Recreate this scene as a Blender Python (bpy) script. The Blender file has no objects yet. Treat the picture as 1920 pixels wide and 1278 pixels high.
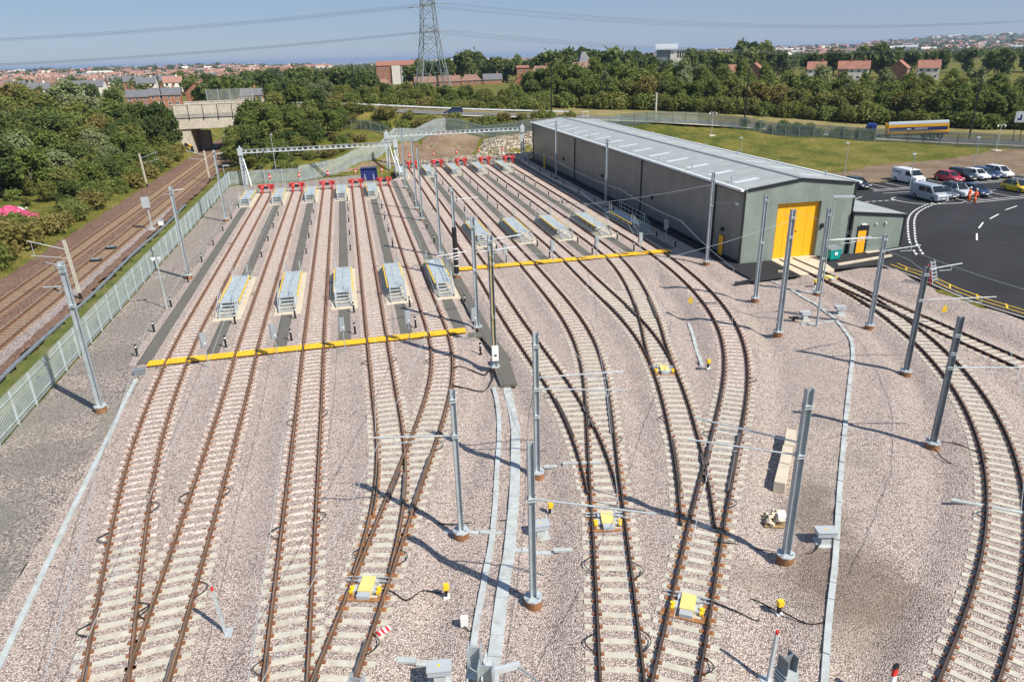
import bpy, bmesh, math, random
import numpy as np
from mathutils import Vector, Matrix
from mathutils.geometry import delaunay_2d_cdt

R = math.radians
PI = math.pi
rnd = random.Random(11)
scene = bpy.context.scene
COL = scene.collection

# ------------------------------------------------------------------ camera (a drone 20 m above the depot yard)
CAM_H = 20.0
def cam_matrix(yaw, pitch, roll):
    f = Vector((0, math.cos(pitch), -math.sin(pitch))); r = Vector((1, 0, 0)); u = r.cross(f)
    r2 = math.cos(roll) * r - math.sin(roll) * u
    u2 = math.sin(roll) * r + math.cos(roll) * u
    m = Matrix((r2, u2, -f)).transposed()
    return Matrix.Rotation(yaw, 3, 'Z') @ m
cam = bpy.data.cameras.new('camera')
cam.sensor_width = 36.0
cam.lens = 1323.0 / 1920.0 * 36.0
cam.clip_start = 0.5
cam.clip_end = 60000
camo = bpy.data.objects.new('camera', cam)
COL.objects.link(camo)
camo.matrix_world = Matrix.Translation((0, 0, CAM_H)) @ cam_matrix(R(-12.1723), R(22.0), R(1.65)).to_4x4()
scene.camera = camo

# ------------------------------------------------------------------ daylight: sky, sun, exposure
SUN_EL, SUN_AZ = 46.0, 139.5          # azimuth clockwise from +Y
world = bpy.data.worlds.new('World')
scene.world = world
world.use_nodes = True
nt = world.node_tree
sky = nt.nodes.new('ShaderNodeTexSky')
sky.sky_type = 'NISHITA'
sky.sun_disc = False
sky.sun_elevation = R(SUN_EL)
sky.sun_rotation = R(SUN_AZ)
sky.altitude = 20
sky.air_density = 1.0
sky.dust_density = 0.0
sky.ozone_density = 5.0
bg = nt.nodes['Background']
bg.inputs['Strength'].default_value = 0.085
# thin summer haze: the clear sky colour evened out towards a pale steel blue
tint = nt.nodes.new('ShaderNodeMix'); tint.data_type = 'RGBA'; tint.blend_type = 'MIX'
tint.inputs[0].default_value = .72; tint.inputs[7].default_value = (2.2, 3.08, 4.85, 1)
nt.links.new(sky.outputs[0], tint.inputs[6])
nt.links.new(tint.outputs[2], bg.inputs[0])
sun = bpy.data.lights.new('sun', 'SUN')
sun.energy = 4.9
sun.angle = R(0.5)
sun.color = (1.0, 0.93, 0.82)
suno = bpy.data.objects.new('sun', sun)
COL.objects.link(suno)
sd = Vector((math.sin(R(SUN_AZ)) * math.cos(R(SUN_EL)), math.cos(R(SUN_AZ)) * math.cos(R(SUN_EL)), math.sin(R(SUN_EL))))
suno.rotation_euler = sd.to_track_quat('Z', 'Y').to_euler()
scene.view_settings.view_transform = 'Standard'
scene.view_settings.look = 'None'
scene.view_settings.exposure = 0.42
scene.view_settings.gamma = 1.0
scene.cycles.max_bounces = 6
scene.cycles.transparent_max_bounces = 12

# ------------------------------------------------------------------ helpers
ORD = ['first', 'second', 'third', 'fourth', 'fifth', 'sixth', 'seventh', 'eighth', 'ninth', 'tenth', 'eleventh', 'twelfth',
       'thirteenth', 'fourteenth', 'fifteenth', 'sixteenth']

class MB:
    """collects faces for ONE mesh object"""
    def __init__(self): self.v, self.f, self.m = [], [], []
    def add(self, vs, fs, mi=0):
        b = len(self.v)
        self.v += [tuple(p) for p in vs]
        for f in fs:
            self.f.append(tuple(b + i for i in f)); self.m.append(mi)
        return self
    def box(self, x0, x1, y0, y1, z0, z1, mi=0):
        return self.add([(x0, y0, z0), (x1, y0, z0), (x1, y1, z0), (x0, y1, z0), (x0, y0, z1), (x1, y0, z1), (x1, y1, z1), (x0, y1, z1)],
                        [(3, 2, 1, 0), (4, 5, 6, 7), (0, 1, 5, 4), (1, 2, 6, 5), (2, 3, 7, 6), (3, 0, 4, 7)], mi)
    def obox(self, c, s, rz=0.0, mi=0, M=None):
        M = M or Matrix.Rotation(rz, 3, 'Z')
        vs = []
        for z in (-.5, .5):
            for x, y in ((-.5, -.5), (.5, -.5), (.5, .5), (-.5, .5)):
                vs.append(tuple(Vector(c) + M @ Vector((x * s[0], y * s[1], z * s[2]))))
        return self.add(vs, [(3, 2, 1, 0), (4, 5, 6, 7), (0, 1, 5, 4), (1, 2, 6, 5), (2, 3, 7, 6), (3, 0, 4, 7)], mi)
    def cyl(self, p0, p1, r0, r1=None, n=10, mi=0):
        r1 = r0 if r1 is None else r1
        p0, p1 = Vector(p0), Vector(p1)
        d = (p1 - p0).normalized()
        a = d.orthogonal().normalized(); b = d.cross(a)
        vs = []
        for p, r in ((p0, r0), (p1, r1)):
            for i in range(n):
                t = 2 * PI * i / n
                vs.append(p + (a * math.cos(t) + b * math.sin(t)) * r)
        fs = [(i, (i + 1) % n, n + (i + 1) % n, n + i) for i in range(n)]
        fs += [tuple(reversed(range(n))), tuple(range(n, 2 * n))]
        return self.add(vs, fs, mi)
    def tube(self, pts, r, n=5, mi=0):
        for a, b in zip(pts[:-1], pts[1:]):
            self.cyl(a, b, r, r, n, mi)
        return self
    def beam(self, p0, p1, w, h, mi=0, up=(0, 0, 1)):
        p0, p1 = Vector(p0), Vector(p1)
        d = (p1 - p0); L = d.length; d.normalize()
        u = Vector(up)
        s = d.cross(u)
        if s.length < 1e-4: s = d.cross(Vector((1, 0, 0)))
        s.normalize(); u = s.cross(d)
        return self.obox((p0 + p1) / 2, (w, L, h), 0, mi, Matrix((s, d, u)).transposed())
    def prism(self, poly, z0, z1, mi=0):
        n = len(poly)
        vs = [(x, y, z0) for x, y in poly] + [(x, y, z1) for x, y in poly]
        fs = [tuple(reversed(range(n))), tuple(range(n, 2 * n))] + [(i, (i + 1) % n, n + (i + 1) % n, n + i) for i in range(n)]
        return self.add(vs, fs, mi)
    def extr(self, prof, x0, x1, mi=0):
        """profile in (y, z) extruded along x"""
        n = len(prof)
        vs = [(x0, y, z) for y, z in prof] + [(x1, y, z) for y, z in prof]
        fs = [tuple(reversed(range(n))), tuple(range(n, 2 * n))] + [(i, (i + 1) % n, n + (i + 1) % n, n + i) for i in range(n)]
        return self.add(vs, fs, mi)
    def mesh(self, name, mats, smooth=False):
        me = bpy.data.meshes.new(name)
        me.from_pydata(self.v, [], self.f)
        for m in (mats if isinstance(mats, (list, tuple)) else [mats]): me.materials.append(m)
        me.polygons.foreach_set('material_index', self.m)
        bm = bmesh.new(); bm.from_mesh(me)
        bmesh.ops.recalc_face_normals(bm, faces=bm.faces)
        bm.to_mesh(me); bm.free()
        if smooth: me.polygons.foreach_set('use_smooth', [True] * len(me.polygons))
        me.update()
        return me
    def build(self, name, mats, parent=None, loc=None, rz=0.0, smooth=False):
        o = bpy.data.objects.new(name, self.mesh(name, mats, smooth))
        COL.objects.link(o)
        if loc is not None: o.location = loc
        if rz: o.rotation_euler = (0, 0, rz)
        if parent is not None: o.parent = parent
        return o

def meshob(name, me, parent=None, loc=(0, 0, 0), rz=0.0):
    o = bpy.data.objects.new(name, me)
    COL.objects.link(o)
    o.location = loc; o.rotation_euler = (0, 0, rz)
    if parent is not None: o.parent = parent
    return o

def tag(o, label, cat, group=None):
    o['label'] = label; o['category'] = cat
    if group: o['group'] = group
    return o
def thing(name, label, cat, loc=(0, 0, 0), rz=0.0, group=None):
    o = bpy.data.objects.new(name, None)
    COL.objects.link(o)
    o.empty_display_size = 0.3
    o.location = loc; o.rotation_euler = (0, 0, rz)
    return tag(o, label, cat, group)
KIDS = {}
def kids(o):
    if o.name not in KIDS: KIDS[o.name] = [c for c in bpy.data.objects if c.parent == o]
    return KIDS[o.name]
def dup(o, loc, rz=None, label=None, parent=None):
    c = o.copy(); COL.objects.link(c)
    if parent is not None: c.parent = parent
    else:
        c.location = loc
        if rz is not None: c.rotation_euler = (0, 0, rz)
        if label: c['label'] = label
    for k in kids(o): dup(k, None, parent=c)
    return c
def struct(o, kind='structure'):
    o['kind'] = kind
    return o

# ------------------------------------------------------------------ materials
def nodes(name):
    m = bpy.data.materials.new(name)
    m.use_nodes = True
    t = m.node_tree
    return m, t, t.nodes['Principled BSDF']
def N(t, kind, **kw):
    n = t.nodes.new(kind)
    for k, v in kw.items(): setattr(n, k, v)
    return n
def ramp(t, stops, src=None, interp='LINEAR'):
    n = t.nodes.new('ShaderNodeValToRGB')
    n.color_ramp.interpolation = interp
    e = n.color_ramp.elements
    while len(e) > 1: e.remove(e[-1])
    for i, (p, c) in enumerate(stops):
        if i == 0: e[0].position = p; x = e[0]
        else: x = e.new(p)
        x.color = (c[0], c[1], c[2], 1) if isinstance(c, (tuple, list)) else (c, c, c, 1)
    if src is not None: t.links.new(src, n.inputs[0])
    return n
def noise(t, co, scale, detail=3, rough=.55):
    n = t.nodes.new('ShaderNodeTexNoise')
    n.inputs['Scale'].default_value = scale; n.inputs['Detail'].default_value = detail; n.inputs['Roughness'].default_value = rough
    t.links.new(co, n.inputs['Vector'])
    return n
def mix(t, fac, a, b, mode='MIX'):
    n = t.nodes.new('ShaderNodeMix'); n.data_type = 'RGBA'; n.blend_type = mode
    for s, v in ((n.inputs[0], fac), (n.inputs[6], a), (n.inputs[7], b)):
        if hasattr(v, 'is_linked') or isinstance(v, bpy.types.NodeSocket): t.links.new(v, s)
        elif isinstance(v, (tuple, list)): s.default_value = (v[0], v[1], v[2], 1)
        else: s.default_value = v
    return n.outputs[2]
def mth(t, op, a, b=None, clamp=False):
    n = t.nodes.new('ShaderNodeMath'); n.operation = op; n.use_clamp = clamp
    for s, v in ((n.inputs[0], a), (n.inputs[1], b)):
        if v is None: continue
        if isinstance(v, bpy.types.NodeSocket): t.links.new(v, s)
        else: s.default_value = v
    return n.outputs[0]
def bump(t, bsdf, h, strength=.5, dist=.02):
    n = t.nodes.new('ShaderNodeBump')
    n.inputs['Strength'].default_value = strength; n.inputs['Distance'].default_value = dist
    t.links.new(h, n.inputs['Height']); t.links.new(n.outputs[0], bsdf.inputs['Normal'])

def pm(name, col, rough=.7, metal=0.0, var=.18, scale=2.5, bmp=0.0, bscale=30, spec=None, dirt=None):
    """plain painted / metal / concrete surface with soft irregular variation"""
    m, t, b = nodes(name)
    co = N(t, 'ShaderNodeNewGeometry').outputs['Position']
    n1 = noise(t, co, scale, 5, .6)
    lo = tuple(c * (1 - var) for c in col); hi = tuple(min(1, c * (1 + var)) for c in col)
    r = ramp(t, [(.3, lo), (.7, hi)], n1.outputs[0])
    out = r.outputs[0]
    if dirt:
        n2 = noise(t, co, scale * .7 + 1, 6, .65)
        r2 = ramp(t, [(.52, 0), (.66, 1)], n2.outputs[0])
        out = mix(t, r2.outputs[0], out, dirt)
    t.links.new(out, b.inputs['Base Color'])
    b.inputs['Roughness'].default_value = rough
    b.inputs['Metallic'].default_value = metal
    if spec is not None: b.inputs['Specular IOR Level'].default_value = spec
    if bmp:
        n3 = noise(t, co, bscale, 3)
        bump(t, b, n3.outputs[0], bmp, .01)
    return m

def stones(name, cols, scale, big, bmp=.9, patch=None, bands=None):
    """broken stone: one voronoi cell per stone"""
    m, t, b = nodes(name)
    pos = N(t, 'ShaderNodeNewGeometry').outputs['Position']
    wob = noise(t, pos, scale * .9, 2)
    add = N(t, 'ShaderNodeVectorMath', operation='MULTIPLY_ADD')
    t.links.new(wob.outputs['Color'], add.inputs[0]); add.inputs[1].default_value = (.5 / scale,) * 3
    t.links.new(pos, add.inputs[2])
    v = N(t, 'ShaderNodeTexVoronoi'); v.inputs['Scale'].default_value = scale
    t.links.new(add.outputs[0], v.inputs['Vector'])
    sep = N(t, 'ShaderNodeSeparateColor'); t.links.new(v.outputs['Color'], sep.inputs[0])
    c = ramp(t, cols, sep.outputs[0], 'LINEAR').outputs[0]
    n1 = noise(t, pos, .35, 5, .6)
    tint = ramp(t, [(.3, big[0]), (.7, big[1])], n1.outputs[0]).outputs[0]
    c = mix(t, 1.0, c, tint, 'MULTIPLY')
    # crevice shade between the stones, painted into the base colour
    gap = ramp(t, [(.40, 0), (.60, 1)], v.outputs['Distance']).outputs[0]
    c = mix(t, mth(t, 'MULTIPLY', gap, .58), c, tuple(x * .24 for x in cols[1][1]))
    if bands:      # long drifts of fine grey dirt lying over the stones
        mp = N(t, 'ShaderNodeMapping'); mp.inputs['Scale'].default_value = (.42, .16, 1); mp.inputs['Rotation'].default_value = (0, 0, .35); t.links.new(pos, mp.inputs[0])
        nb = noise(t, mp.outputs[0], 1.0, 7, .68)
        k = ramp(t, [(bands[1], 0), (bands[1] + .09, bands[2])], nb.outputs[0]).outputs[0]
        n9 = noise(t, pos, 9, 3)
        k = mth(t, 'MULTIPLY', k, ramp(t, [(.3, .55), (.6, 1)], n9.outputs[0]).outputs[0])
        c = mix(t, k, c, bands[0])
    if patch:
        for (px, py, rad, col, amt) in patch:
            d = N(t, 'ShaderNodeVectorMath', operation='DISTANCE'); t.links.new(pos, d.inputs[0]); d.inputs[1].default_value = (px, py, 0)
            n2 = noise(t, pos, .9, 6, .7)
            s = mth(t, 'ADD', mth(t, 'DIVIDE', d.outputs['Value'], rad), mth(t, 'MULTIPLY', n2.outputs[0], 1.1))
            k = ramp(t, [(.62, 1), (.95, 0)], mth(t, 'MULTIPLY', s, .5)).outputs[0]
            k = mth(t, 'MULTIPLY', k, amt)
            c = mix(t, k, c, mix(t, .35, col, c))
    t.links.new(c, b.inputs['Base Color'])
    b.inputs['Roughness'].default_value = .9
    b.inputs['Specular IOR Level'].default_value = .25
    h = mth(t, 'ADD', mth(t, 'MULTIPLY', sep.outputs[1], .55), mth(t, 'SUBTRACT', .9, v.outputs['Distance']))
    bump(t, b, h, bmp, .9 / scale)
    return m

BALLAST_COLS = [(0, (.15, .115, .10)), (.09, (.36, .285, .255)), (.25, (.53, .43, .38)), (.52, (.665, .55, .49)), (.82, (.745, .64, .58)), (1, (.87, .80, .74))]
M = {}
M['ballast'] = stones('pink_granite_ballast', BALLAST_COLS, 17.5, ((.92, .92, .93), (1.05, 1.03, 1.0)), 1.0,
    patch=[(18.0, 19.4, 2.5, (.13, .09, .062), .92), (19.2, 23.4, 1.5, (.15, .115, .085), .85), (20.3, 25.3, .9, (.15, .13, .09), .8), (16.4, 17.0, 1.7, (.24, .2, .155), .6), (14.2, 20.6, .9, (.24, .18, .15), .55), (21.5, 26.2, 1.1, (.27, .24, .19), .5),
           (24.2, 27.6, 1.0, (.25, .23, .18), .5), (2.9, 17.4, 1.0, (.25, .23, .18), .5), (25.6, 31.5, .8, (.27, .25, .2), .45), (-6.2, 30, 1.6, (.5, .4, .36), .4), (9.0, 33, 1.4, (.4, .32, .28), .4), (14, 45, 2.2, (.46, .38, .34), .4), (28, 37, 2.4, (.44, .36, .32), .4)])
M['strip'] = stones('dusty_gravel', [(0, (.14, .125, .11)), (.25, (.27, .24, .21)), (.45, (.44, .38, .335)), (.75, (.60, .51, .455)), (1, (.78, .70, .64))], 13, ((.86, .86, .86), (1.05, 1.03, 1.0)), .9, bands=((.25, .24, .20), .52, .72),
    patch=[(-17.9, 27.5, 2.6, (.19, .185, .16), .9), (-19.6, 33, 2.5, (.2, .195, .17), .85), (-18.5, 39, 2.0, (.2, .19, .165), .8), (-19.3, 46, 2.2, (.22, .21, .185), .7), (-19, 53.5, 2.6, (.2, .19, .17), .8),
           (-19.4, 61, 2.6, (.24, .225, .2), .75), (-19.5, 71, 3.0, (.25, .23, .2), .75), (-20, 84, 3.5, (.3, .27, .235), .75), (-19.3, 97, 3.5, (.32, .285, .25), .7), (-19.4, 115, 5, (.28, .26, .23), .6)])
M['main_ballast'] = stones('rusty_ballast', [(0, (.08, .045, .03)), (.2, (.18, .10, .065)), (.5, (.31, .19, .13)), (.8, (.43, .29, .215)), (1, (.54, .42, .35))], 14, ((.78, .74, .72), (1.05, 1.0, 1.0)), .9)
M['pale_ballast'] = stones('fresh_ballast', [(0, (.12, .09, .085)), (.2, (.32, .25, .235)), (.5, (.52, .43, .40)), (.8, (.66, .58, .55)), (1, (.8, .75, .72))], 14, ((.95, .94, .94), (1.04, 1.02, 1.0)), .9)
M['grey_fines'] = stones('grey_fines', [(0, (.08, .08, .075)), (.3, (.16, .155, .14)), (.6, (.23, .22, .2)), (1, (.36, .34, .31))], 22, ((.8, .8, .8), (1.08, 1.06, 1.0)), .6)
M['walk'] = stones('walkway_grit', [(0, (.12, .115, .10)), (.3, (.16, .155, .135)), (.6, (.19, .185, .16)), (1, (.25, .24, .21))], 60, ((.86, .86, .86), (1.06, 1.06, 1.04)), .3)
M['rock'] = stones('gabion_rock', [(0, (.2, .16, .11)), (.3, (.40, .34, .25)), (.6, (.56, .49, .38)), (1, (.72, .66, .55))], 2.2, ((.85, .84, .8), (1.05, 1.02, 1.0)), 1.0)

def ground(name, cols, scale, fine, fcol, bmp=.5, rough=.95, dist=.08):
    m, t, b = nodes(name)
    pos = N(t, 'ShaderNodeNewGeometry').outputs['Position']
    n1 = noise(t, pos, scale, 8, .62)
    c = ramp(t, cols, n1.outputs[0]).outputs[0]
    n2 = noise(t, pos, fine, 5, .7)
    c = mix(t, 1.0, c, ramp(t, [(.3, fcol[0]), (.7, fcol[1])], n2.outputs[0]).outputs[0], 'MULTIPLY')
    t.links.new(c, b.inputs['Base Color'])
    b.inputs['Roughness'].default_value = rough
    b.inputs['Specular IOR Level'].default_value = .15
    bump(t, b, n2.outputs[0], bmp, dist)
    return m
M['grass'] = ground('rough_grass', [(.3, (.055, .075, .014)), (.43, (.105, .115, .02)), (.56, (.165, .15, .035)), (.7, (.23, .19, .065))], .16, 2.2, ((.42, .45, .42), (1.4, 1.38, 1.3)), .9)
M['verge'] = ground('verge_grass', [(.3, (.07, .10, .022)), (.48, (.115, .14, .035)), (.62, (.17, .165, .06)), (.75, (.24, .20, .11))], .45, 5, ((.6, .6, .6), (1.3, 1.25, 1.2)), .9)
M['dry_grass'] = ground('dry_grass', [(.3, (.16, .145, .05)), (.5, (.24, .205, .085)), (.7, (.31, .255, .125))], .22, 3, ((.7, .7, .7), (1.2, 1.2, 1.2)), .7)
M['earth'] = ground('bare_earth', [(.3, (.15, .105, .07)), (.5, (.215, .155, .105)), (.7, (.28, .21, .15))], .3, 3.5, ((.7, .7, .7), (1.2, 1.2, 1.2)), .8, .95, .2)
M['land'] = ground('far_land', [(.3, (.035, .055, .02)), (.5, (.07, .085, .03)), (.7, (.13, .12, .06))], .02, .3, ((.7, .7, .7), (1.2, 1.2, 1.2)), .3)

def asphalt(name, base, streak):
    m, t, b = nodes(name)
    pos = N(t, 'ShaderNodeNewGeometry').outputs['Position']
    n1 = noise(t, pos, .12, 6, .65)
    c = ramp(t, [(.35, tuple(x * .85 for x in base)), (.62, tuple(x * 1.25 for x in base))], n1.outputs[0]).outputs[0]
    n2 = noise(t, pos, .5, 8, .75)
    c = mix(t, ramp(t, [(.58, 0), (.8, .55)], n2.outputs[0]).outputs[0], c, streak)
    n3 = noise(t, pos, 45, 2)
    c = mix(t, .5, c, mix(t, 1.0, c, ramp(t, [(.35, .6), (.65, 1.45)], n3.outputs[0]).outputs[0], 'MULTIPLY'))
    t.links.new(c, b.inputs['Base Color'])
    b.inputs['Roughness'].default_value = .85
    b.inputs['Specular IOR Level'].default_value = .2
    bump(t, b, n3.outputs[0], .25, .01)
    return m
M['asphalt'] = asphalt('new_asphalt', (.030, .0305, .034), (.065, .06, .055))
M['road'] = asphalt('worn_road', (.15, .145, .14), (.22, .21, .2))
M['water'] = pm('sea_water', (.17, .21, .26), .7, 0, .05, .002)

M['rail'] = pm('rusty_rail', (.115, .062, .036), .75, 0, .35, 1.5, .3, 60)
M['railtop'] = pm('rail_running_face', (.24, .155, .10), .5, .2, .3, .8)
M['rail_d'] = pm('dark_rail', (.055, .032, .024), .75, 0, .35, 1.5, .3, 60)
M['railtop_d'] = pm('dark_rail_face', (.12, .085, .065), .45, .35, .3, .8)
M['railtop_s'] = pm('worn_rail_face', (.27, .23, .19), .35, .6, .25, .8)
M['conc'] = pm('pale_concrete', (.50, .475, .40), .85, 0, .16, 2.2, .3, 40, dirt=(.43, .37, .29))
M['conc_w'] = pm('pale_trough_concrete', (.43, .465, .465), .8, 0, .14, 1.3, .2, 30, dirt=(.35, .355, .33))
M['slab'] = pm('concrete_slab', (.56, .49, .38), .85, 0, .12, 1.2, .2, 30)
M['clip'] = pm('rust_clip', (.23, .085, .035), .8, 0, .3, 6)
M['chair'] = pm('rust_chair', (.34, .16, .06), .8, 0, .3, 6)
M['galv'] = pm('galvanised_steel', (.41, .46, .49), .5, .35, .14, 1.6)
M['galv_l'] = pm('bright_galvanised', (.50, .55, .57), .5, .25, .12, 1.6)
M['galv_d'] = pm('dull_galvanised', (.22, .25, .27), .6, .3, .18, 1.6)
M['fence'] = pm('fence_galvanised', (.45, .52, .53), .5, .15, .15, 1.0)
M['grate'] = pm('steel_grating', (.42, .48, .50), .55, .15, .22, 2.5, .6, 25)
M['black'] = pm('black_plastic', (.012, .012, .014), .5, 0, .2)
M['white'] = pm('white_paint', (.78, .78, .76), .55, 0, .06)
M['cabgrey'] = pm('cabinet_grey', (.40, .435, .46), .55, 0, .06)
M['yellow'] = pm('yellow_grp', (.83, .46, .012), .6, 0, .10, 1.2, dirt=(.72, .40, .03))
M['yellowp'] = pm('yellow_paint', (.80, .52, .02), .6, 0, .08)
M['cream'] = pm('cream_cover', (.80, .60, .21), .6, 0, .08)
M['pile'] = pm('rusty_pile', (.24, .115, .05), .85, 0, .35, 3, .4, 30)
M['red'] = pm('red_paint', (.62, .025, .02), .5, 0, .12)
M['reddark'] = pm('dull_red', (.25, .03, .025), .6, 0, .2)
M['navy'] = pm('navy_paint', (.012, .025, .14), .45, 0, .12)
M['blue'] = pm('truck_blue', (.012, .045, .24), .35, 0, .12)
M['teal'] = pm('teal_plastic', (.0, .30, .27), .5, 0, .08)
M['rubber'] = pm('tyre_rubber', (.018, .018, .018), .8, 0, .2)
M['alloy'] = pm('alloy_rim', (.42, .43, .44), .35, .7, .1)
M['wood'] = pm('timber', (.36, .24, .12), .8, 0, .25, 4)
M['bark'] = pm('bark', (.10, .08, .06), .9, 0, .3, 4)
M['lattice'] = pm('pylon_steel', (.19, .22, .235), .6, .4, .15, .5)
M['lattice_l'] = pm('pylon_steel_pale', (.33, .36, .37), .6, .3, .15, .5)
M['wire'] = pm('overhead_wire', (.16, .17, .18), .5, .5, .1)
M['cable'] = pm('black_cable', (.012, .012, .012), .6, 0, .1)
M['lamppost'] = pm('black_lamp_post', (.012, .012, .013), .5, 0, .1)
def glassm(name, col, rough=.08):
    m, t, b = nodes(name)
    b.inputs['Base Color'].default_value = (*col, 1); b.inputs['Roughness'].default_value = rough
    b.inputs['Specular IOR Level'].default_value = .8
    return m
M['glass'] = glassm('dark_glass', (.012, .016, .018))
# ------------------------------------------------------------------ ground heights
def sdist(poly, X, Y):
    """signed distance to a polygon, positive inside"""
    X = np.asarray(X, float); Y = np.asarray(Y, float)
    D = np.full(X.shape, 1e9); ins = np.zeros(X.shape, bool)
    n = len(poly)
    for i in range(n):
        x0, y0 = poly[i]; x1, y1 = poly[(i + 1) % n]
        dx, dy = x1 - x0, y1 - y0
        t = np.clip(((X - x0) * dx + (Y - y0) * dy) / (dx * dx + dy * dy + 1e-9), 0, 1)
        D = np.minimum(D, np.hypot(X - x0 - t * dx, Y - y0 - t * dy))
        with np.errstate(divide='ignore', invalid='ignore'):
            c = ((y0 > Y) != (y1 > Y)) & (X < dx * (Y - y0) / (dy if dy else 1e-9) + x0)
        ins ^= c
    return np.where(ins, D, -D)
def pline(pl, X, Y):
    """distance to a polyline and the height (third coordinate) at the nearest point"""
    D = np.full(np.shape(X), 1e9); Z = np.zeros(np.shape(X)); S = np.zeros(np.shape(X))
    for (x0, y0, z0), (x1, y1, z1) in zip(pl[:-1], pl[1:]):
        dx, dy = x1 - x0, y1 - y0
        t = np.clip(((X - x0) * dx + (Y - y0) * dy) / (dx * dx + dy * dy), 0, 1)
        d = np.hypot(X - x0 - t * dx, Y - y0 - t * dy)
        S = np.where(d < D, dx * (Y - y0) - dy * (X - x0), S)
        Z = np.where(d < D, z0 + t * (z1 - z0), Z); D = np.minimum(D, d)
    return D, Z, S > 0
sst = lambda t: np.clip(t, 0, 1) ** 2 * (3 - 2 * np.clip(t, 0, 1))

YARD = [(-21.5, -5), (-21.5, 134), (-9, 134), (4, 141), (10, 147.5), (48.9, 147.5), (48.9, 92), (55.6, 92), (55.6, 60.5), (50.4, 57.9), (49.2, 57.6), (48.4, 52), (47.7, 45), (48.4, 40), (52, 30), (58, 5), (58, -5)]
RAILCUT = [(-37.2, -30), (-37.2, 260), (-24.6, 260), (-24.6, 150), (-21.6, 140), (-21.6, -30)]
PARKING = [(49.0, 58.6), (49.6, 57.2), (48.6, 52), (48.0, 45), (48.8, 40), (53, 29), (60, 2), (160, 2), (150, 60), (131, 80), (110, 86.4), (97, 88.3), (92, 90.6), (74, 90.6), (70, 88.9), (62, 100), (48.9, 104)]
ROAD = [(-330, 250, 3.5), (-170, 222, 5.0), (-75, 204, 8.6), (-44, 197.5, 10.2), (-30, 195, 10.3), (-3.5, 186.5, 9.4), (26.5, 177.6, 7.3), (47.5, 170.5, 6.3), (70, 159.2, 5.3), (88, 149.4, 4.1), (99, 142, 2.9), (110, 134.5, 1.9), (122, 126, 1.3), (136, 115, 1.0), (160, 94, .8), (220, 40, .5)]
FENCE_B = [(-21.0, 134.6, 0), (-9.5, 133.6, 0), (-6.6, 136.1, .5), (4.6, 146.5, 3.0), (9.4, 154.6, 4.0), (21.1, 161.5, 5.0), (39.7, 155.0, 4.6), (60, 155.5, 4.0), (76, 150.0, 3.3), (91.6, 135.5, 2.6), (106.4, 122.0, 2.1), (112.4, 112, 2.0), (122, 101, 1.9), (140, 86, 1.7)]
HP = [(-21, 150, 1.5), (-12, 150, 2.5), (-15, 170, 6.5), (0, 165, 5.5), (-20, 178, 6), (34, 153, 4.0), (14, 150.5, 1.2), (25, 151.5, 1.3), (35, 150, 1.0),
      (49, 100, .3), (49, 80, .2), (50, 120, .6), (50, 146, 2.5), (60, 130, 1.4), (75, 125, 1.4), (90, 115, 1.5), (80, 105, 1.25), (100, 100, 1.25), (60, 110, .9), (95, 92, 1.2),
      (115, 92, 1.2), (130, 83, 1.2), (150, 60, 1.2), (60, 60, 1.0), (60, 20, .8), (80, 60, 1.2), (100, 40, 1.2), (60, 85, 1.2),
      (-40, 40, .2), (-40, 80, .2), (-41, 120, .5), (-44, 150, 1.0), (-48, 175, 2.5), (-60, 120, 1.2), (-80, 90, 1.5), (-60, 60, .6), (-90, 150, 2), (-120, 100, 2), (-70, 180, 3), (-54, 186, 4.5), (-90, 190, 3), (-120, 200, 3.5), (-60, 20, .5),
      (-20, 205, 8.6), (15, 205, 8.2), (30, 240, 7.3), (60, 200, 7), (90, 185, 6), (115, 165, 3.4), (130, 145, 2.2), (150, 125, 1.6), (-30, 240, 6.5), (-37, 289, 4), (-52, 323, 4), (-64, 289, 5), (-90, 260, 4), (-120, 280, 4),
      (90, 300, 6.2), (65, 354, 6), (42, 378, 6), (203, 356, 5), (150, 250, 5), (250, 200, 3), (260, 403, 5), (300, 388, 4.5), (-134, 345, 4), (-200, 300, 4), (30, 555, 6), (-268, 728, 4), (150, 500, 5), (400, 500, 4), (-100, 500, 6),
      (-350, 1256, 3), (-488, 1450, 2), (0, 1000, 4), (400, 1000, 4), (900, 1500, 3), (-578, 2666, 2), (0, 2400, 1), (900, 2400, 2), (1700, 1800, 2), (2600, 2600, 2), (-1800, 1800, 2), (-1500, 500, 3), (1500, 300, 2), (900, 700, 3)]
CTRL = HP + FENCE_B + [tuple(p) for p in ROAD]
CX_, CY_, CZ_ = (np.array([p[i] for p in CTRL], float) for i in range(3))

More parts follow.
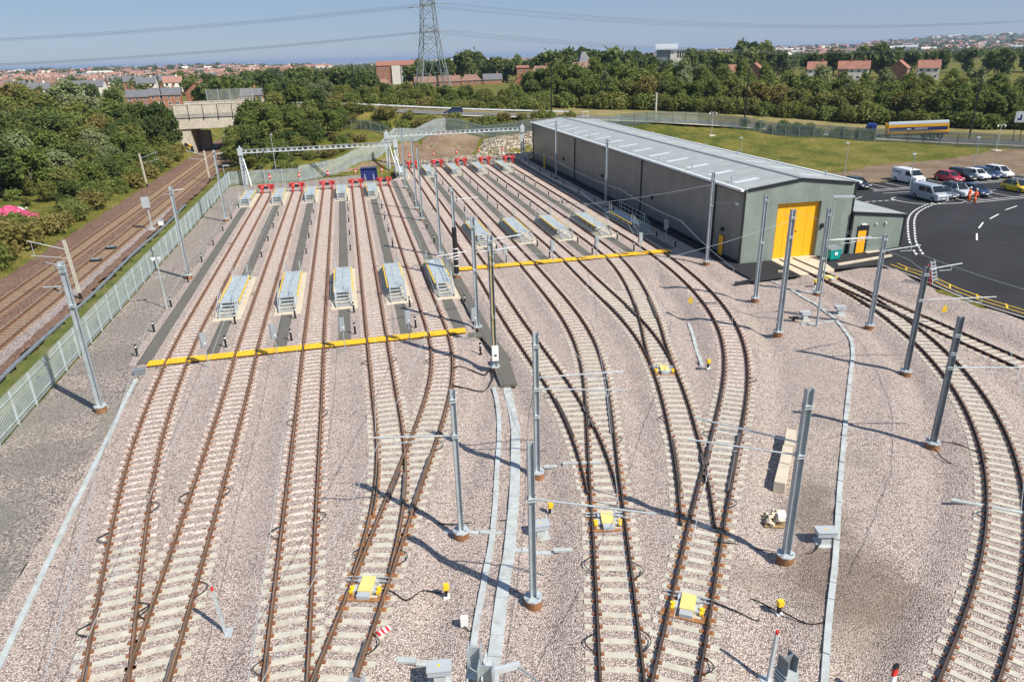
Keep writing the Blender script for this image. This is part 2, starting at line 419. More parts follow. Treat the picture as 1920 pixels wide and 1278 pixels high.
def zH(X, Y, sink=True):
    X = np.asarray(X, float); Y = np.asarray(Y, float); shp = X.shape
    x = X.ravel(); y = Y.ravel(); out = np.zeros(x.size)
    for i in range(0, x.size, 20000):
        xs, ys = x[i:i + 20000, None], y[i:i + 20000, None]
        w = 1.0 / ((xs - CX_) ** 2 + (ys - CY_) ** 2 + 9.0) ** 2
        out[i:i + 20000] = (w * CZ_).sum(1) / w.sum(1)
    # the road runs on its own embankment
    d, zr, back = pline(ROAD, x, y)
    k = np.where(back & (x > -25), sst((31 - d) / 6.0), sst((10 - d) / 5.0))
    rail = sdist(RAILCUT, x, y)
    out = out * (1 - k) + zr * k
    yard = sdist(YARD, x, y)
    out = out * sst(-yard / 7.0) * sst(-(rail - .3) / 7.0)
    park = sdist(PARKING, x, y)
    out = np.where(park > -4, out * (1 - sst((park + 4) / 4)) + zP(x, y) * sst((park + 4) / 4), out)
    out = np.where((yard > 0) | (rail > 0), 0, out)
    if sink:
        out -= .7 * sst((yard - .3) / 1.2) + .35 * sst((park - .2) / 1.0) + .35 * sst((rail - .3) / 1.0) + .3 * sst((5.2 - d) / .8) * (rail < 0)
    return out.reshape(shp)
def zP(x, y):
    x = np.asarray(x, float); y = np.asarray(y, float)
    return .03 + np.maximum(.45 * sst((57.4 - y) / 6), 1.17 * sst((x - 50) / 16))
def z1(x, y): return float(zH(np.array([x]), np.array([y]), False)[0])

# ---- tracks (centre lines, metres)
TRACKS = {
'L1': [(-9.08,14),(-10.44,22),(-10.7,23.5),(-10.96,25),(-11.21,26.5),(-11.47,28),(-11.72,29.5),(-11.96,31),(-12.2,32.5),(-12.42,34),(-12.63,35.5),(-12.82,37),(-12.99,38.5),(-13.14,40),(-13.27,41.5),(-13.39,43),(-13.5,44.5),(-13.59,46),(-13.68,47.5),(-13.76,49),(-13.83,50.5),(-13.9,52),(-13.96,53.5),(-14,55),(-14.03,56.5),(-14.05,58),(-14.06,59.5),(-14.05,123.5)],
'L2': [(-8.96,13),(-8.88,21),(-8.86,22.5),(-8.85,24),(-8.85,25.5),(-8.84,27),(-8.84,28.5),(-8.84,30),(-8.84,31.5),(-8.84,33),(-8.85,34.5),(-8.85,36),(-8.86,37.5),(-8.87,39),(-8.88,40.5),(-8.89,42),(-8.91,43.5),(-8.93,45),(-8.96,46.5),(-8.99,48),(-9.03,49.5),(-9.06,51),(-9.1,52.5),(-9.12,54),(-9.14,55.5),(-9.15,57),(-9.15,123.5)],
'L3': [(-4.15,10),(-4.15,40),(-4.25,55),(-4.25,123.5)],
'L4': [(-3.81,15),(-1.45,23),(-1.01,24.5),(-0.63,26),(-0.31,27.5),(-0.04,29),(0.17,30.5),(0.32,32),(0.42,33.5),(0.49,35),(0.52,36.5),(0.53,38),(0.52,39.5),(0.51,41),(0.5,42.5),(0.5,123.5)],
'L5': [(-4.74,12),(-2.28,20),(-1.82,21.5),(-1.36,23),(-0.9,24.5),(-0.45,26),(0.01,27.5),(0.46,29),(0.92,30.5),(1.38,32),(1.84,33.5),(2.3,35),(2.74,36.5),(3.17,38),(3.57,39.5),(3.94,41),(4.27,42.5),(4.55,44),(4.77,45.5),(4.95,47),(5.08,48.5),(5.16,50),(5.2,51.5),(5.22,53),(5.2,123.5)],
'R1': [(4.34,9),(7.15,17),(7.68,18.5),(8.18,20),(8.66,21.5),(9.11,23),(9.54,24.5),(9.93,26),(10.28,27.5),(10.59,29),(10.86,30.5),(11.08,32),(11.25,33.5),(11.38,35),(11.48,36.5),(11.53,38),(11.57,39.5),(11.58,41),(11.57,42.5),(11.56,44),(11.54,45.5),(11.52,47),(11.5,48.5),(11.48,50),(11.47,51.5),(11.48,53),(11.48,54.5),(11.5,56),(11.53,57.5),(11.56,59),(11.59,60.5),(11.62,62),(11.65,63.5),(11.67,65),(11.69,66.5),(11.7,68),(11.71,69.5),(11.7,142)],
'R2': [(4.65,9),(7.2,17),(7.67,18.5),(8.14,20),(8.6,21.5),(9.06,23),(9.51,24.5),(9.96,26),(10.41,27.5),(10.86,29),(11.32,30.5),(11.78,32),(12.24,33.5),(12.7,35),(13.15,36.5),(13.6,38),(14.02,39.5),(14.42,41),(14.79,42.5),(15.12,44),(15.41,45.5),(15.65,47),(15.86,48.5),(16.02,50),(16.15,51.5),(16.25,53),(16.32,54.5),(16.38,56),(16.43,57.5),(16.46,59),(16.49,60.5),(16.52,62),(16.54,63.5),(16.56,65),(16.58,66.5),(16.59,68),(16.6,69.5),(16.6,71),(16.6,142)],
'R3': [(13.54,24),(14.18,25.5),(14.79,27),(15.37,28.5),(15.92,30),(16.46,31.5),(16.97,33),(17.47,34.5),(17.94,36),(18.39,37.5),(18.82,39),(19.21,40.5),(19.57,42),(19.88,43.5),(20.14,45),(20.35,46.5),(20.52,48),(20.63,49.5),(20.72,51),(20.78,52.5),(20.82,54),(20.85,55.5),(20.88,57),(20.91,58.5),(20.95,60),(21,61.5),(21.05,63),(21.11,64.5),(21.16,66),(21.21,67.5),(21.25,69),(21.28,70.5),(21.3,72),(21.31,73.5),(21.3,142)],
'R4': [(19.95,43),(20.43,44.5),(20.9,46),(21.36,47.5),(21.82,49),(22.26,50.5),(22.69,52),(23.1,53.5),(23.49,55),(23.87,56.5),(24.22,58),(24.55,59.5),(24.85,61),(25.12,62.5),(25.36,64),(25.57,65.5),(25.74,67),(25.87,68.5),(25.98,70),(26.05,71.5),(26.09,73),(26.11,74.5),(26.1,142)],
'R5': [(3.99,9),(9.3,17),(10.3,18.5),(11.29,20),(12.29,21.5),(13.28,23),(14.28,24.5),(15.29,26),(16.31,27.5),(17.34,29),(18.36,30.5),(19.39,32),(20.39,33.5),(21.38,35),(22.32,36.5),(23.23,38),(24.07,39.5),(24.86,41),(25.57,42.5),(26.23,44),(26.82,45.5),(27.35,47),(27.83,48.5),(28.25,50),(28.63,51.5),(28.97,53),(29.27,54.5),(29.54,56),(29.78,57.5),(29.99,59),(30.18,60.5),(30.35,62),(30.49,63.5),(30.62,65),(30.72,66.5),(30.81,68),(30.88,69.5),(30.94,71),(30.97,72.5),(31,74),(31.01,75.5),(31,142)],
'W2': [(42.05,34),(42.04,35.5),(42.03,37),(42.03,38.5),(42.03,40),(42.03,41.5),(42.04,43),(42.05,44.5),(42.06,46),(42.08,47.5),(42.09,49),(42.1,50.5),(42.1,52),(42.1,53.5),(42.1,61.9)],
'W1': [(12.23,10),(15.53,12),(18.39,14),(20.53,15.5),(22.51,17),(24.36,18.5),(26.05,20),(27.62,21.5),(29.05,23),(30.38,24.5),(31.58,26),(32.7,27.5),(33.72,29),(34.67,30.5),(35.54,32),(36.34,33.5),(37.08,35),(37.77,36.5),(38.39,38),(38.96,39.5),(39.48,41),(39.95,42.5),(40.38,44),(40.75,45.5),(41.07,47),(41.35,48.5),(41.57,50),(41.75,51.5),(41.89,53),(41.99,54.5),(42.05,56),(42.09,57.5),(42.11,59),(42.11,60.5),(42.1,61.9)],
'M1': [(-32.6,-5),(-32.4,240)],
'M2': [(-28.9,-5),(-28.7,240)],
}

def tx(k, y):
    p = TRACKS[k]
    return float(np.interp(y, [q[1] for q in p], [q[0] for q in p]))
TRACKS['R4'] = [(tx('R3', y) + .78 * ((y - 40.3) / 6.7) ** 2 * (1 if y < 47 else 0), y) for y in np.arange(40.5, 47, 1.3)] + [p for p in TRACKS['R4'] if p[1] > 47]
TRACKS['L4'] = [p for p in TRACKS['L4'] if p[1] > 23.9]
TRACKS['R1'] = [p for p in TRACKS['R1'] if p[1] > 26.4]
TRACKS['R3'] = [p for p in TRACKS['R3'] if p[1] > 23.2]
TRACKS['W1'] = [p for p in TRACKS['W1'] if p[1] < 56.6]

TP = []
for k, p in TRACKS.items():
    if k[0] == 'M': continue
    for (xa, ya), (xb, yb) in zip(p[:-1], p[1:]):
        n = max(1, int(math.hypot(xb - xa, yb - ya) / 1.0))
        TP += [(xa + (xb - xa) * i / n, ya + (yb - ya) * i / n) for i in range(n)]
TP = np.array(TP)
FLAT = [(37, 57.5), (48, 59), (48, 57)]
def zB(X, Y):
    """top of the yard ballast: level under the tracks, a shallow dip between them, a bank up to the asphalt"""
    X = np.asarray(X, float); Y = np.asarray(Y, float); shp = X.shape
    x, y = X.ravel(), Y.ravel()
    d = np.full(x.size, 1e9)
    for i in range(0, x.size, 4000):
        d[i:i + 4000] = np.sqrt(((x[i:i + 4000, None] - TP[:, 0]) ** 2 + (y[i:i + 4000, None] - TP[:, 1]) ** 2).min(1))
    open_ = np.where(x < 8.3, sst((50 - y) / 5), sst((66 - y) / 5)) * sst((x + 14.5) / 2.5)
    dip = .38 * sst((d - 1.65) / 1.1) * (1 - .55 * sst((d - 2.7) / 1.2)) * open_
    lump = .07 * np.sin(x * 1.9 + 1.3 * np.sin(y * .5)) * np.sin(y * 1.1 + x * .3) * sst((d - 1.9) / .8) * open_
    bank = sst((x - 44.2) / 3.6) * sst((57.5 - y) / 3) * .5 + sst((sdist(PARKING, x, y) + 3.4) / 3.4) * .35 * sst((40 - y) / 5)
    return (-dip + lump + bank).reshape(shp)
def b1(x, y): return float(zB(np.array([x]), np.array([y]))[0])

# ---- sheets
def grid_mesh(name, xs, ys, zf, mat):
    X, Y = np.meshgrid(xs, ys)
    Z = zf(X, Y)
    nx, ny = len(xs), len(ys)
    me = bpy.data.meshes.new(name)
    v = np.stack([X.ravel(), Y.ravel(), Z.ravel()], 1)
    i = np.arange((nx - 1) * (ny - 1)); r = i // (nx - 1) * nx + i % (nx - 1)
    f = np.stack([r, r + 1, r + nx + 1, r + nx], 1)
    me.from_pydata(v.tolist(), [], f.tolist())
    me.materials.append(mat)
    me.polygons.foreach_set('use_smooth', [True] * len(me.polygons))
    o = bpy.data.objects.new(name, me); COL.objects.link(o)
    return struct(o)
def inside(poly, x, y): return sdist(poly, np.array([x]), np.array([y]))[0] > 0
def drape(name, poly, res, zf, mat, wob=0.0, box=None):
    """a sheet of the given outline, cut into cells of size res, lying on zf"""
    P = []
    n = len(poly)
    for i in range(n):
        (x0, y0), (x1, y1) = poly[i], poly[(i + 1) % n]
        k = max(1, int(math.hypot(x1 - x0, y1 - y0) / res))
        for j in range(k):
            t = j / k
            nx, ny = (y1 - y0), -(x1 - x0); L = math.hypot(nx, ny) or 1
            w = wob * (rnd.random() - .5) * 2 if wob else 0
            P.append((x0 + (x1 - x0) * t + nx / L * w, y0 + (y1 - y0) * t + ny / L * w))
    nb = len(P)
    xs = np.arange(min(p[0] for p in P), max(p[0] for p in P), res); ys = np.arange(min(p[1] for p in P), max(p[1] for p in P), res)
    X, Y = np.meshgrid(xs, ys); X = X.ravel(); Y = Y.ravel()
    k = sdist(P, X, Y) > res * .4
    pts = [Vector(p) for p in P] + [Vector((a, b)) for a, b in zip(X[k], Y[k])]
    vo, eo, fo, *_ = delaunay_2d_cdt(pts, [(i, (i + 1) % nb) for i in range(nb)], [], 1, 1e-5)
    vx = np.array([v.x for v in vo]); vy = np.array([v.y for v in vo]); vz = zf(vx, vy)
    me = bpy.data.meshes.new(name)
    me.from_pydata(np.stack([vx, vy, vz], 1).tolist(), [], [tuple(f) for f in fo])
    me.materials.append(mat)
    bm = bmesh.new(); bm.from_mesh(me)
    for f in bm.faces:
        if f.normal.z < 0: f.normal_flip()
        f.smooth = True
    bm.to_mesh(me); bm.free()
    o = bpy.data.objects.new(name, me); COL.objects.link(o)
    return struct(o)

def spaced(lo, a, b, hi, step, grow):
    mid = list(np.arange(a, b + .1, step)); up, dn = [], []
    s, v = step, b
    while v < hi: s *= grow; v += s; up.append(v)
    s, v = step, a
    while v > lo: s *= grow; v -= s; dn.append(v)
    return np.array(dn[::-1] + mid + up)
def zland(X, Y):
    z = zH(X, Y)
    d = np.hypot(X, Y)
    return z - 14 * sst((d - 3300) / 900)
grid_mesh('terrain', spaced(-5200, -120, 190, 6500, 2.0, 1.12), spaced(-150, 0, 300, 4600, 2.0, 1.1), zland, M['grass'])
o = MB(); o.add([(-40000, -400, -6), (40000, -400, -6), (40000, 45000, -6), (-40000, 45000, -6)], [(0, 1, 2, 3)])
struct(o.build('sea', M['water']))

YBAL = [(-15.7, 2), (-15.7, 50), (-17.3, 52), (-17.4, 124), (-15, 127), (6, 127), (8, 132), (8.5, 145), (36.5, 145), (36.6, 57.2), (40, 58.5), (46.3, 58.5), (49.8, 57.9), (48.75, 52), (48.15, 45), (48.95, 40), (53.2, 29), (60.2, 4)]
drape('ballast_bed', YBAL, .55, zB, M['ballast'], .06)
drape('gravel_strip', [(-21.4, 2), (-15.68, 2), (-15.68, 50.2), (-17.25, 52.2), (-17.35, 124), (-15, 127.1), (5.9, 127.1), (6, 132), (1, 138), (-6, 135.6), (-9, 133.7), (-21.2, 134.4)], 1.0, lambda x, y: np.full(np.shape(x), -.012), M['strip'], .05)
zero = lambda dz: (lambda x, y: np.full(np.shape(x), dz))
drape('railway_ballast', [(-36.8, -30), (-36.6, 256), (-25.8, 256), (-25.9, -30)], 1.2, lambda x, y: -.02 - .12 * sst((np.abs(np.abs(x + 30.75) - 0) - 4.4) / 1.4), M['main_ballast'], .25)
drape('fresh_ballast_shoulder', [(-28.0, 30), (-27.9, 60), (-27.7, 100), (-27.6, 118), (-27.0, 114), (-26.9, 85), (-26.6, 60), (-26.7, 30)], .8, zero(-.005), M['pale_ballast'], .14)
drape('grass_verge', [(-25.2, -20), (-25.1, 60), (-24.9, 128), (-24, 150), (-21.9, 139), (-21.7, -20)], .6, lambda x, y: .05 + .10 * np.sin(x * 3.1 + y * .7) * np.sin(y * 1.7), M['verge'], .3)
drape('yard_end_fines', [(8.4, 142.5), (8.6, 147.8), (36.5, 147.6), (36.6, 143.5)], 1.0, zero(.012), M['grey_fines'], .2)
drape('earth_bank', [(-5, 137.6), (3, 143), (8, 146.5), (11, 149.5), (25, 150.5), (29, 159), (20, 160.2), (11, 154.8), (5.5, 146.5)], 1.0, lambda x, y: zH(x, y) + .08, M['earth'], .5)
drape('rock_slope', [(9, 146.8), (36.7, 146.8), (37.2, 146.8), (43, 147.2), (43, 156.2), (33, 157.4), (29, 157.2), (26, 151), (10, 149.4)], .6, lambda x, y: zH(x, y) + .12 + .10 * np.sin(x * 5.1 + y * 2) * np.sin(y * 4.3 - x), M['rock'], .35)
drape('parking_earth', [(48.9, 104.2), (62, 100.2), (70, 89.1), (74, 90.8), (92, 90.8), (97, 88.5), (110, 86.6), (131, 80.2), (140, 74), (142, 84), (118, 107), (101, 105.4), (91, 104.4), (85, 104), (76, 100), (66, 106), (49, 110)], 1.2, lambda x, y: zH(x, y) + .09, M['earth'], .5)
drape('asphalt_yard', PARKING, 1.0, zP, M['asphalt'], 0)
drape('apron', [(36.62, 145), (35.6, 146), (35.4, 57), (33.4, 56.6), (33.2, 55.9), (37.2, 56.35), (40.4, 56.45), (40.5, 57.5), (39.7, 62.5), (36.62, 62.5)], 1.0, zero(.03), M['asphalt'], 0)
drape('loading_apron', [(39.6, 57.2), (46, 57.3), (49.9, 57.3), (50.5, 58.4), (56.5, 60.4), (56.5, 62.2), (39.6, 62.6)], 1.0, lambda x, y: zP(x, y) + .035, M['asphalt'], 0)
# dry verge behind the road, the road itself
def ribbon(name, pl, off0, off1, dz, mat, step=4.0):
    pts = []
    for (x0, y0, q0), (x1, y1, q1) in zip(pl[:-1], pl[1:]):
        n = max(1, int(math.hypot(x1 - x0, y1 - y0) / step))
        pts += [(x0 + (x1 - x0) * i / n, y0 + (y1 - y0) * i / n, q0 + (q1 - q0) * i / n) for i in range(n)]
    pts.append(pl[-1])
    for _ in range(3):
        pts = [pts[0]] + [tuple((pts[i - 1][k] + 2 * pts[i][k] + pts[i + 1][k]) / 4 for k in range(3)) for i in range(1, len(pts) - 1)] + [pts[-1]]
    b = MB(); vs = []
    for i, p in enumerate(pts):
        a, c = pts[max(0, i - 1)], pts[min(len(pts) - 1, i + 1)]
        d = Vector((c[0] - a[0], c[1] - a[1], 0)).normalized(); nrm = Vector((-d.y, d.x, 0))
        for of in (off0, off1):
            q = Vector(p) + nrm * of
            vs.append((q.x, q.y, p[2] + dz))
    b.add(vs, [(2 * i, 2 * i + 2, 2 * i + 3, 2 * i + 1) for i in range(len(pts) - 1)])
    return struct(b.build(name, mat)), pts
o, RPTS = ribbon('road', ROAD, -4.6, 4.6, .02, M['road'])
ribbon('road_verge', ROAD[4:], 4.6, 26, .10, M['dry_grass'])
ribbon('road_marking', ROAD, 4.1, 4.3, .028, M['white'])
ribbon('road_edge_marking', ROAD, -4.3, -4.1, .028, M['white'])
ribbon('near_footway', ROAD[6:], -6.9, -4.9, .09, M['slab'])
# ------------------------------------------------------------------ rails, sleepers, turnouts
G2 = .7525
RAILP = [(-.07, 0), (.07, 0), (.065, .022), (.013, .04), (.013, .115), (.036, .125), (.036, .158), (-.036, .158), (-.036, .125), (-.013, .115), (-.013, .04), (-.065, .022)]
def resample(p, step=1.0):
    out = []
    for (x0, y0), (x1, y1) in zip(p[:-1], p[1:]):
        L = math.hypot(x1 - x0, y1 - y0); n = max(1, int(round(L / step))) if L > step * 1.6 else 1
        if abs(x1 - x0) < 1e-6 and L > 20: n = 6
        out += [(x0 + (x1 - x0) * i / n, y0 + (y1 - y0) * i / n) for i in range(n)]
    out.append(p[-1])
    for _ in range(2):
        out = [out[0]] + [((a[0] + 2 * b[0] + c[0]) / 4, (a[1] + 2 * b[1] + c[1]) / 4) for a, b, c in zip(out[:-2], out[1:-1], out[2:])] + [out[-1]]
    return out
def normals(p):
    r = []
    for i in range(len(p)):
        a, c = p[max(0, i - 1)], p[min(len(p) - 1, i + 1)]
        d = Vector((c[0] - a[0], c[1] - a[1])).normalized(); r.append((d.y, -d.x))
    return r
def rail_mb(p, off, z):
    b = MB(); nr = normals(p); n = len(RAILP); vs = []
    for (x, y), (nx, ny) in zip(p, nr):
        for a, h in RAILP: vs.append((x + nx * (off + a), y + ny * (off + a), z + h))
    m = len(p)
    for j in range(n):
        k = (j + 1) % n
        b.add([], [], 0)
    b.v = vs
    for i in range(m - 1):
        for j in range(n):
            k = (j + 1) % n
            b.f.append((i * n + j, i * n + k, (i + 1) * n + k, (i + 1) * n + j)); b.m.append(1 if j == 6 else 0)
    b.f.append(tuple(range(n))); b.m.append(0); b.f.append(tuple((m - 1) * n + j for j in range(n))); b.m.append(0)
    return b
def clips(b, xs, mi, big=False):
    for x in xs:
        for s in (-1, 1):
            w = .17 if big else .11
            b.box(x + s * .13 - w / 2, x + s * .13 + w / 2, -.075, .075, -.0, .085, mi)
sl = MB(); sl.box(-1.25, 1.25, -.13, .13, -.12, .035, 0); clips(sl, (-G2, G2), 1)
SL_CONC = sl.mesh('concrete_sleeper', [M['conc'], M['clip']])
# steel sleepers, half buried: dusty top with stones spilling over it
def dusty():
    m, t, b = nodes('dusty_steel_sleeper')
    pos = N(t, 'ShaderNodeNewGeometry').outputs['Position']
    v = N(t, 'ShaderNodeTexVoronoi'); v.inputs['Scale'].default_value = 15; t.links.new(pos, v.inputs['Vector'])
    s = N(t, 'ShaderNodeSeparateColor'); t.links.new(v.outputs['Color'], s.inputs[0])
    n = noise(t, pos, 2.6, 4)
    st = ramp(t, BALLAST_COLS, s.outputs[0]).outputs[0]
    k = ramp(t, [(.40, 0), (.46, 1)], mth(t, 'ADD', mth(t, 'MULTIPLY', n.outputs[0], .62), mth(t, 'MULTIPLY', s.outputs[1], .38))).outputs[0]
    t.links.new(mix(t, k, (.43, .335, .25), st), b.inputs['Base Color'])
    b.inputs['Roughness'].default_value = .9
    return m
M['dusty'] = dusty()
sl = MB(); sl.box(-1.2, 1.2, -.11, .11, -.1, .014, 0); clips(sl, (-G2, G2), 1)
SL_STEEL = sl.mesh('steel_sleeper', [M['dusty'], M['clip']])
sl = MB(); sl.box(-1.25, 1.25, -.13, .13, -.12, .03, 0); clips(sl, (-G2, G2), 1)
M['sleeper_old'] = pm('stained_sleeper', (.30, .22, .14), .85, 0, .25, 2)
M['main_rail'] = pm('brown_rail', (.15, .085, .05), .75, 0, .3, 1.5)
M['main_top'] = pm('polished_rail', (.30, .22, .16), .4, .5, .2, 1)
SL_OLD = sl.mesh('old_sleeper', [M['sleeper_old'], M['clip']])

def along(p, step):
    """points every step metres with their heading"""
    out = []; acc = step * .5
    for (x0, y0), (x1, y1) in zip(p[:-1], p[1:]):
        L = math.hypot(x1 - x0, y1 - y0)
        while acc < L:
            t = acc / L; out.append((x0 + (x1 - x0) * t, y0 + (y1 - y0) * t, math.atan2(y1 - y0, x1 - x0) - PI / 2)); acc += step
        acc -= L
    return out
# (name, label, conc-from/to ranges in y, skip ranges (turnout bearers lie there), dark rails?, dz)
SPEC = {
    'L1': ('rusty stabling track beside the boundary walkway, first from the long palisade fence', [(0, 29.6)], [(0, 26.5)], 0, .000),
    'L2': ('rusty second stabling track from the long palisade fence, bending towards the first', [(0, 28.5)], [(0, 26.5)], 0, .003),
    'L3': ('straight rusty stabling track, third from the long palisade fence', [(0, 27.0)], [(0, 17.6)], 0, .000),
    'L4': ('stabling track, fourth from the long palisade fence, curving to join the fifth', [(0, 41.5)], [(0, 35.6)], 0, .004),
    'L5': ('stabling track, fifth from the long palisade fence, sweeping across to meet the third', [(0, 41.5)], [(0, 35.6)], 0, .000),
    'R1': ('dark stabling track beside the row of masts, first of the longer group', [(0, 47)], [(0, 41)], 1, .004),
    'R2': ('dark stabling track, second of the longer group, running on down to the near turnout', [(0, 47)], [(20.4, 41)], 1, .000),
    'R3': ('dark stabling track, middle one of the longer group, with a point machine halfway', [(0, 60)], [(38, 57.5), (0, 31.2)], 1, .000),
    'R4': ('short dark stabling track joining the middle track of the longer group', [(0, 60)], [(0, 57.5)], 1, .004),
    'R5': ('sweeping dark curved track next to the shed, last of the longer group', [(0, 36.5)], [(0, 31.2)], 1, .004),
    'W2': ('straight track leading from the orange shed doors out past the parking area', [(0, 60)], [(45.5, 57.4)], 1, .000),
    'W1': ('tightly curved track swinging from the shed lead on pale concrete sleepers', [(0, 60)], [(45.5, 57.4)], 1, .004),
    'M1': ('brown main line track nearest the trees, passing under the bridge', [], [], 2, 0),
    'M2': ('brown main line track beside the fresh ballast shoulder, passing under the bridge', [], [], 2, 0),
}
RZ = .03
for k, (lab, conc, skip, dark, dz) in SPEC.items():
    p = resample(TRACKS[k])
    z0 = 0
    t = thing('railway_track', lab, 'track', (0, 0, z0), 0, 'railway tracks')
    mats = ([M['rail'], M['railtop']], [M['rail_d'], M['railtop_d']], [M['main_rail'], M['main_top']])[dark]
    for s in (-1, 1):
        rail_mb(p, s * G2, RZ + dz).build('rail', mats, t)
    st = along(p, .65 if dark < 2 else .7)
    st = [q for q in st if not any(a < q[1] < b for a, b in skip) and q[1] > 5]
    if dark == 2: st = [q for q in st if 45 < q[1] < 215]
    if k in ('W2', 'W1'): st = [q for q in st if q[1] < 57]
    if k == 'L5': st = [q for q in st if q[1] > 17.8]
    st.sort(key=lambda q: q[1] if dark < 2 else abs(q[1] - 80))
    rest = MB()
    for i, (x, y, a) in enumerate(st):
        me = SL_OLD if dark == 2 else SL_CONC if any(u <= y <= v for u, v in conc) else SL_STEEL
        if i < 95: meshob('sleeper', me, t, (x, y, 0), a)
        else:
            w = .11 if me is SL_STEEL else .13
            c, s_ = math.cos(a), math.sin(a); tmp = MB()
            tmp.box(-1.22, 1.22, -w, w, -.1, .014 if me is SL_STEEL else .03, 0); clips(tmp, (-G2, G2), 1)
            rest.add([(x + c * q[0] - s_ * q[1], y + s_ * q[0] + c * q[1], q[2]) for q in tmp.v], tmp.f, 0)
            for j in range(6): rest.m[-len(tmp.f) + j] = 0
            for j in range(6, len(tmp.f)): rest.m[-len(tmp.f) + j] = 1
    if rest.v: struct(rest.build('sleepers', [M['sleeper_old'] if dark == 2 else M['dusty'], M['clip']], t), 'stuff')

def interp_h(k, y):
    return tx(k, y), math.atan2(1.0, (tx(k, y + .5) - tx(k, y - .5)))
def turnout(label, a, b, y0, y1, frog=None, switch=None, machine=None):
    """long bearers under two diverging tracks, check rails, slide chairs"""
    t = thing('turnout', label, 'turnout', (0, 0, 0), 0, 'turnouts of the yard')
    ka, kb = TRACKS[a], TRACKS[b]
    lo = max(ka[0][1], kb[0][1]) if switch is None or True else y0
    y = y0
    while y < y1:
        xa = tx(a, y) if ka[0][1] <= y else tx(b, y)
        xb = tx(b, y) if kb[0][1] <= y else tx(a, y)
        ha = math.atan2(1, (tx(a, y + .6) - tx(a, y - .6)) / 1.2) if ka[0][1] <= y - .6 else None
        hb = math.atan2(1, (tx(b, y + .6) - tx(b, y - .6)) / 1.2) if kb[0][1] <= y - .6 else None
        hs = [h for h in (ha, hb) if h is not None]
        if not hs: y += .6; continue
        h = sum(hs) / len(hs)
        cx = (xa + xb) / 2; sp = abs(xa - xb) * math.sin(h)
        L = 2.5 + sp
        m = MB(); m.box(-L / 2, L / 2, -.14, .14, -.12, .032, 0)
        clips(m, (-sp / 2 - G2, sp / 2 + G2), 1)
        if sp > .12: clips(m, (-sp / 2 + G2, sp / 2 - G2), 1)
        if switch and switch[0] < y < switch[1]:
            for s in (-1, 1): m.box(s * (G2 + sp / 2) - .26, s * (G2 + sp / 2) + .26, -.09, .09, .03, .075, 2)
        m.build('bearer', [M['conc'], M['clip'], M['chair']], t, (cx, y, 0), h - PI / 2)
        y += .66 * math.sin(h)
    if frog:
        for k in (a, b):
            other = b if k == a else a
            s = 1 if tx(k, frog) > tx(other, frog) else -1
            p = [(tx(k, y), y) for y in np.arange(frog - 2.4, frog + 2.5, .6)]
            rail_mb(resample(p), s * (G2 - .10), RZ).build('check_rail', [M['chair'], M['railtop_s']], t)
        for k in (a, b):
            other = b if k == a else a
            s = -1 if tx(k, frog) > tx(other, frog) else 1
            p = [(tx(k, y), y) for y in np.arange(frog - 1.6, frog + 1.4, .5)]
            rail_mb(resample(p), s * (G2 - .10), RZ).build('wing_rail', [M['rail_d'], M['railtop_s']], t)
    return t
turnout('turnout at the near end of the first two rusty tracks', 'L1', 'L2', 12, 26.5, 19.8)
turnout('turnout where the curving fourth and fifth tracks merge', 'L4', 'L5', 18.2, 35.6, 31.0, (22.5, 28.5))
turnout('turnout where the merged track meets the straight third track', 'L3', 'L5', 8.5, 17.6, 18.6)
turnout('turnout where the two tracks beside the mast row merge', 'R1', 'R2', 20.5, 41, 35.5, (25.0, 30.5))
turnout('small turnout in front of the yellow crossing at the longer group', 'R3', 'R4', 38.2, 57.5, 52.3, (39.7, 44.5))
turnout('turnout where the sweeping shed curve joins the middle track', 'R3', 'R5', 16.4, 31.2, 28.9, (18.5, 25.5))
turnout('turnout in front of the orange shed doors', 'W1', 'W2', 45.5, 57.2, 46.2, (50, 56))

# point machines between the rails
def point_machine(label, x, y, a):
    t = thing('point_machine', label, 'point machine', (x, y, .03), a, 'point machines')
    b = MB(); b.box(-.30, .30, -.62, .38, .02, .26, 0); b.build('cover', M['cream'], t)
    b = MB(); b.box(-.27, .27, -.95, -.63, .02, .22, 0); b.box(-.62, .62, -.52, -.08, .02, .15, 0); b.box(-.46, -.31, .05, .3, .02, .2, 0); b.box(.31, .46, .05, .3, .02, .2, 0); b.build('casing', M['cabgrey'], t)
    b = MB(); b.cyl((-.95, .24, .09), (.95, .24, .09), .04, n=8); b.cyl((-1.0, .50, .10), (1.0, .50, .10), .035, n=6); b.build('drive_rod', M['galv'], t)
    for s in (-1, 1):
        b = MB(); b.cyl((s * .60, -.35, .05), (s * .60, -.35, .23), .115, n=8); b.box(s * .60 - .08, s * .60 + .08, -.62, -.35, .05, .16); b.build('detector', M['yellowp'], t)
    b = MB(); b.box(-1.05, 1.05, -1.02, -.80, .005, .035, 0); b.build('base_plate', M['chair'], t)
    t.scale = (.92, .86, .9)
    return t
point_machine('cream topped point machine in the merged rusty track', tx('L5', 23.6), 23.9, R(-17))
point_machine('cream topped point machine between dark rails beside the near mast', tx('R2', 25.3), 25.6, R(-12))
point_machine('cream topped point machine at the small turnout before the yellow crossing', tx('R3', 40.2), 40.3, R(-16))
point_machine('cream topped point machine on the sweeping shed curve, near the red tipped post', tx('R5', 19.5), 19.7, R(-33))
point_machine('cream topped point machine outside the orange shed doors', 42.1, 55.0, 0)

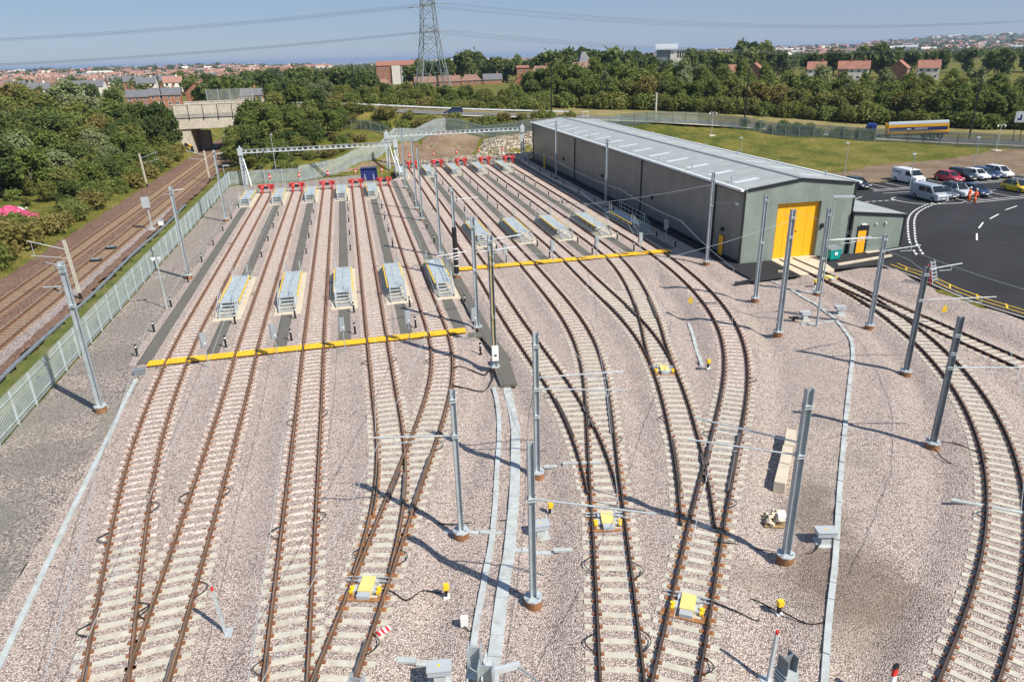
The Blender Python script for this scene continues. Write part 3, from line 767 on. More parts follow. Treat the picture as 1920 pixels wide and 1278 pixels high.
# bonding cables looped beside the rails
LOOPS = [('L1', -1, 30.2), ('L1', 1, 32), ('L1', -1, 24.2), ('L1', 1, 24.6), ('L1', -1, 50.5), ('L1', 1, 50.6), ('L2', -1, 32.5), ('L2', 1, 32.6), ('L2', 1, 25.4), ('L2', -1, 24.5), ('L2', -1, 50.8), ('L2', 1, 51),
         ('L3', -1, 28.4), ('L3', 1, 29.2), ('L3', -1, 39.2), ('L3', 1, 40), ('L3', 1, 50.5), ('L3', -1, 20.5), ('L4', -1, 47), ('L4', 1, 47.2), ('L5', 1, 34.5), ('L5', -1, 46), ('L5', 1, 25.5), ('L5', -1, 25.7), ('L5', 1, 20.9),
         ('R1', -1, 38.5), ('R2', 1, 32.5), ('R2', -1, 22.5), ('R2', 1, 22.2), ('R2', -1, 18.4), ('R2', 1, 18.6), ('R5', 1, 17.2), ('R5', 1, 25.7), ('R5', -1, 30.9), ('W1', -1, 20.8), ('W1', 1, 20.6), ('W1', -1, 47.5), ('W1', 1, 19.3),
         ('L1', 1, 66), ('L2', -1, 66.5), ('L3', 1, 68), ('L4', -1, 64), ('L5', 1, 65), ('L1', -1, 88), ('L2', 1, 90), ('R1', 1, 78), ('R2', 1, 80), ('R3', -1, 83), ('R1', -1, 100), ('R5', 1, 37.6), ('R3', -1, 33.5)]
for k, s, y in LOOPS:
    x = tx(k, y); h = math.atan2(1, (tx(k, y + .6) - tx(k, y - .6)) / 1.2) - PI / 2
    b = MB(); w = .34 + .14 * rnd.random(); l = .38 + .2 * rnd.random()
    pts = [(s * (G2 + .05 + w * math.sin(PI * i / 10)), -l + 2 * l * i / 10, .10 + .05 * math.sin(PI * i / 10)) for i in range(11)]
    b.tube(pts, .022, 4)
    tag(b.build('bonding_cable', M['cable'], None, (x, y, 0), h), 'small black bonding cable looped beside a rail', 'cable', 'bonding cables looped beside the rails')

# ------------------------------------------------------------------ walkways, crossings, troughs
def slabwalk(label, x0, x1, y0, y1, mat='walk', name='walkway', z=.03):
    b = MB(); b.prism([(x0, y0), (x1, y0), (x1, y1), (x0, y1)], -.1, z, 0)
    t = b.build(name, M[mat]); struct(t)
    return t
WLK = [(-16.25, 51.6, 127), (-11.62, 52.3, 126), (-6.72, 52.3, 126), (-1.9, 52.3, 126), (2.85, 52.3, 126), (7.05, 52.3, 128), (8.85, 49.5, 131), (14.0, 69.6, 145), (18.85, 69.6, 145), (23.65, 69.6, 145), (28.45, 69.6, 145), (33.0, 69.5, 145)]
for x, y0, y1 in WLK: slabwalk('', x - .46, x + .46, y0, y1)
# boards across the walkways at the near ends of the longer group bend aside
b = MB(); b.prism([(8.39, 49.5), (9.31, 49.5), (9.6, 45), (8.9, 45)], -.1, .028); struct(b.build('walkway', M['walk']))
b = MB(); b.prism([(7.3, 49.9), (9.35, 49.9), (9.35, 50.9), (7.5, 50.9)], -.1, .036); struct(b.build('walkway', M['walk']))
b = MB(); b.prism([(8.0, 41.1), (9.1, 40.9), (9.45, 45.2), (8.2, 45.5)], -.15, .045); tag(b.build('concrete_slab', M['walk']), 'grey green concrete slab at the foot of a mast, where the troughs begin', 'slab')

def crossing(label, x0, x1, y0, y1, tracks):
    t = thing('yellow_crossing', label, 'crossing', (0, 0, 0), 0, 'yellow walkway crossings')
    edges = [x0]
    ym = (y0 + y1) / 2
    for k in tracks:
        x = tx(k, ym); edges += [x - G2 - .09, x - G2 + .09, x + G2 - .09, x + G2 + .09]
    edges.append(x1)
    edges.sort()
    for i in range(0, len(edges) - 1, 2):
        a, c = edges[i], edges[i + 1]
        if c - a < .1: continue
        n = max(1, round((c - a) / 1.25))
        for j in range(n):
            m = MB(); u, v = a + (c - a) * j / n + .006, a + (c - a) * (j + 1) / n - .006
            m.box(u, v, y0, y1, .12, .19, 0); m.box(u + .06, v - .06, y0 + .05, y1 - .05, -.05, .12, 1)
            m.build('deck_panel', [M['yellow'], M['black']], t)
    return t
crossing('long yellow walkway laid across the five shorter stabling tracks', -15.8, 7.35, 50.85, 51.75, ['L1', 'L2', 'L3', 'L4', 'L5'])
crossing('yellow walkway laid across the five longer stabling tracks towards the shed', 9.5, 32.4, 68.0, 69.0, ['R1', 'R2', 'R3', 'R4', 'R5'])

def trough(label, pl, w, seg=1.0, mat='conc_w'):
    p = resample(pl, seg); p = [(x, y) for x, y in p]
    q = [(x, y, a) for x, y, a in along(p, seg)]
    b = MB()
    for x, y, a in q:
        z = b1(x, y)
        b.obox((x, y, z + .03), (w, seg - .012, .10), a, 0)
    return tag(b.build('cable_trough', M[mat]), label, 'cable trough', 'concrete cable troughs')
trough('long pale concrete cable trough edging the dusty gravel, ending at a black box', [(-13.4, 10), (-14.3, 22), (-14.8, 29.3), (-15.1, 33.6), (-15.5, 40.9), (-15.8, 44.5), (-16.05, 49.3)], 0.24)
trough('narrow pale cable trough running from the slab past the wide one', [(1.0, 14), (2.5, 19.9), (3.3, 22.5), (4.5, 26.1), (5.3, 29.4), (6.1, 32.7), (6.8, 35.6), (7.3, 38.5), (7.55, 41.0)], 0.25)
trough('wide pale cable trough curving from the slab at the mast foot', [(1.6, 14.4), (2.8, 18.1), (3.4, 19.9), (4.0, 22.0), (4.9, 24.5), (6.2, 29.1), (7.0, 32.4), (7.7, 35.3), (8.1, 38.2), (8.42, 41.0)], 0.50)
trough('long pale cable trough curving from the shed through the open ballast', [(12.2, 13.2), (13.9, 15.3), (15.4, 17.3), (18.2, 20.7), (21.5, 25), (25.7, 30.3), (30.2, 35.9), (33.3, 39.7), (34.9, 42.1), (35.6, 43.9), (36.4, 46.5), (36.9, 48.7), (37.15, 51.0), (37.2, 54.0), (37.2, 57.0)], 0.24)
trough('short pale trough beside the curved track, a yellow capped post at its end', [(22.1, 40.5), (25.1, 48.7)], 0.24)
trough('short cross trough beside a grey cabinet near the double mast', [(-.6, 20.0), (1.4, 19.4)], 0.25)
trough('short cross trough branching off the wide trough behind a mast', [(4.9, 24.8), (8.1, 24.0)], 0.22)
trough('short cross trough behind the mast base, touching the narrow trough', [(2.1, 27.2), (4.6, 26.2)], 0.20)
trough('thin trough crossing in front of a lamp column beside two cabinets', [(33.0, 45.6), (36.0, 45.5)], 0.18)
trough('thin pale trough leading to a yellow topped marker near the shed', [(37.1, 53.2), (39.8, 53.0)], 0.18)
trough('short trough bridging the curved track between its rails', [(25.9, 22.9), (28.9, 20.7)], 0.20)
trough('short pale trough between the dark tracks behind a mast', [(8.2, 31.0), (11.2, 30.3)], 0.18)
# ------------------------------------------------------------------ access platforms
def access_platform(label, x, y, L=9.0, rail=False):
    """steel driver's platform: grating deck 0.9 m up, stairs at both ends"""
    t = thing('access_platform', label, 'platform', (x, y, 0), 0, 'steel access platforms between the tracks')
    w, h = .82, .86
    b = MB(); b.box(-1.15, 1.15, -2.35, L + 2.1, -.1, .055, 0); b.build('concrete_pad', M['slab'], t)
    b = MB()
    n = int(L / 1.5)
    for i in range(n): b.box(-w + .1, w - .1, i * L / n + .012, (i + 1) * L / n - .012, h - .05, h, 0)
    b.build('deck', M['grate'], t)
    for s in (-1, 1):
        b = MB(); b.box(s * w - .05, s * w + .05, .25, L - .25, h - .05, h + .012); b.build('edge_strip', M['yellowp'], t)
        for i in range(n + 1):
            b = MB(); yy = min(max(i * L / n, .12), L - .12)
            b.box(s * (w - .16) - .05, s * (w - .16) + .05, yy - .05, yy + .05, .055, h - .06); b.box(s * (w - .16) - .12, s * (w - .16) + .12, yy - .12, yy + .12, .055, .075); b.build('leg', M['galv_l'], t)
    for yy, d in ((0, -1), (L, 1)):
        for s in (-1, 1):
            f = MB(); f.beam((s * .68, yy, h - .1), (s * .68, yy + d * 1.85, .12), .04, .2, 0); f.build('stringer', M['galv_l'], t)
        for i in range(4):
            m = MB(); z = h * (1 - (i + 1) / 5.0); q = yy + d * (.30 + i * .40)
            m.box(-.66, .66, q - .13, q + .13, z - .04, z); m.build('tread', M['galv_l'], t)
        for s in (-1, 1):
            m = MB(); r = .024; xs = s * .70
            top = [(xs, yy - d * .75, h), (xs, yy - d * .75, h + 1.05), (xs, yy - d * .05, h + 1.05), (xs, yy + d * 1.7, 1.05), (xs, yy + d * 1.7, .1)]
            m.tube(top, r, 5)
            m.tube([(xs, yy - d * .75, h + .55), (xs, yy, h + .55), (xs, yy + d * 1.7, .6)], r * .8, 5); m.tube([(xs, yy - d * .02, h - .1), (xs, yy - d * .02, h + 1.05)], r, 5)
            m.build('handrail', M['galv_l'], t)
    if rail:
        m = MB()
        for z in (h + .55, h + 1.05): m.tube([(w - .02, .4, z), (w - .02, L - .4, z)], .024, 5)
        for i in range(7): yy = .4 + (L - .8) * i / 6; m.tube([(w - .02, yy, h), (w - .02, yy, h + 1.05)], .024, 5)
        m.build('guard_rail', M['galv_l'], t)
    return t
G5 = ['the fence side', 'the second gap', 'the third gap', 'the fourth gap', 'the fifth gap']
PX = [-11.6, -6.7, -1.9, 2.85]
pl0 = None
for i, x in enumerate(PX):
    lab = 'near steel platform with yellow edges, %s counting from the palisade fence, shorter tracks' % ORD[i]
    if pl0 is None: pl0 = access_platform(lab, x, 62.0, 8.4)
    else: dup(pl0, (x, 62.0, 0), 0, lab)
access_platform('near steel platform with a full handrail beside the central masts, shorter tracks', 7.15, 62.0, 8.4, True)
for i, x in enumerate([-16.3] + PX):
    dup(pl0, (x, 114.0, 0), 0, 'far steel platform by the buffer stops of the shorter tracks, %s from the palisade fence' % ORD[i])
for i, x in enumerate([14.0, 18.8, 23.6, 28.4]):
    dup(pl0, (x, 79.0, 0), 0, 'near steel platform in sun, %s from the central masts, longer tracks' % ORD[i])
access_platform('steel platform with a full handrail in the shadow of the dark shed', 33.0, 78.6, 8.4, True)
for i, x in enumerate([9.0, 14.0, 18.8, 23.6, 28.4]):
    dup(pl0, (x, 131.5, 0), 0, 'far steel platform by the buffer stops of the longer tracks, %s from the central masts' % ORD[i])

# ------------------------------------------------------------------ bollard lights
def bollard(label, x, y):
    t = thing('bollard_light', label, 'bollard light', (x, y, b1(x, y)), 0, 'black bollard lights along the walkways')
    b = MB(); b.cyl((0, 0, -.05), (0, 0, .04), .20, .20, 12); b.build('base', M['conc'], t)
    b = MB(); b.cyl((0, 0, .04), (0, 0, .74), .075, .075, 12); b.box(-.13, .13, -.13, .13, .035, .06); b.build('post', M['black'], t)
    b = MB(); b.cyl((0, 0, .74), (0, 0, .87), .07, .07, 12); b.build('lens', M['white'], t)
    b = MB(); b.cyl((0, 0, .87), (0, 0, .97), .085, .085, 12); b.build('cap', M['black'], t)
    return t
BY = [53.3, 58.5, 64.9, 72.7, 80.4, 88.1, 95.7, 103.5, 111.3]
BR = [70.1, 75.2, 82.0, 89.5, 97.3, 104.6, 112.9, 120.2, 128.1, 136.1]
LROWS = [(-17.0, 'row against the palisade fence'), (-10.75, 'row between first and second shorter tracks'), (-5.95, 'row between second and third shorter tracks'),
         (-1.1, 'row between third and fourth shorter tracks'), (3.65, 'row between fourth and fifth shorter tracks'), (8.45, 'row among the central masts')]
RROWS = [(14.75, 'row between first and second longer tracks'), (19.45, 'row between second and third longer tracks'), (24.2, 'row between third and fourth longer tracks'),
         (28.95, 'row between fourth and fifth longer tracks'), (33.8, 'row alongside the dark shed')]
bo = None
for ys, rows in ((BY, LROWS), (BR, RROWS)):
    for x, nm in rows:
        for j, y in enumerate(ys):
            if x > -11 and ys is BY and 60.5 < y < 73.5: continue       # platforms stand there
            if ys is BR and 76.5 < y < 90.5 and x < 33: continue
            lab = '%s black bollard light from the yellow crossing, %s' % (ORD[j], nm)
            if bo is None: bo = bollard(lab, x, y)
            else: dup(bo, (x, y, b1(x, y)), 0, lab)
dup(bo, (7.75, 47.0, b1(7.75, 47)), 0, 'single black bollard light in front of the yellow crossing, by the electrical box mast')

# ------------------------------------------------------------------ buffer stops and stop markers
def buffer_stop(label, x, y):
    t = thing('buffer_stop', label, 'buffer stop', (x, y, 0), 0, 'red buffer stops at the track ends')
    b = MB()
    for s in (-1, 1):
        b.box(s * .72 - .09, s * .72 + .09, -.3, .1, .17, 1.35); b.beam((s * .72, 0, 1.0), (s * .72, 2.2, .2), .16, .16); b.box(s * .72 - .14, s * .72 + .14, -.55, .5, .1, .26)
    b.build('frame', M['red'], t)
    b = MB(); b.box(-1.25, 1.25, -.16, .12, .82, 1.42); b.build('beam', M['red'], t)
    b = MB(); b.box(-.30, .30, -.36, -.16, .78, 1.22); b.build('impact_pad', M['black'], t)
    b = MB(); b.box(-.27, .27, -.38, -.12, 1.22, 1.30); b.build('pad_top', M['galv_l'], t)
    for s in (-1, 1):
        b = MB(); b.box(s * .62 - .20, s * .62 + .20, -.175, -.16, 1.06, 1.14); b.build('white_arrow', M['white'], t)
        b = MB(); b.box(s * 1.0 - .16, s * 1.0 + .16, -.30, -.16, .9, 1.34); b.build('side_pad', M['reddark'], t)
    return t
bs = None
for i, (k, y) in enumerate([('L1', 123.4), ('L2', 123.4), ('L3', 123.4), ('L4', 123.4), ('L5', 123.4), ('R1', 141.9), ('R2', 141.9), ('R3', 141.9), ('R4', 141.9), ('R5', 141.9)]):
    lab = 'red buffer stop ending the %s track of the %s group' % (ORD[i % 5], 'shorter' if i < 5 else 'longer')
    if bs is None: bs = buffer_stop(lab, tx(k, y), y)
    else: dup(bs, (tx(k, y), y, 0), 0, lab)
def stop_marker(label, x, y):
    z = z1(x, y)
    t = thing('stop_marker', label, 'marker post', (x, y, z), 0, 'red and white stop markers behind the buffers')
    b = MB(); b.cyl((0, 0, -.1), (0, 0, 1.3), .03, n=6); b.build('post', M['galv'], t)
    b = MB(); b.cyl((0, 0, 1.3), (0, 0, 1.62), .2, n=10); b.cyl((0, 0, 1.8), (0, 0, 2.05), .2, n=10); b.build('red_band', M['red'], t)
    b = MB(); b.cyl((0, 0, 1.62), (0, 0, 1.8), .2, n=10); b.build('white_band', M['white'], t)
    return t
sm = None
for i, (x, y) in enumerate([(-14.0, 130.5), (-9.1, 130.5), (-4.2, 130.6), (.6, 131), (5.2, 131), (11.7, 148.6), (16.7, 148.8), (21.5, 149), (26.3, 149), (31.2, 148.9)]):
    lab = 'red and white marker behind the %s buffer stop of the %s group' % (ORD[i % 5], 'shorter' if i < 5 else 'longer')
    if sm is None: sm = stop_marker(lab, x, y)
    else: dup(sm, (x, y, z1(x, y)), 0, lab)
t = thing('storage_container', 'dark blue open container standing behind the buffer stops', 'container', (2.9, 130.0, 0), R(-3))
b = MB(); b.box(-1.45, 1.45, .2, 1.5, .05, .12); b.box(-1.45, -1.38, -.1, 1.5, .12, 2.1); b.box(1.38, 1.45, -.1, 1.5, .12, 2.1); b.box(-1.38, 1.38, 1.43, 1.5, .12, 2.1); b.box(-1.45, 1.45, -.1, 1.5, 2.1, 2.17); b.build('body', M['navy'], t)
b = MB(); b.box(-1.38, 1.38, .1, .14, .12, 1.9); b.build('door', M['navy'], t)
for s in (-1, 1):
    b = MB(); b.box(s * .75 - .03, s * .75 + .03, .02, .1, .2, 1.2); b.build('lock_bar', M['white'], t)

# ------------------------------------------------------------------ repeater boxes on posts at the yellow crossings
def post_box(label, x, y):
    t = thing('signal_box_post', label, 'post box', (x, y, b1(x, y)), 0, 'grey boxes on posts by the yellow crossings')
    b = MB(); b.cyl((0, 0, -.1), (0, 0, 2.5), .035, n=8); b.build('post', M['galv'], t)
    b = MB(); b.box(-.17, .17, -.10, .10, 1.65, 2.65); b.build('box', M['galv'], t)
    b = MB(); b.box(-.24, -.17, -.13, .13, 1.6, 2.7); b.build('side_plate', M['galv_d'], t)
    b = MB(); b.box(.02, .12, -.13, -.10, 1.85, 1.98); b.build('lamp', M['white'], t)
    return t
pb = None
for i, (x, y) in enumerate([(-11.4, 49.6), (-6.7, 49.8), (-1.9, 49.9), (2.9, 50.0), (7.75, 49.2), (14.1, 67.3), (18.9, 66.9), (23.7, 67.2), (28.5, 67.3), (33.5, 72)]):
    lab = '%s grey box on a post before the yellow crossing of the %s tracks' % (ORD[i % 5], 'shorter' if i < 5 else 'longer')
    if pb is None: pb = post_box(lab, x, y)
    else: dup(pb, (x, y, b1(x, y)), 0, lab)

# ------------------------------------------------------------------ overhead line masts
def mast(label, x, y, h, w=.27, rz=0.0, mat='galv', pile=True, arms=(), bands=(), base=.42, name='overhead_mast', z=None):
    z = b1(x, y) if z is None else z
    w *= .92
    t = thing(name, label, 'mast', (x, y, z), rz, 'steel overhead line masts')
    if pile:
        b = MB(); b.cyl((0, 0, -.3), (0, 0, base - .07), .36, .34, 18); b.build('pile', M['pile'], t)
        b = MB(); b.cyl((0, 0, base - .07), (0, 0, base), .38, .38, 8)
        for i in range(4): b.cyl((.29 * math.cos(PI / 4 + i * PI / 2), .29 * math.sin(PI / 4 + i * PI / 2), base), (.29 * math.cos(PI / 4 + i * PI / 2), .29 * math.sin(PI / 4 + i * PI / 2), base + .12), .03, n=6)
        b.build('base_plate', M['galv_l'], t)
    else: base = 0
    b = MB(); f = .022
    b.box(-w / 2, -w / 2 + f, -w / 2, w / 2, base, h); b.box(w / 2 - f, w / 2, -w / 2, w / 2, base, h); b.box(-w / 2 + f, w / 2 - f, -.011, .011, base, h - .003)
    b.build('column', M[mat], t)
    for zb in bands:
        b = MB()
        for q in (-.055, .055): b.box(-w / 2 - .03, w / 2 + .03, -w / 2 - .03, w / 2 + .03, zb + q - .02, zb + q + .02)
        b.build('band_clamp', M['galv_l'], t)
    for (za, dx, dy, ln) in arms:
        b = MB(); d = Vector((dx, dy, 0)).normalized(); p0 = Vector((0, 0, za)) + d * (w / 2 + .03); p1 = p0 + d * ln
        b.cyl(p0 + d * .35, p1, .036, n=8); b.cyl(p0, p0 + d * .35, .022, n=6)
        for q in range(4): b.cyl(p0 + d * (.05 + .08 * q), p0 + d * (.08 + .08 * q), .055, n=8)
        b.cyl(p1 - d * .9 + Vector((0, 0, .05)), p1 - d * .9 - Vector((0, 0, .34)), .02, n=5)
        b.cyl(p1 - d * .9 - Vector((0, 0, .32)), p1 - d * 2.0 - Vector((0, 0, .22)), .018, n=5)
        b.build('registration_arm', M['galv_l'], t)
    return t
mast('tall grey mast beside the palisade fence, standing at the edge of the dusty gravel', -16.95, 44.3, 9.7, .33, R(4), arms=((8.2, -1, .25, 1.2), (9.4, -1, 1.2, 1.6)), bands=(9.4, 9.15, 7.0))
mast('grey mast behind the fence-side bollard row, second along the fence', -17.2, 74.1, 9.25, .29, R(3), bands=(8.9, 8.6), arms=((8.8, 1, .6, 1.0),))
mast('grey mast at the fence-side walkway, third along the fence', -17.5, 102.2, 9.5, .29, R(3), bands=(9.2,), arms=((9.0, 1, .6, 1.0),))
mast('slim grey mast between the rusty turnout and the narrow trough, one long arm', 3.1, 26.5, 7.5, .25, 0, arms=((5.3, -1, .22, 3.4),), bands=(7.0, 5.3))
mast('grey mast on a rusty pile beside the wide trough, arm over dark rails', 5.2, 21.5, 7.4, .27, R(-4), arms=((5.0, 1, -.42, 4.4),), bands=(5.0,))
mast('grey mast behind the wide trough with two parallel arms over the dark turnout', 7.7, 30.4, 8.1, .28, 0, arms=((5.7, 1, -.1, 4.3), (5.1, 1, -.32, 4.3)), bands=(7.4, 5.1, 3.6))
mast('thick grey mast beside the concrete beam, two arms reaching over the merging rails', 16.2, 21.3, 8.15, .30, R(-8), arms=((5.75, -1, .75, 4.2), (5.2, -1, .45, 4.2)), bands=(7.4, 5.2))
mast('grey mast standing in front of the orange doors', 30.1, 44.1, 9.6, .32, 0, bands=(9.0, 7.6), arms=())
mast('grey mast right behind a thin lamp column in front of the annex', 38.75, 51.8, 7.75, .28, 0, bands=(7.2, 3.4), arms=((5.0, 1, -.05, 4.2),))
mast('grey mast in front of the shed corner', 32.6, 51.6, 9.1, .28, 0, bands=(8.7, 5.2))
mast('grey mast with an arm over the shed lead track, beside the curving trough', 37.7, 43.7, 7.45, .28, R(-6), arms=((6.2, 1, .25, 3.6), (7.2, -1, .05, 4.0)), bands=(7.1, 6.2))
mast('grey mast between the curved track and the open ballast, arm over two tracks', 34.4, 35.9, 7.5, .28, R(-10), arms=((7.3, 1, .35, 3.0), (5.3, 1, .0, 4.8)), bands=(7.0, 5.3), mat='galv_d')
mast('dark grey mast on a rusty pile beside the tight curve, cables at its foot', 29.1, 27.6, 7.6, .28, R(-22), arms=((4.8, 1, .1, 3.4),), bands=(6.6, 5.6, 4.8), mat='galv_d')
mast('grey mast at the near corner of the dark shed wall', 34.0, 63.2, 9.2, .27, 0, bands=(8.6, 6.0))
mast('grey mast against the middle of the dark shed wall', 34.1, 93.4, 9.2, .27, 0, bands=(8.8,))
mast('grey mast against the far part of the dark shed wall', 34.4, 119.4, 9.6, .27, 0, bands=(9.0,))
mast('central mast at the end of the shorter yellow crossing, white arms near its top', 8.45, 52.1, 9.2, .30, 0, bands=(8.4, 5.0), arms=((6.6, -1, -.3, 3.0), (6.4, 1, .2, 3.4)))
q2 = mast('central mast with a white electrical box and black cables at its foot', 8.2, 43.9, 9.6, .34, 0, bands=(9.2, 8.2, 7.7, 4.0), arms=((9.3, 1, .3, 2.2),))
b = MB(); b.box(-.22, .22, -.42, -.19, .95, 2.0); b.build('electrical_box', M['white'], q2)
b = MB(); b.box(-.09, .09, -.44, -.42, 1.3, 1.42); b.build('box_label', M['black'], q2)
for s in (-.14, -.05, .05): 
    b = MB(); b.tube([(s, -.2, 2.0), (s, -.2, 8.6)], .022, 5); b.build('riser_cable', M['yellowp' if s == -.05 else 'black'], q2)
q3 = mast('central mast with a black sleeve and white bands around its lower half', 8.9, 66.0, 8.8, .29, 0, bands=(8.4,), arms=((7.6, 1, .2, 2.5),))
b = MB(); b.cyl((0, 0, .5), (0, 0, 5.0), .24, .24, 10); b.build('sleeve', M['black'], q3)
for zb in (1.2, 1.9, 2.2, 2.9): 
    b = MB(); b.cyl((0, 0, zb), (0, 0, zb + .1), .25, n=10); b.build('white_band', M['white'], q3)
mast('central mast behind the handrail platform', 8.45, 74.6, 9.2, .29, 0, bands=(8.8,))
mast('central mast, sixth along the middle line, on a low rusty base', 8.45, 93.5, 9.3, .27, 0, base=.3)
mast('central mast just behind another, with a low rusty base', 8.45, 101, 10.0, .27, 0, base=.3)
mast('central mast far along the middle line before the portal', 8.45, 119.5, 9.65, .27, 0, base=.3)
# two masts whose heads reach into the frame from below
DM = mast('double mast head of two joined steel sections below the camera', 1.55, 12.2, 7.75, .34, R(-18), pile=True, name='double_mast')
b = MB(); f = .022; w = .34; ox, oy = .30, -.36
b.box(ox - w / 2, ox - w / 2 + f, oy - w / 2, oy + w / 2, .42, 7.6); b.box(ox + w / 2 - f, ox + w / 2, oy - w / 2, oy + w / 2, .42, 7.6); b.box(ox - w / 2 + f, ox + w / 2 - f, oy - .011, oy + .011, .42, 7.59); b.build('column', M['galv'], DM)
b = MB(); b.box(-.17, .30, -.30, .17, 7.1, 7.12); b.box(.2, .24, -.5, .3, 6.6, 7.3); b.build('joint_plate', M['galv_l'], DM)
b = MB(); b.beam((.35, .1, 6.9), (.95, .55, 6.7), .09, .16); b.build('bracket', M['galv_l'], DM)
b = MB(); b.tube([(.9, .5, 6.7), (1.3, .42, 6.45), (1.6, .3, 6.2)], .03, 5); b.build('chain', M['galv_d'], DM)
mast('open steel section head beside the last rusty rail', -1.15, 12.5, 7.45, .34, R(-25), bands=())
mast('dark steel mast head with double bands beside the leaning red tipped post', 8.45, 10.5, 7.6, .34, R(12), mat='galv_d', bands=(7.1, 6.9))

# ------------------------------------------------------------------ portal gantries at the far ends
def gantry(label, x0, x1, y, h, rz=0.0):
    t = thing('portal_gantry', label, 'gantry', (x0, y, 0), rz, 'portal gantries over the track ends')
    L = x1 - x0
    for x, s in ((0, 1), (L, -1)):
        b = MB()
        b.beam((x - .22, 0, 0), (x - .22, 0, h), .1, .3); b.beam((x + .22, 0, 0), (x + .22, 0, h), .1, .3)
        for i in range(9): b.box(x - .2, x + .2, -.10, .10, i * h / 9 + .1, i * h / 9 + .22)
        b.box(x - .42, x + .42, -.30, .30, h - .9, h + .35); b.build('post', M['galv_l'], t)
        b = MB(); b.cyl((x, 0, h + .35), (x, 0, h + .75), .16, .10, 8); b.build('post_cap', M['galv_l'], t)
        b = MB(); b.beam((x + s * .35, 0, h * .75), (x + s * .3 + 1.0, -2.2, .1), .12, .12); b.build('stay', M['galv_l'], t)
    # castellated beam with hexagonal holes
    b = MB(); zb, zt, zm, hh = h - .55, h + .05, h - .25, .17
    n = int(L / .95); c = L / n; th = .05
    for i in range(n):
        u = i * c
        for s in (0, 1):
            prof = [(u, zb), (u + c * .30, zb), (u + c * .12, zm), (u + c * .30, zt), (u, zt)] if s == 0 else [(u + c, zt), (u + c * .70, zt), (u + c * .88, zm), (u + c * .70, zb), (u + c, zb)]
            vs = [(x, -th, z) for x, z in prof] + [(x, th, z) for x, z in prof]; k = len(prof)
            b.add(vs, [tuple(range(k)), tuple(reversed(range(k, 2 * k)))] + [(j, j + k, (j + 1) % k + k, (j + 1) % k) for j in range(k)])
        for z0, z_ in ((zb, zb + .13), (zt - .13, zt)): b.box(u + c * .12, u + c * .88, -th * .9, th * .9, z0 + .001, z_ - .001)
    b.box(0, L, -.14, .14, zt, zt + .03); b.box(0, L, -.14, .14, zb - .03, zb)
    b.build('beam', M['galv_l'], t)
    for i in range(1, 6):
        m = MB(); u = L * i / 6; m.box(u - .04, u + .04, -.16, .16, zb - .1, zt + .1); m.build('splice_plate', M['galv_l'], t)
    for i in range(5):
        m = MB(); u = L * (i + .5) / 5; m.cyl((u, 0, zb), (u, 0, zb - .9), .03, n=6); m.build('dropper', M['galv'], t)
    return t
gantry('pale steel portal with round-holed beam over the shorter track ends', -18.6, 8.2, 133.6, 6.0)
gantry('pale steel portal with round-holed beam over the longer track ends, beside the shed', 7.2, 34.2, 143.2, 6.6)

# ------------------------------------------------------------------ lamp columns, loudspeakers, small yard furniture
def lamp_col(label, x, y, h, mat='galv', head=.9, rz=0.0, z=None, grp='lamp columns'):
    z = b1(x, y) if z is None else z
    t = thing('lamp_column', label, 'lamp post', (x, y, z), rz, grp)
    b = MB(); b.cyl((0, 0, -.1), (0, 0, h * .2), .09, .085, 10); b.cyl((0, 0, h * .2), (0, 0, h), .06, .04, 10); b.build('pole', M[mat], t)
    b = MB(); b.obox((head * .4, 0, h + .06), (head, .26, .12)); b.build('lamp_head', M['galv_l'], t)
    return t
lamp_col('tall thin lamp column rising behind the first buffer stop', -12.85, 131, 8.5, rz=PI / 2)
lamp_col('thin lamp column beside the far bollards along the fence', -17.95, 110, 6.4, rz=0)
lamp_col('thin lamp column standing close to a mast in front of the orange doors', 34.0, 45.0, 10.0, head=1.5, rz=R(-20))
def speaker_post(label, x, y, h, z):
    t = thing('loudspeaker_post', label, 'loudspeaker', (x, y, z), 0, 'loudspeaker posts')
    b = MB(); b.cyl((0, 0, -.1), (0, 0, 1.6), .07, n=8); b.cyl((0, 0, 1.6), (0, 0, h), .045, n=8); b.box(-.45, .45, -.03, .03, h * .62, h * .62 + .06); b.build('pole', M['galv_l'], t)
    for s in (-1, 1):
        b = MB(); b.cyl((s * .1, 0, h), (s * .34, -.12, h - .12), .06, .2, 10); b.build('horn', M['white'], t)
    return t
speaker_post('double loudspeaker horn on a pale post beside the dusty gravel', -17.35, 64.8, 4.6, 0)
lp = lambda *a, **k: lamp_col(*a, **k)
lp('thin lamp column behind the silver van', 77.6, 86.9, 4.4, z=1.2, rz=R(200))
lp('thin lamp column behind the row of parked cars', 95.6, 94.6, 5.0, z=1.25, rz=R(200))
lp('thin lamp column on the bare earth behind the shed roof', 74.8, 97.6, 4.9, z=1.25, rz=R(200))
lp('short lamp column on the grass near the boundary', 72.7, 125.3, 3.0, z=z1(72.7, 125.3), rz=R(200))
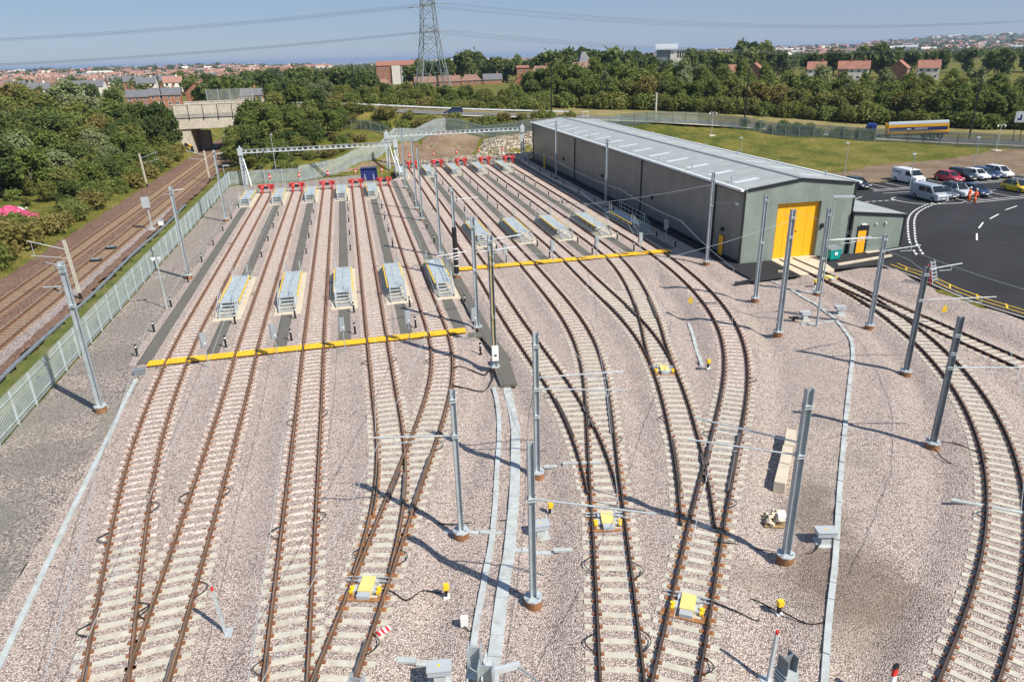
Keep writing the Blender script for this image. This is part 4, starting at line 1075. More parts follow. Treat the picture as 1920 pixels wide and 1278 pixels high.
for lab, x, y, h in (('pale post with twin horns on a block behind the shed roof', 74.9, 141.5, 4.6), ('pale post with twin horns on a block near the parked cars', 112.4, 107.2, 4.4)):
    z = z1(x, y); t = thing('loudspeaker_post', lab, 'loudspeaker', (x, y, z), 0, 'loudspeaker posts')
    b = MB(); b.cyl((0, 0, .1), (0, 0, h), .06, .05, 8); b.tube([(-.7, 0, h - .05), (-.5, 0, h + .15), (0, 0, h), (.5, 0, h + .15), (.7, 0, h - .05)], .03, 5); b.build('pole', M['galv_l'], t)
    b = MB(); b.box(-.7, .7, -.6, .6, -.2, .14); b.build('footing', M['slab'], t)
    for s in (-1, 1):
        b = MB(); b.cyl((s * .7, 0, h + .02), (s * .8, -.1, h - .25), .08, .16, 8); b.build('horn', M['white'], t)

def cabinet(label, x, y, rz=0.0):
    t = thing('equipment_cabinet', label, 'cabinet', (x, y, b1(x, y)), rz, 'grey trackside cabinets')
    b = MB(); b.box(-.28, .28, -.22, .22, -.1, .62); b.build('pedestal', M['conc_w'], t)
    b = MB(); b.box(-.56, .56, -.33, .33, .62, .92); b.build('case', M['cabgrey'], t)
    b = MB(); b.box(-.6, .6, -.37, .37, .92, .97); b.build('lid', M['cabgrey'], t)
    b = MB(); b.box(-.06, .06, -.04, .1, .97, .978); b.build('warning_label', M['yellowp'], t)
    b = MB(); b.box(-.55, .55, -.5, .5, -.15, .04); b.build('base', M['conc_w'], t)
    t.scale = (.72, .74, .74)
    return t
c0 = cabinet('grey cabinet with a yellow label beside the long curving trough', 18.5, 21.9, R(-14))
for lab, x, y, rz in (('grey cabinet with a yellow label next to the double mast head', 1.1, 18.6, R(-8)), ('grey cabinet half hidden behind a mast on the wide trough', 6.6, 25.7, 0), ('grey cabinet beside the shed lead track and the curving trough', 37.4, 46.9, R(-6)), ('grey cabinet behind the lamp column near a dark tangle of cable', 34.0, 46.6, R(4))):
    dup(c0, (x, y, b1(x, y)), rz, lab)
def marker(label, x, y):
    t = thing('yellow_marker', label, 'marker post', (x, y, b1(x, y)), 0, 'short yellow topped track markers')
    b = MB(); b.box(-.17, .17, -.17, .17, -.05, .05); b.build('foot', M['white'], t)
    b = MB(); b.cyl((0, 0, .05), (0, 0, .5), .06, n=8); b.box(-.1, .03, -.08, .08, .1, .42); b.build('stem', M['black'], t)
    b = MB(); b.box(-.13, .15, -.12, .12, .46, .74); b.build('head', M['yellowp'], t)
    t.scale = (.8, .8, .85)
    return t
m0 = marker('yellow topped marker beside the merged rusty track, cable to the trough', 1.9, 22.8)
for lab, x, y in (('yellow topped marker beside a mast and the dark turnout', 7.5, 27.2), ('yellow topped marker near the red tipped post', 14.3, 18.7), ('yellow topped marker beside the cross trough outside the shed', 39.9, 53.8), ('yellow topped marker at the end of the short trough', 22.2, 39.9)):
    dup(m0, (x, y, b1(x, y)), 0, lab)
def tip_post(label, x, y, h, lean):
    t = thing('red_tipped_post', label, 'marker post', (x, y, b1(x, y)), 0, 'red tipped posts')
    b = MB(); b.box(-.25, .25, -.25, .25, -.02, .04); b.build('foot_plate', M['galv_l'], t)
    b = MB(); b.beam((0, 0, .04), (lean, 0, h), .11, .11, 0, (0, 1, 0)); b.build('post', M['galv_l'], t)
    b = MB(); b.cyl((lean, 0, h), (lean * 1.03, 0, h + .14), .055, n=8); b.build('red_tip', M['red'], t)
    return t
tip_post('red tipped grey post between the second and third rusty tracks', -6.6, 22.9, 2.1, -.12)
tip_post('red tipped grey post beside the sweeping shed curve', 12.2, 16.0, 2.1, .08)
t = thing('striped_post', 'short black post with a red and a white band, leaning in the ballast', 'marker post', (15.5, 14.2, b1(15.5, 14.2)), R(10))
for z0, z_, mt, nm in ((-.1, .55, 'black', 'lower_post'), (.55, .95, 'white', 'white_band'), (.95, 1.25, 'red', 'red_band'), (1.25, 1.42, 'black', 'cap')):
    b = MB(); b.box(-.09, .09, -.05, .05, z0, z_); b.build(nm, M[mt], t)
b = MB(); b.box(-.35, .35, -.22, .22, 0, .3); b.box(-.38, .38, -.25, .25, .3, .36); tag(b.build('cable_box', M['galv_d'], None, (-16.05, 49.9, 0), R(8)), 'dark grey box at the end of the long trough by the yellow crossing', 'box')
b = MB()
for k in range(3): b.obox((-.0 + k * .02, (k - 1) * 1.95, .28), (.52, 1.88, .62), R(k * 1.2 - 1))
t = tag(b.build('concrete_beam', M['slab'], None, (20.6, 28.2, b1(20.6, 28.2)), R(-38)), 'long row of beige concrete blocks lying beside the thick mast', 'concrete block')
t = thing('rubble_pallet', 'small pallet of sandy rubble and a white bag beside the thick mast', 'pallet', (17.3, 23.9, b1(17.3, 23.9)), R(-20))
b = MB()
for i in range(5): b.box(-.5, .5, -.48 + i * .22, -.34 + i * .22, .1, .13)
for i in range(3): b.box(-.48 + i * .43, -.38 + i * .43, -.48, .55, 0, .1)
b.build('pallet_deck', M['wood'], t)
b = MB()
for i in range(26):
    s = .1 + rnd.random() * .1; b.obox((rnd.uniform(-.4, .3), rnd.uniform(-.4, .4), .2 + rnd.random() * .22), (s * 1.4, s, s), 0, 0, Matrix.Rotation(rnd.random() * 3, 3, 'X') @ Matrix.Rotation(rnd.random() * 3, 3, 'Z'))
b.build('rubble', M['slab'], t)
b = MB()
for i in range(5): b.obox((.25 + rnd.uniform(-.1, .1), rnd.uniform(-.15, .3), .35 + rnd.random() * .14), (.34, .3, .2), rnd.random() * 3, 0, Matrix.Rotation(rnd.random(), 3, 'X'))
b.build('white_bag', M['white'], t)
t = thing('junction_box', 'small white junction box with a cable, beside the narrow trough', 'junction box', (2.35, 20.95, b1(2.35, 20.95)), R(-12))
b = MB(); b.box(-.14, .14, -.12, .12, .05, .42); b.build('case', M['white'], t)
b = MB(); b.tube([(0, -.12, .1), (.15, -.3, .05), (.4, -.35, .05)], .02, 5); b.build('cable', M['cable'], t)
b = MB(); vs = []
for i in range(7):
    for j in range(4): vs.append((i * .09, j * .10, .06 + .03 * math.sin(i * 1.3 + j)))
for i in range(6):
    for j in range(3): b.add([vs[i * 4 + j], vs[i * 4 + j + 1], vs[i * 4 + j + 5], vs[i * 4 + j + 4]], [(0, 1, 2, 3)], i % 2)
fl = tag(b.build('striped_flag', [M['red'], M['white']], None, (-.85, 21.0, .0), R(25)), 'crumpled red and white striped tape scrap lying beside the rusty turnout', 'tape scrap')
# cables lying on the ballast
def cable(label, pts, r=.03):
    P = [Vector((x, y, b1(x, y) + dz + r * .6)) for x, y, dz in pts]
    out = []
    for i in range(len(P) - 1):
        a, b_, c, d = P[max(0, i - 1)], P[i], P[i + 1], P[min(len(P) - 1, i + 2)]
        for j in range(6):
            t_ = j / 6; out.append(.5 * ((2 * b_) + (c - a) * t_ + (2 * a - 5 * b_ + 4 * c - d) * t_ ** 2 + (3 * b_ - a - 3 * c + d) * t_ ** 3))
    out.append(P[-1])
    m = MB(); m.tube(out, r, 5)
    return tag(m.build('track_cable', M['cable']), label, 'cable')
cable('thick black cable from the electrical box mast to the fifth track, upper loop', [(8.05, 43.8, .4), (7.4, 43.6, .05), (6.6, 44.1, .0), (5.9, 44.7, .0), (tx('L5', 44.5) + .8, 44.4, .1)], .05)
cable('thick black cable from the electrical box mast to the fifth track, lower loop', [(8.1, 43.7, .3), (7.7, 42.5, .0), (6.9, 41.2, .0), (5.8, 41.2, .0), (tx('L5', 41.6) + .8, 41.7, .1)], .05)
cable('black cable from the yellow topped marker to the rusty turnout', [(1.8, 22.9, .1), (1.0, 23.3, 0), (.3, 22.7, 0), (-.3, 23.4, .0), (-1, 23.6, .05)])
cable('black cable from the rusty turnout to the mast base and trough', [(tx('L5', 28) + 1, 28.4, .05), (1.2, 28.2, 0), (2.2, 27.6, .0), (3.4, 27.4, 0), (5.3, 27.0, 0)])
cable('thin cable from the dark mast foot looping to the tight curve', [(28.9, 27.2, .2), (28.6, 25.8, 0), (29.6, 25.2, 0), (30.4, 25.6, 0), (tx('W1', 25.4) - .75, 25.3, .1)])
cable('second thin cable from the dark mast foot to the tight curve', [(29.4, 27.6, .3), (30.2, 27.2, 0), (30.5, 26.2, 0), (tx('W1', 25.9) - .75, 25.8, .1)])
cable('black cable from the curving trough cabinet across to the shed curve', [(18.2, 21.8, .1), (17.4, 21.4, 0), (16.0, 22.1, 0), (14.5, 22.6, 0), (13.6, 22.9, .05)])
cable('black cable from a yellow marker into the long trough', [(14.3, 18.6, .2), (14.9, 17.8, 0), (15.6, 17.7, 0)])
cable('cable winding from the far yellow marker to the sweeping curve', [(14.2, 18.8, .1), (13.6, 19.6, 0), (13.4, 18.6, 0), (12.6, 18.9, 0), (11.9, 19.6, .05)])
t = MB()
for i in range(14):
    a = rnd.random() * 6.28; t.cyl((rnd.uniform(-.4, .4), rnd.uniform(-.3, .3), .05 + rnd.random() * .2), (rnd.uniform(-.4, .4), rnd.uniform(-.3, .3), .05 + rnd.random() * .2), .05, n=5)
tag(t.build('cable_heap', M['cable'], None, (32.9, 46.4, 0)), 'dark tangled heap of cable between a post and the cabinet', 'cable heap')
def warn(label, x, y, z):
    t = thing('warning_sign', label, 'sign', (x, y, z), R(-20), 'small yellow warning signs on posts')
    b = MB(); b.cyl((0, 0, -.1), (0, 0, 1.5), .025, n=6); b.build('post', M['galv'], t)
    b = MB(); b.add([(-.2, -.03, 1.25), (.2, -.03, 1.25), (0, -.03, 1.62), (-.2, 0, 1.25), (.2, 0, 1.25), (0, 0, 1.62)], [(0, 1, 2), (5, 4, 3), (0, 3, 4, 1), (1, 4, 5, 2), (2, 5, 3, 0)]); b.box(-.18, .18, -.03, 0, 1.0, 1.22); b.build('plate', M['yellowp'], t)
    return t
warn('yellow warning sign in the bank of ballast below the asphalt', 42.9, 42.3, 0); warn('yellow warning sign beside the small turnout and short trough', 26.0, 50.5, b1(26, 50.5))
# ------------------------------------------------------------------ shed
def corr(name, col, axis, pitch, amt, rough=.5, metal=.3, dirtcol=None):
    """profiled cladding sheet: ribs in the normal, slight sheet to sheet colour change"""
    m, t, b = nodes(name)
    pos = N(t, 'ShaderNodeNewGeometry').outputs['Position']
    s = N(t, 'ShaderNodeSeparateXYZ'); t.links.new(pos, s.inputs[0])
    w = mth(t, 'SINE', mth(t, 'MULTIPLY', s.outputs[axis], 2 * PI / pitch))
    n = noise(t, pos, .6, 6, .6)
    c = ramp(t, [(.3, tuple(x * .86 for x in col)), (.7, tuple(min(1, x * 1.1) for x in col))], n.outputs[0]).outputs[0]
    sh = mth(t, 'FRACT', mth(t, 'MULTIPLY', mth(t, 'FLOOR', mth(t, 'DIVIDE', s.outputs[axis], 1.0)), .618))
    c = mix(t, 1.0, c, ramp(t, [(0, .94), (1, 1.05)], sh).outputs[0], 'MULTIPLY')
    t.links.new(c, b.inputs['Base Color'])
    b.inputs['Roughness'].default_value = rough; b.inputs['Metallic'].default_value = metal
    bump(t, b, w, amt, .03)
    return m
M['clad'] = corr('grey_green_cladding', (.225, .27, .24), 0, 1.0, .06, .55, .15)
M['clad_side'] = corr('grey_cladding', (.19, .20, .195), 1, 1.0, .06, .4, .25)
M['roofm'] = corr('grey_roof_sheet', (.345, .375, .365), 1, .33, .45, .55, .0)
M['rooflight'] = pm('rooflight_sheet', (.62, .66, .66), .4, 0, .08)
M['trim'] = pm('anthracite_trim', (.016, .018, .02), .45, 0, .1)
M['gutter'] = pm('white_gutter', (.74, .77, .78), .5, 0, .06)
M['orange'] = pm('orange_door', (.86, .42, .006), .55, 0, .05, 1)
X0, X1, Y0, Y1, EV, RD = 36.9, 49.05, 62.0, 145.0, 7.3, 8.0
XM = (X0 + X1) / 2
shed = thing('workshop_shed', 'long low grey metal shed with four tall orange door leaves in its gable', 'shed', (XM, Y0, 0))
shed.location = (0, 0, 0)
DX0, DX1, DH = 40.6, 45.4, 5.75
b = MB()
b.add([(X0, Y0, 0), (DX0, Y0, 0), (DX0, Y0, DH), (DX1, Y0, DH), (DX1, Y0, 0), (X1, Y0, 0), (X1, Y0, EV), (XM, Y0, RD), (X0, Y0, EV)], [(0, 1, 2, 8), (8, 2, 3, 6, 7), (3, 4, 5, 6)])
b.box(DX0 - .02, DX0, Y0, Y0 + .55, 0, DH, 0); b.box(DX1, DX1 + .02, Y0, Y0 + .55, 0, DH, 0); b.box(DX0, DX1, Y0 + .004, Y0 + .55, DH, DH + .02, 0)
b.build('gable_wall', [M['clad']], shed)
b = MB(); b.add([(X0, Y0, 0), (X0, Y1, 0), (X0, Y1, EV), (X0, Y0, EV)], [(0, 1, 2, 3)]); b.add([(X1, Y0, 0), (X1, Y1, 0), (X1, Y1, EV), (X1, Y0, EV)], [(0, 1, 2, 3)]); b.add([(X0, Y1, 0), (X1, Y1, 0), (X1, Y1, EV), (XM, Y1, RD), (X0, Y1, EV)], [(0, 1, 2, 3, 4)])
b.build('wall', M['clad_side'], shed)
roof = MB()
for s, xa in ((0, X0 - .25), (1, X1 + .25)):
    z = EV + .06
    roof.add([(xa, Y0 - .12, z), (xa, Y1 + .1, z), (XM, Y1 + .1, RD + .1), (XM, Y0 - .12, RD + .1)], [(0, 1, 2, 3)])
roof = roof.build('roof', M['roofm'], shed)
b = MB(); b.box(XM - .22, XM + .22, Y0 - .1, Y1 + .08, RD + .09, RD + .15); b.build('ridge_cap', M['galv_d'], roof)
for xa, s in ((X0, 1), (X1, -1)):
    for i in range(15):
        m = MB(); ya = Y0 + 3 + i * 5.4
        sl = (RD - EV + .04) / (XM - X0 + .25)
        f = lambda u: EV + .06 + .018 + sl * u
        u0, u1 = (.9, 3.6) if s > 0 else (1.6, 4.4)
        e = X0 - .25 if s > 0 else X1 + .25
        m.add([(e + s * u0, ya, f(u0)), (e + s * u1, ya, f(u1)), (e + s * u1, ya + .9, f(u1)), (e + s * u0, ya + .9, f(u0))], [(0, 1, 2, 3)])
        m.build('rooflight', M['rooflight'], roof)
for i in range(9):
    for e, s in ((X0 - .25, 1), (X1 + .25, -1)):
        m = MB(); u = .95; z = EV + .06 + (RD - EV + .04) / (XM - X0 + .25) * u; yy = Y0 + 4 + i * 9
        m.cyl((e + s * u, yy, z - .05), (e + s * u, yy, z + .45), .06, n=7); m.cyl((e + s * u, yy, z + .42), (e + s * u, yy, z + .5), .12, n=7); m.build('roof_anchor', M['galv'], roof)
for xa, s in ((X0, -1), (X1, 1)):
    b = MB(); b.box(min(xa + s * .26, xa + s * .56), max(xa + s * .26, xa + s * .56), Y0 - .15, Y1 + .12, EV - .06, EV + .16); b.build('gutter', M['gutter'], shed)
    b = MB(); b.box(min(xa, xa + s * .26), max(xa, xa + s * .26), Y0 - .1, Y1, EV - .28, EV - .02); b.build('eave_soffit', M['trim'], shed)
    b = MB(); b.beam((xa - s * .3, Y0 - .06, EV + .02), (XM, Y0 - .06, RD + .03), .12, .28); b.build('verge_trim', M['trim'], shed)
    b = MB(); b.box(xa - .09, xa + .09, Y0 - .05, Y0 + .09, 0, EV); b.build('corner_trim', M['trim'], shed)
for y in (67.8, 87.7, 116.6, 144.9):
    b = MB(); b.box(X0 - .12, X0 - .002, y - .09, y + .09, 0, EV - .03); b.build('downpipe', M['trim'], shed)
b = MB(); b.box(X0 - .03, X0 - .001, Y0, Y1, 0, .25); b.build('plinth', M['trim'], shed)
for i in range(4):
    a = DX0 + (DX1 - DX0) * i / 4
    m = MB(); m.box(a + .015, a + (DX1 - DX0) / 4 - .015, Y0 + .40, Y0 + .48, .03, DH - .01)
    d = m.build('door_leaf', M['orange'], shed)
    if i == 2:
        k = MB(); k.box(a + .1, a + .2, Y0 + .34, Y0 + .40, 2.7, 2.85); k.build('door_handle', M['trim'], d)
m = MB(); m.box(X0 - .06, X0 - .004, 65.4, 66.3, .02, 2.05); m.build('side_door', M['orange'], shed)
m = MB(); m.box(X0 - .04, X0 - .003, 65.3, 66.4, 2.06, 2.12); m.box(X0 - .04, X0 - .003, 66.31, 66.42, 0, 2.06); m.box(X0 - .04, X0 - .003, 65.28, 65.39, 0, 2.06); m.build('side_door_frame', M['trim'], shed)
for y, z in ((65.7, 2.75), (84, 2.8), (102.7, 2.8), (123, 2.8)):
    m = MB(); m.box(X0 - .25, X0 - .002, y - .17, y + .17, z - .2, z + .2); m.build('wall_lamp', M['trim'], shed)
m = MB(); m.box(X0 - .25, X0 - .003, 62.8, 63.3, 5.8, 5.95); m.cyl((X0 - .2, 62.9, 5.72), (X0 - .2, 62.9, 5.82), .08); m.build('camera_bracket', M['white'], shed)
m = MB(); m.box(45.62, 45.9, Y0 - .2, Y0 - .003, 3.0, 3.45); m.build('gable_lamp', M['trim'], shed)
t = thing('yellow_post', 'tall yellow bollard beside the far part of the dark shed wall', 'bollard', (35.6, 131.5, .03))
b = MB(); b.cyl((0, 0, 0), (0, 0, 2.4), .14, n=10); b.build('post', M['yellowp'], t); b = MB(); b.cyl((0, 0, 2.4), (0, 0, 2.75), .14, .08, n=10); b.build('cap', M['white'], t)
# annex
A0, A1, AY0, AY1 = 49.12, 55.25, 61.75, 92.0
an = thing('shed_annex', 'low grey lean-to annex with a single orange door beside the long shed', 'annex')
zr = lambda x: 4.4 + (3.72 - 4.4) * (x - A0) / (A1 - A0)
b = MB(); b.add([(A0, AY0, .0), (A1, AY0, .0), (A1, AY0, zr(A1)), (A0, AY0, zr(A0)), (A1, AY1, 0), (A1, AY1, zr(A1)), (A0, AY1, 0), (A0, AY1, zr(A0))], [(0, 1, 2, 3), (1, 4, 5, 2), (4, 6, 7, 5)])
b.build('wall', M['clad'], an)
b = MB(); b.add([(A0 - .02, AY0 - .1, zr(A0) + .08), (A1 + .18, AY0 - .1, zr(A1) + .06), (A1 + .18, AY1 + .1, zr(A1) + .06), (A0 - .02, AY1 + .1, zr(A0) + .08)], [(0, 1, 2, 3)]); b.build('roof', M['roofm'], an)
b = MB(); b.beam((A0 - .1, AY0 - .07, zr(A0) - .06), (A1 + .2, AY0 - .07, zr(A1) - .08), .12, .24); b.build('verge_trim', M['trim'], an)
for x in (A0 - .02, A1):
    b = MB(); b.box(x - .1, x + .1, AY0 - .05, AY0 + .1, 0, zr(x) - .1); b.build('corner_trim', M['trim'], an)
b = MB(); b.box(49.95, 50.9, AY0 - .045, AY0 - .003, .04, 2.4); d = b.build('door', M['orange'], an)
b = MB(); b.box(49.8, 49.94, AY0 - .055, AY0 - .002, 0, 2.9); b.box(50.91, 51.15, AY0 - .055, AY0 - .002, 0, 2.9); b.box(49.95, 50.9, AY0 - .054, AY0 - .0025, 2.42, 2.9); b.build('door_frame', M['trim'], an)
b = MB(); b.box(50.2, 50.75, AY0 - .15, AY0 - .003, 3.0, 3.12); b.build('door_lamp', M['white'], an)
for x in (51.9, 53.0):
    b = MB(); b.cyl((x, AY0 - .2, 3.0), (x, AY0 - .01, 3.05), .09, n=8); b.build('wall_fitting', M['white'], an)
b = MB(); b.box(51.0, 55.2, AY0 - .5, AY0 - .02, .05, .16); b.build('plinth', M['slab'], an)
# concrete aprons
b = MB(); b.prism([(40.2, 56.6), (44.3, 57.2), (45.6, 62.4), (40.5, 62.4)], -.1, .095); struct(b.build('door_apron', M['slab']))
b = MB(); b.beam((45.5, 58.4, .14), (52, 59.0, .35), .25, .2); b.beam((39.7, 57.8, .1), (38.9, 58.2, .1), .3, .2); struct(b.build('kerb', M['slab']))
# bin
t = thing('waste_bin', 'teal wheeled waste bin with a dark lid by the annex door', 'bin', (46.2, 60.3, .06), R(6))
b = MB(); b.add([(-.55, -.42, .16), (.55, -.42, .16), (.55, .42, .16), (-.55, .42, .16), (-.68, -.52, 1.12), (.68, -.52, 1.12), (.68, .5, 1.12), (-.68, .5, 1.12)], [(3, 2, 1, 0), (4, 5, 6, 7), (0, 1, 5, 4), (1, 2, 6, 5), (2, 3, 7, 6), (3, 0, 4, 7)]); b.box(-.72, .72, -.56, .54, 1.06, 1.14); b.build('body', M['teal'], t)
b = MB(); b.add([(-.7, -.54, 1.15), (.7, -.54, 1.15), (.7, .52, 1.34), (-.7, .52, 1.34), (-.7, -.54, 1.2), (.7, -.54, 1.2), (.7, .52, 1.4), (-.7, .52, 1.4)], [(3, 2, 1, 0), (4, 5, 6, 7), (0, 1, 5, 4), (1, 2, 6, 5), (2, 3, 7, 6), (3, 0, 4, 7)]); b.build('lid', M['galv_d'], t)
b = MB(); b.box(-.16, .16, -.53, -.49, .6, .9); b.build('sticker', M['white'], t)
for sx in (-1, 1):
    for sy in (-1, 1):
        b = MB(); b.cyl((sx * .45 - .03, sy * .34, .09), (sx * .45 + .03, sy * .34, .09), .09, n=10); b.build('wheel', M['rubber'], t)
# step ladder trolley with red frame
t = thing('ladder_trolley', 'pale step ladder beside a red frame at the asphalt edge', 'ladder', (48.9, 50.2, float(zP(48.9, 50.2))), R(20))
for s in (-1, 1):
    b = MB(); b.beam((s * .38, -.3, 0), (s * .3, .25, 1.9), .06, .06); b.beam((s * .38, .75, 0), (s * .3, .28, 1.9), .05, .05); b.build('ladder_side', M['galv_l'], t)
for i in range(6):
    b = MB(); z = .28 + i * .29; yy = -.3 + .55 * z / 1.9; b.box(-.36, .36, yy - .09, yy + .05, z - .03, z); b.build('rung', M['galv_l'], t)
b = MB()
for s in (-.9, -.6): b.beam((s, -.35, 0), (s, .2, 1.75), .07, .07)
for i in range(6): z = .2 + i * .28; b.box(-.9, -.6, -.35 + .3 * z, -.29 + .3 * z, z - .03, z + .03)
b.build('red_frame', M['reddark'], t)
b = MB(); b.box(-.1, .4, .0, .4, .02, .35); b.build('blue_box', M['blue'], t)

# ------------------------------------------------------------------ parking lines
def line(pts, w, name='parking_marking', dash=None, dz=.012, mat='white'):
    b = MB(); ph = 0.0
    for (x0, y0), (x1, y1) in zip(pts[:-1], pts[1:]):
        L = math.hypot(x1 - x0, y1 - y0); u = ((x1 - x0) / L, (y1 - y0) / L); n = (-u[1] * w / 2, u[0] * w / 2)
        s = 0
        while s < L - 1e-6:
            if dash:
                q = ph % (dash[0] + dash[1]); on = q < dash[0] - 1e-6; e = min(L, s + ((dash[0] if on else dash[0] + dash[1]) - q))
            else: on = True; e = min(L, s + 2.0)
            if on:
                a = (x0 + u[0] * s, y0 + u[1] * s); c = (x0 + u[0] * e, y0 + u[1] * e)
                q4 = [(a[0] + n[0], a[1] + n[1]), (c[0] + n[0], c[1] + n[1]), (c[0] - n[0], c[1] - n[1]), (a[0] - n[0], a[1] - n[1])]
                b.add([(x, y, float(zP(x, y)) + dz) for x, y in q4], [(0, 1, 2, 3)])
            ph += e - s + 1e-7; s = e
    return struct(b.build(name, M[mat]))
def curve(pts, k=6):
    P = [Vector(p) for p in pts]; out = []
    for i in range(len(P) - 1):
        a, b_, c, d = P[max(0, i - 1)], P[i], P[i + 1], P[min(len(P) - 1, i + 2)]
        for j in range(k):
            t_ = j / k; q = .5 * ((2 * b_) + (c - a) * t_ + (2 * a - 5 * b_ + 4 * c - d) * t_ ** 2 + (3 * b_ - a - 3 * c + d) * t_ ** 3); out.append((q.x, q.y))
    out.append(tuple(P[-1])); return out
M['kerb'] = pm('kerb_stone', (.52, .49, .43), .85, 0, .12, 1)
line([(70.9, 86.0), (104, 86.2)], .14); line([(70.2, 85.1), (104, 85.3)], .14)
for i in range(14):
    x = 71.6 + i * 2.42; line([(x, 86.1), (x - .15, 90.2)], .11)
line([(75.2, 74.2), (92, 75.0), (102, 76.4)], .14); line([(75.2, 75.0), (92, 75.9)], .14)
for i in range(9):
    x = 76.3 + i * 2.45; line([(x, 75.2), (x - .1, 80.0)], .11)
line([(76, 80.2), (99, 80.6)], .11)
line(curve([(69.9, 80.4), (68.9, 79.9), (68.7, 78.6), (69.0, 77.2), (69.8, 76.0), (71.4, 75.2), (75.2, 74.6)]), .16)
line(curve([(54.7, 58.7), (56.8, 62.1), (59.6, 65.8), (62.8, 69.6), (66.0, 72.5), (70.0, 75.1), (73.4, 76.3), (75.4, 76.6)], 10), .2, dash=(.62, .38))
line(curve([(55.3, 58.5), (57.3, 61.8), (60.1, 65.4), (63.2, 69.1), (66.3, 72.0), (70.3, 74.6), (73.6, 75.8)], 10), .2, dash=(.62, .38))
line([(62.2, 59.2), (64.1, 61.2)], .16); line([(66.0, 62.9), (68.6, 65.0)], .16); line([(70.7, 66.2), (73.6, 67.9)], .16); line([(76.2, 69.5), (79.3, 70.9)], .16)
line([(62.7, 79.4), (68.6, 79.0)], .2, dash=(.6, .3)); line([(63.0, 80.6), (66.4, 82.4)], .12); line([(62.9, 79.6), (63, 80.6)], .12); line([(70.4, 83.4), (75, 83.2)], .12)
line([(74, 91.0), (78.6, 91.2)], .25, 'kerb', None, .06, 'kerb'); line([(70, 89.2), (74, 91.0)], .25, 'kerb', None, .06, 'kerb'); line([(78.6, 91.2), (80.8, 91.0)], .25, 'kerb', None, .06, 'kerb'); line([(97, 88.6), (110, 86.8), (131, 80.5)], .25, 'kerb', None, .06, 'kerb')
# yellow hatched edge marking
E_ = [(50.6, 57.3), (49.5, 52.0), (48.9, 48), (48.9, 45), (49.6, 40.5), (51.5, 34.5), (54, 28)]
line(E_, .1, 'edge_marking', None, .012, 'yellowp'); line([(x + .75, y) for x, y in E_], .1, 'edge_marking', None, .012, 'yellowp')
q = resample(E_, 2.6)
for i, (x, y) in enumerate(q[1:-1]): line([(x, y), (x + .75, y + .9)], .12, 'edge_marking', None, .014, 'yellowp')
K_ = [(49.6, 57.3), (48.62, 52), (48.02, 45), (48.82, 40), (53.0, 29)]
line(K_, .14, 'kerb', None, .03, 'kerb')

# ------------------------------------------------------------------ vehicles
def paint(name, col, rough=.28):
    m, t, b = nodes(name)
    b.inputs['Base Color'].default_value = (*col, 1); b.inputs['Roughness'].default_value = rough
    b.inputs['Coat Weight'].default_value = .5; b.inputs['Coat Roughness'].default_value = .06
    return m
M['tail'] = pm('tail_lamp', (.35, .01, .01), .3, 0, .05)
M['lens'] = glassm('lamp_lens', (.75, .78, .8), .1)
KINDS_ = {  # L, W, H, belt, bonnet z, windscreen foot y, windscreen head y, rear glass head y, rear glass foot y
    'hatch': (4.2, 1.78, 1.48, .92, .86, 1.05, .30, -1.45, -1.95),
    'suv': (4.5, 1.86, 1.68, 1.05, 1.0, 1.10, .45, -1.75, -2.1),
    'estate': (4.6, 1.80, 1.46, .90, .84, 1.05, .25, -1.95, -2.2),
    'mpv': (4.4, 1.80, 1.62, .98, .90, 1.35, .45, -1.75, -2.1)}
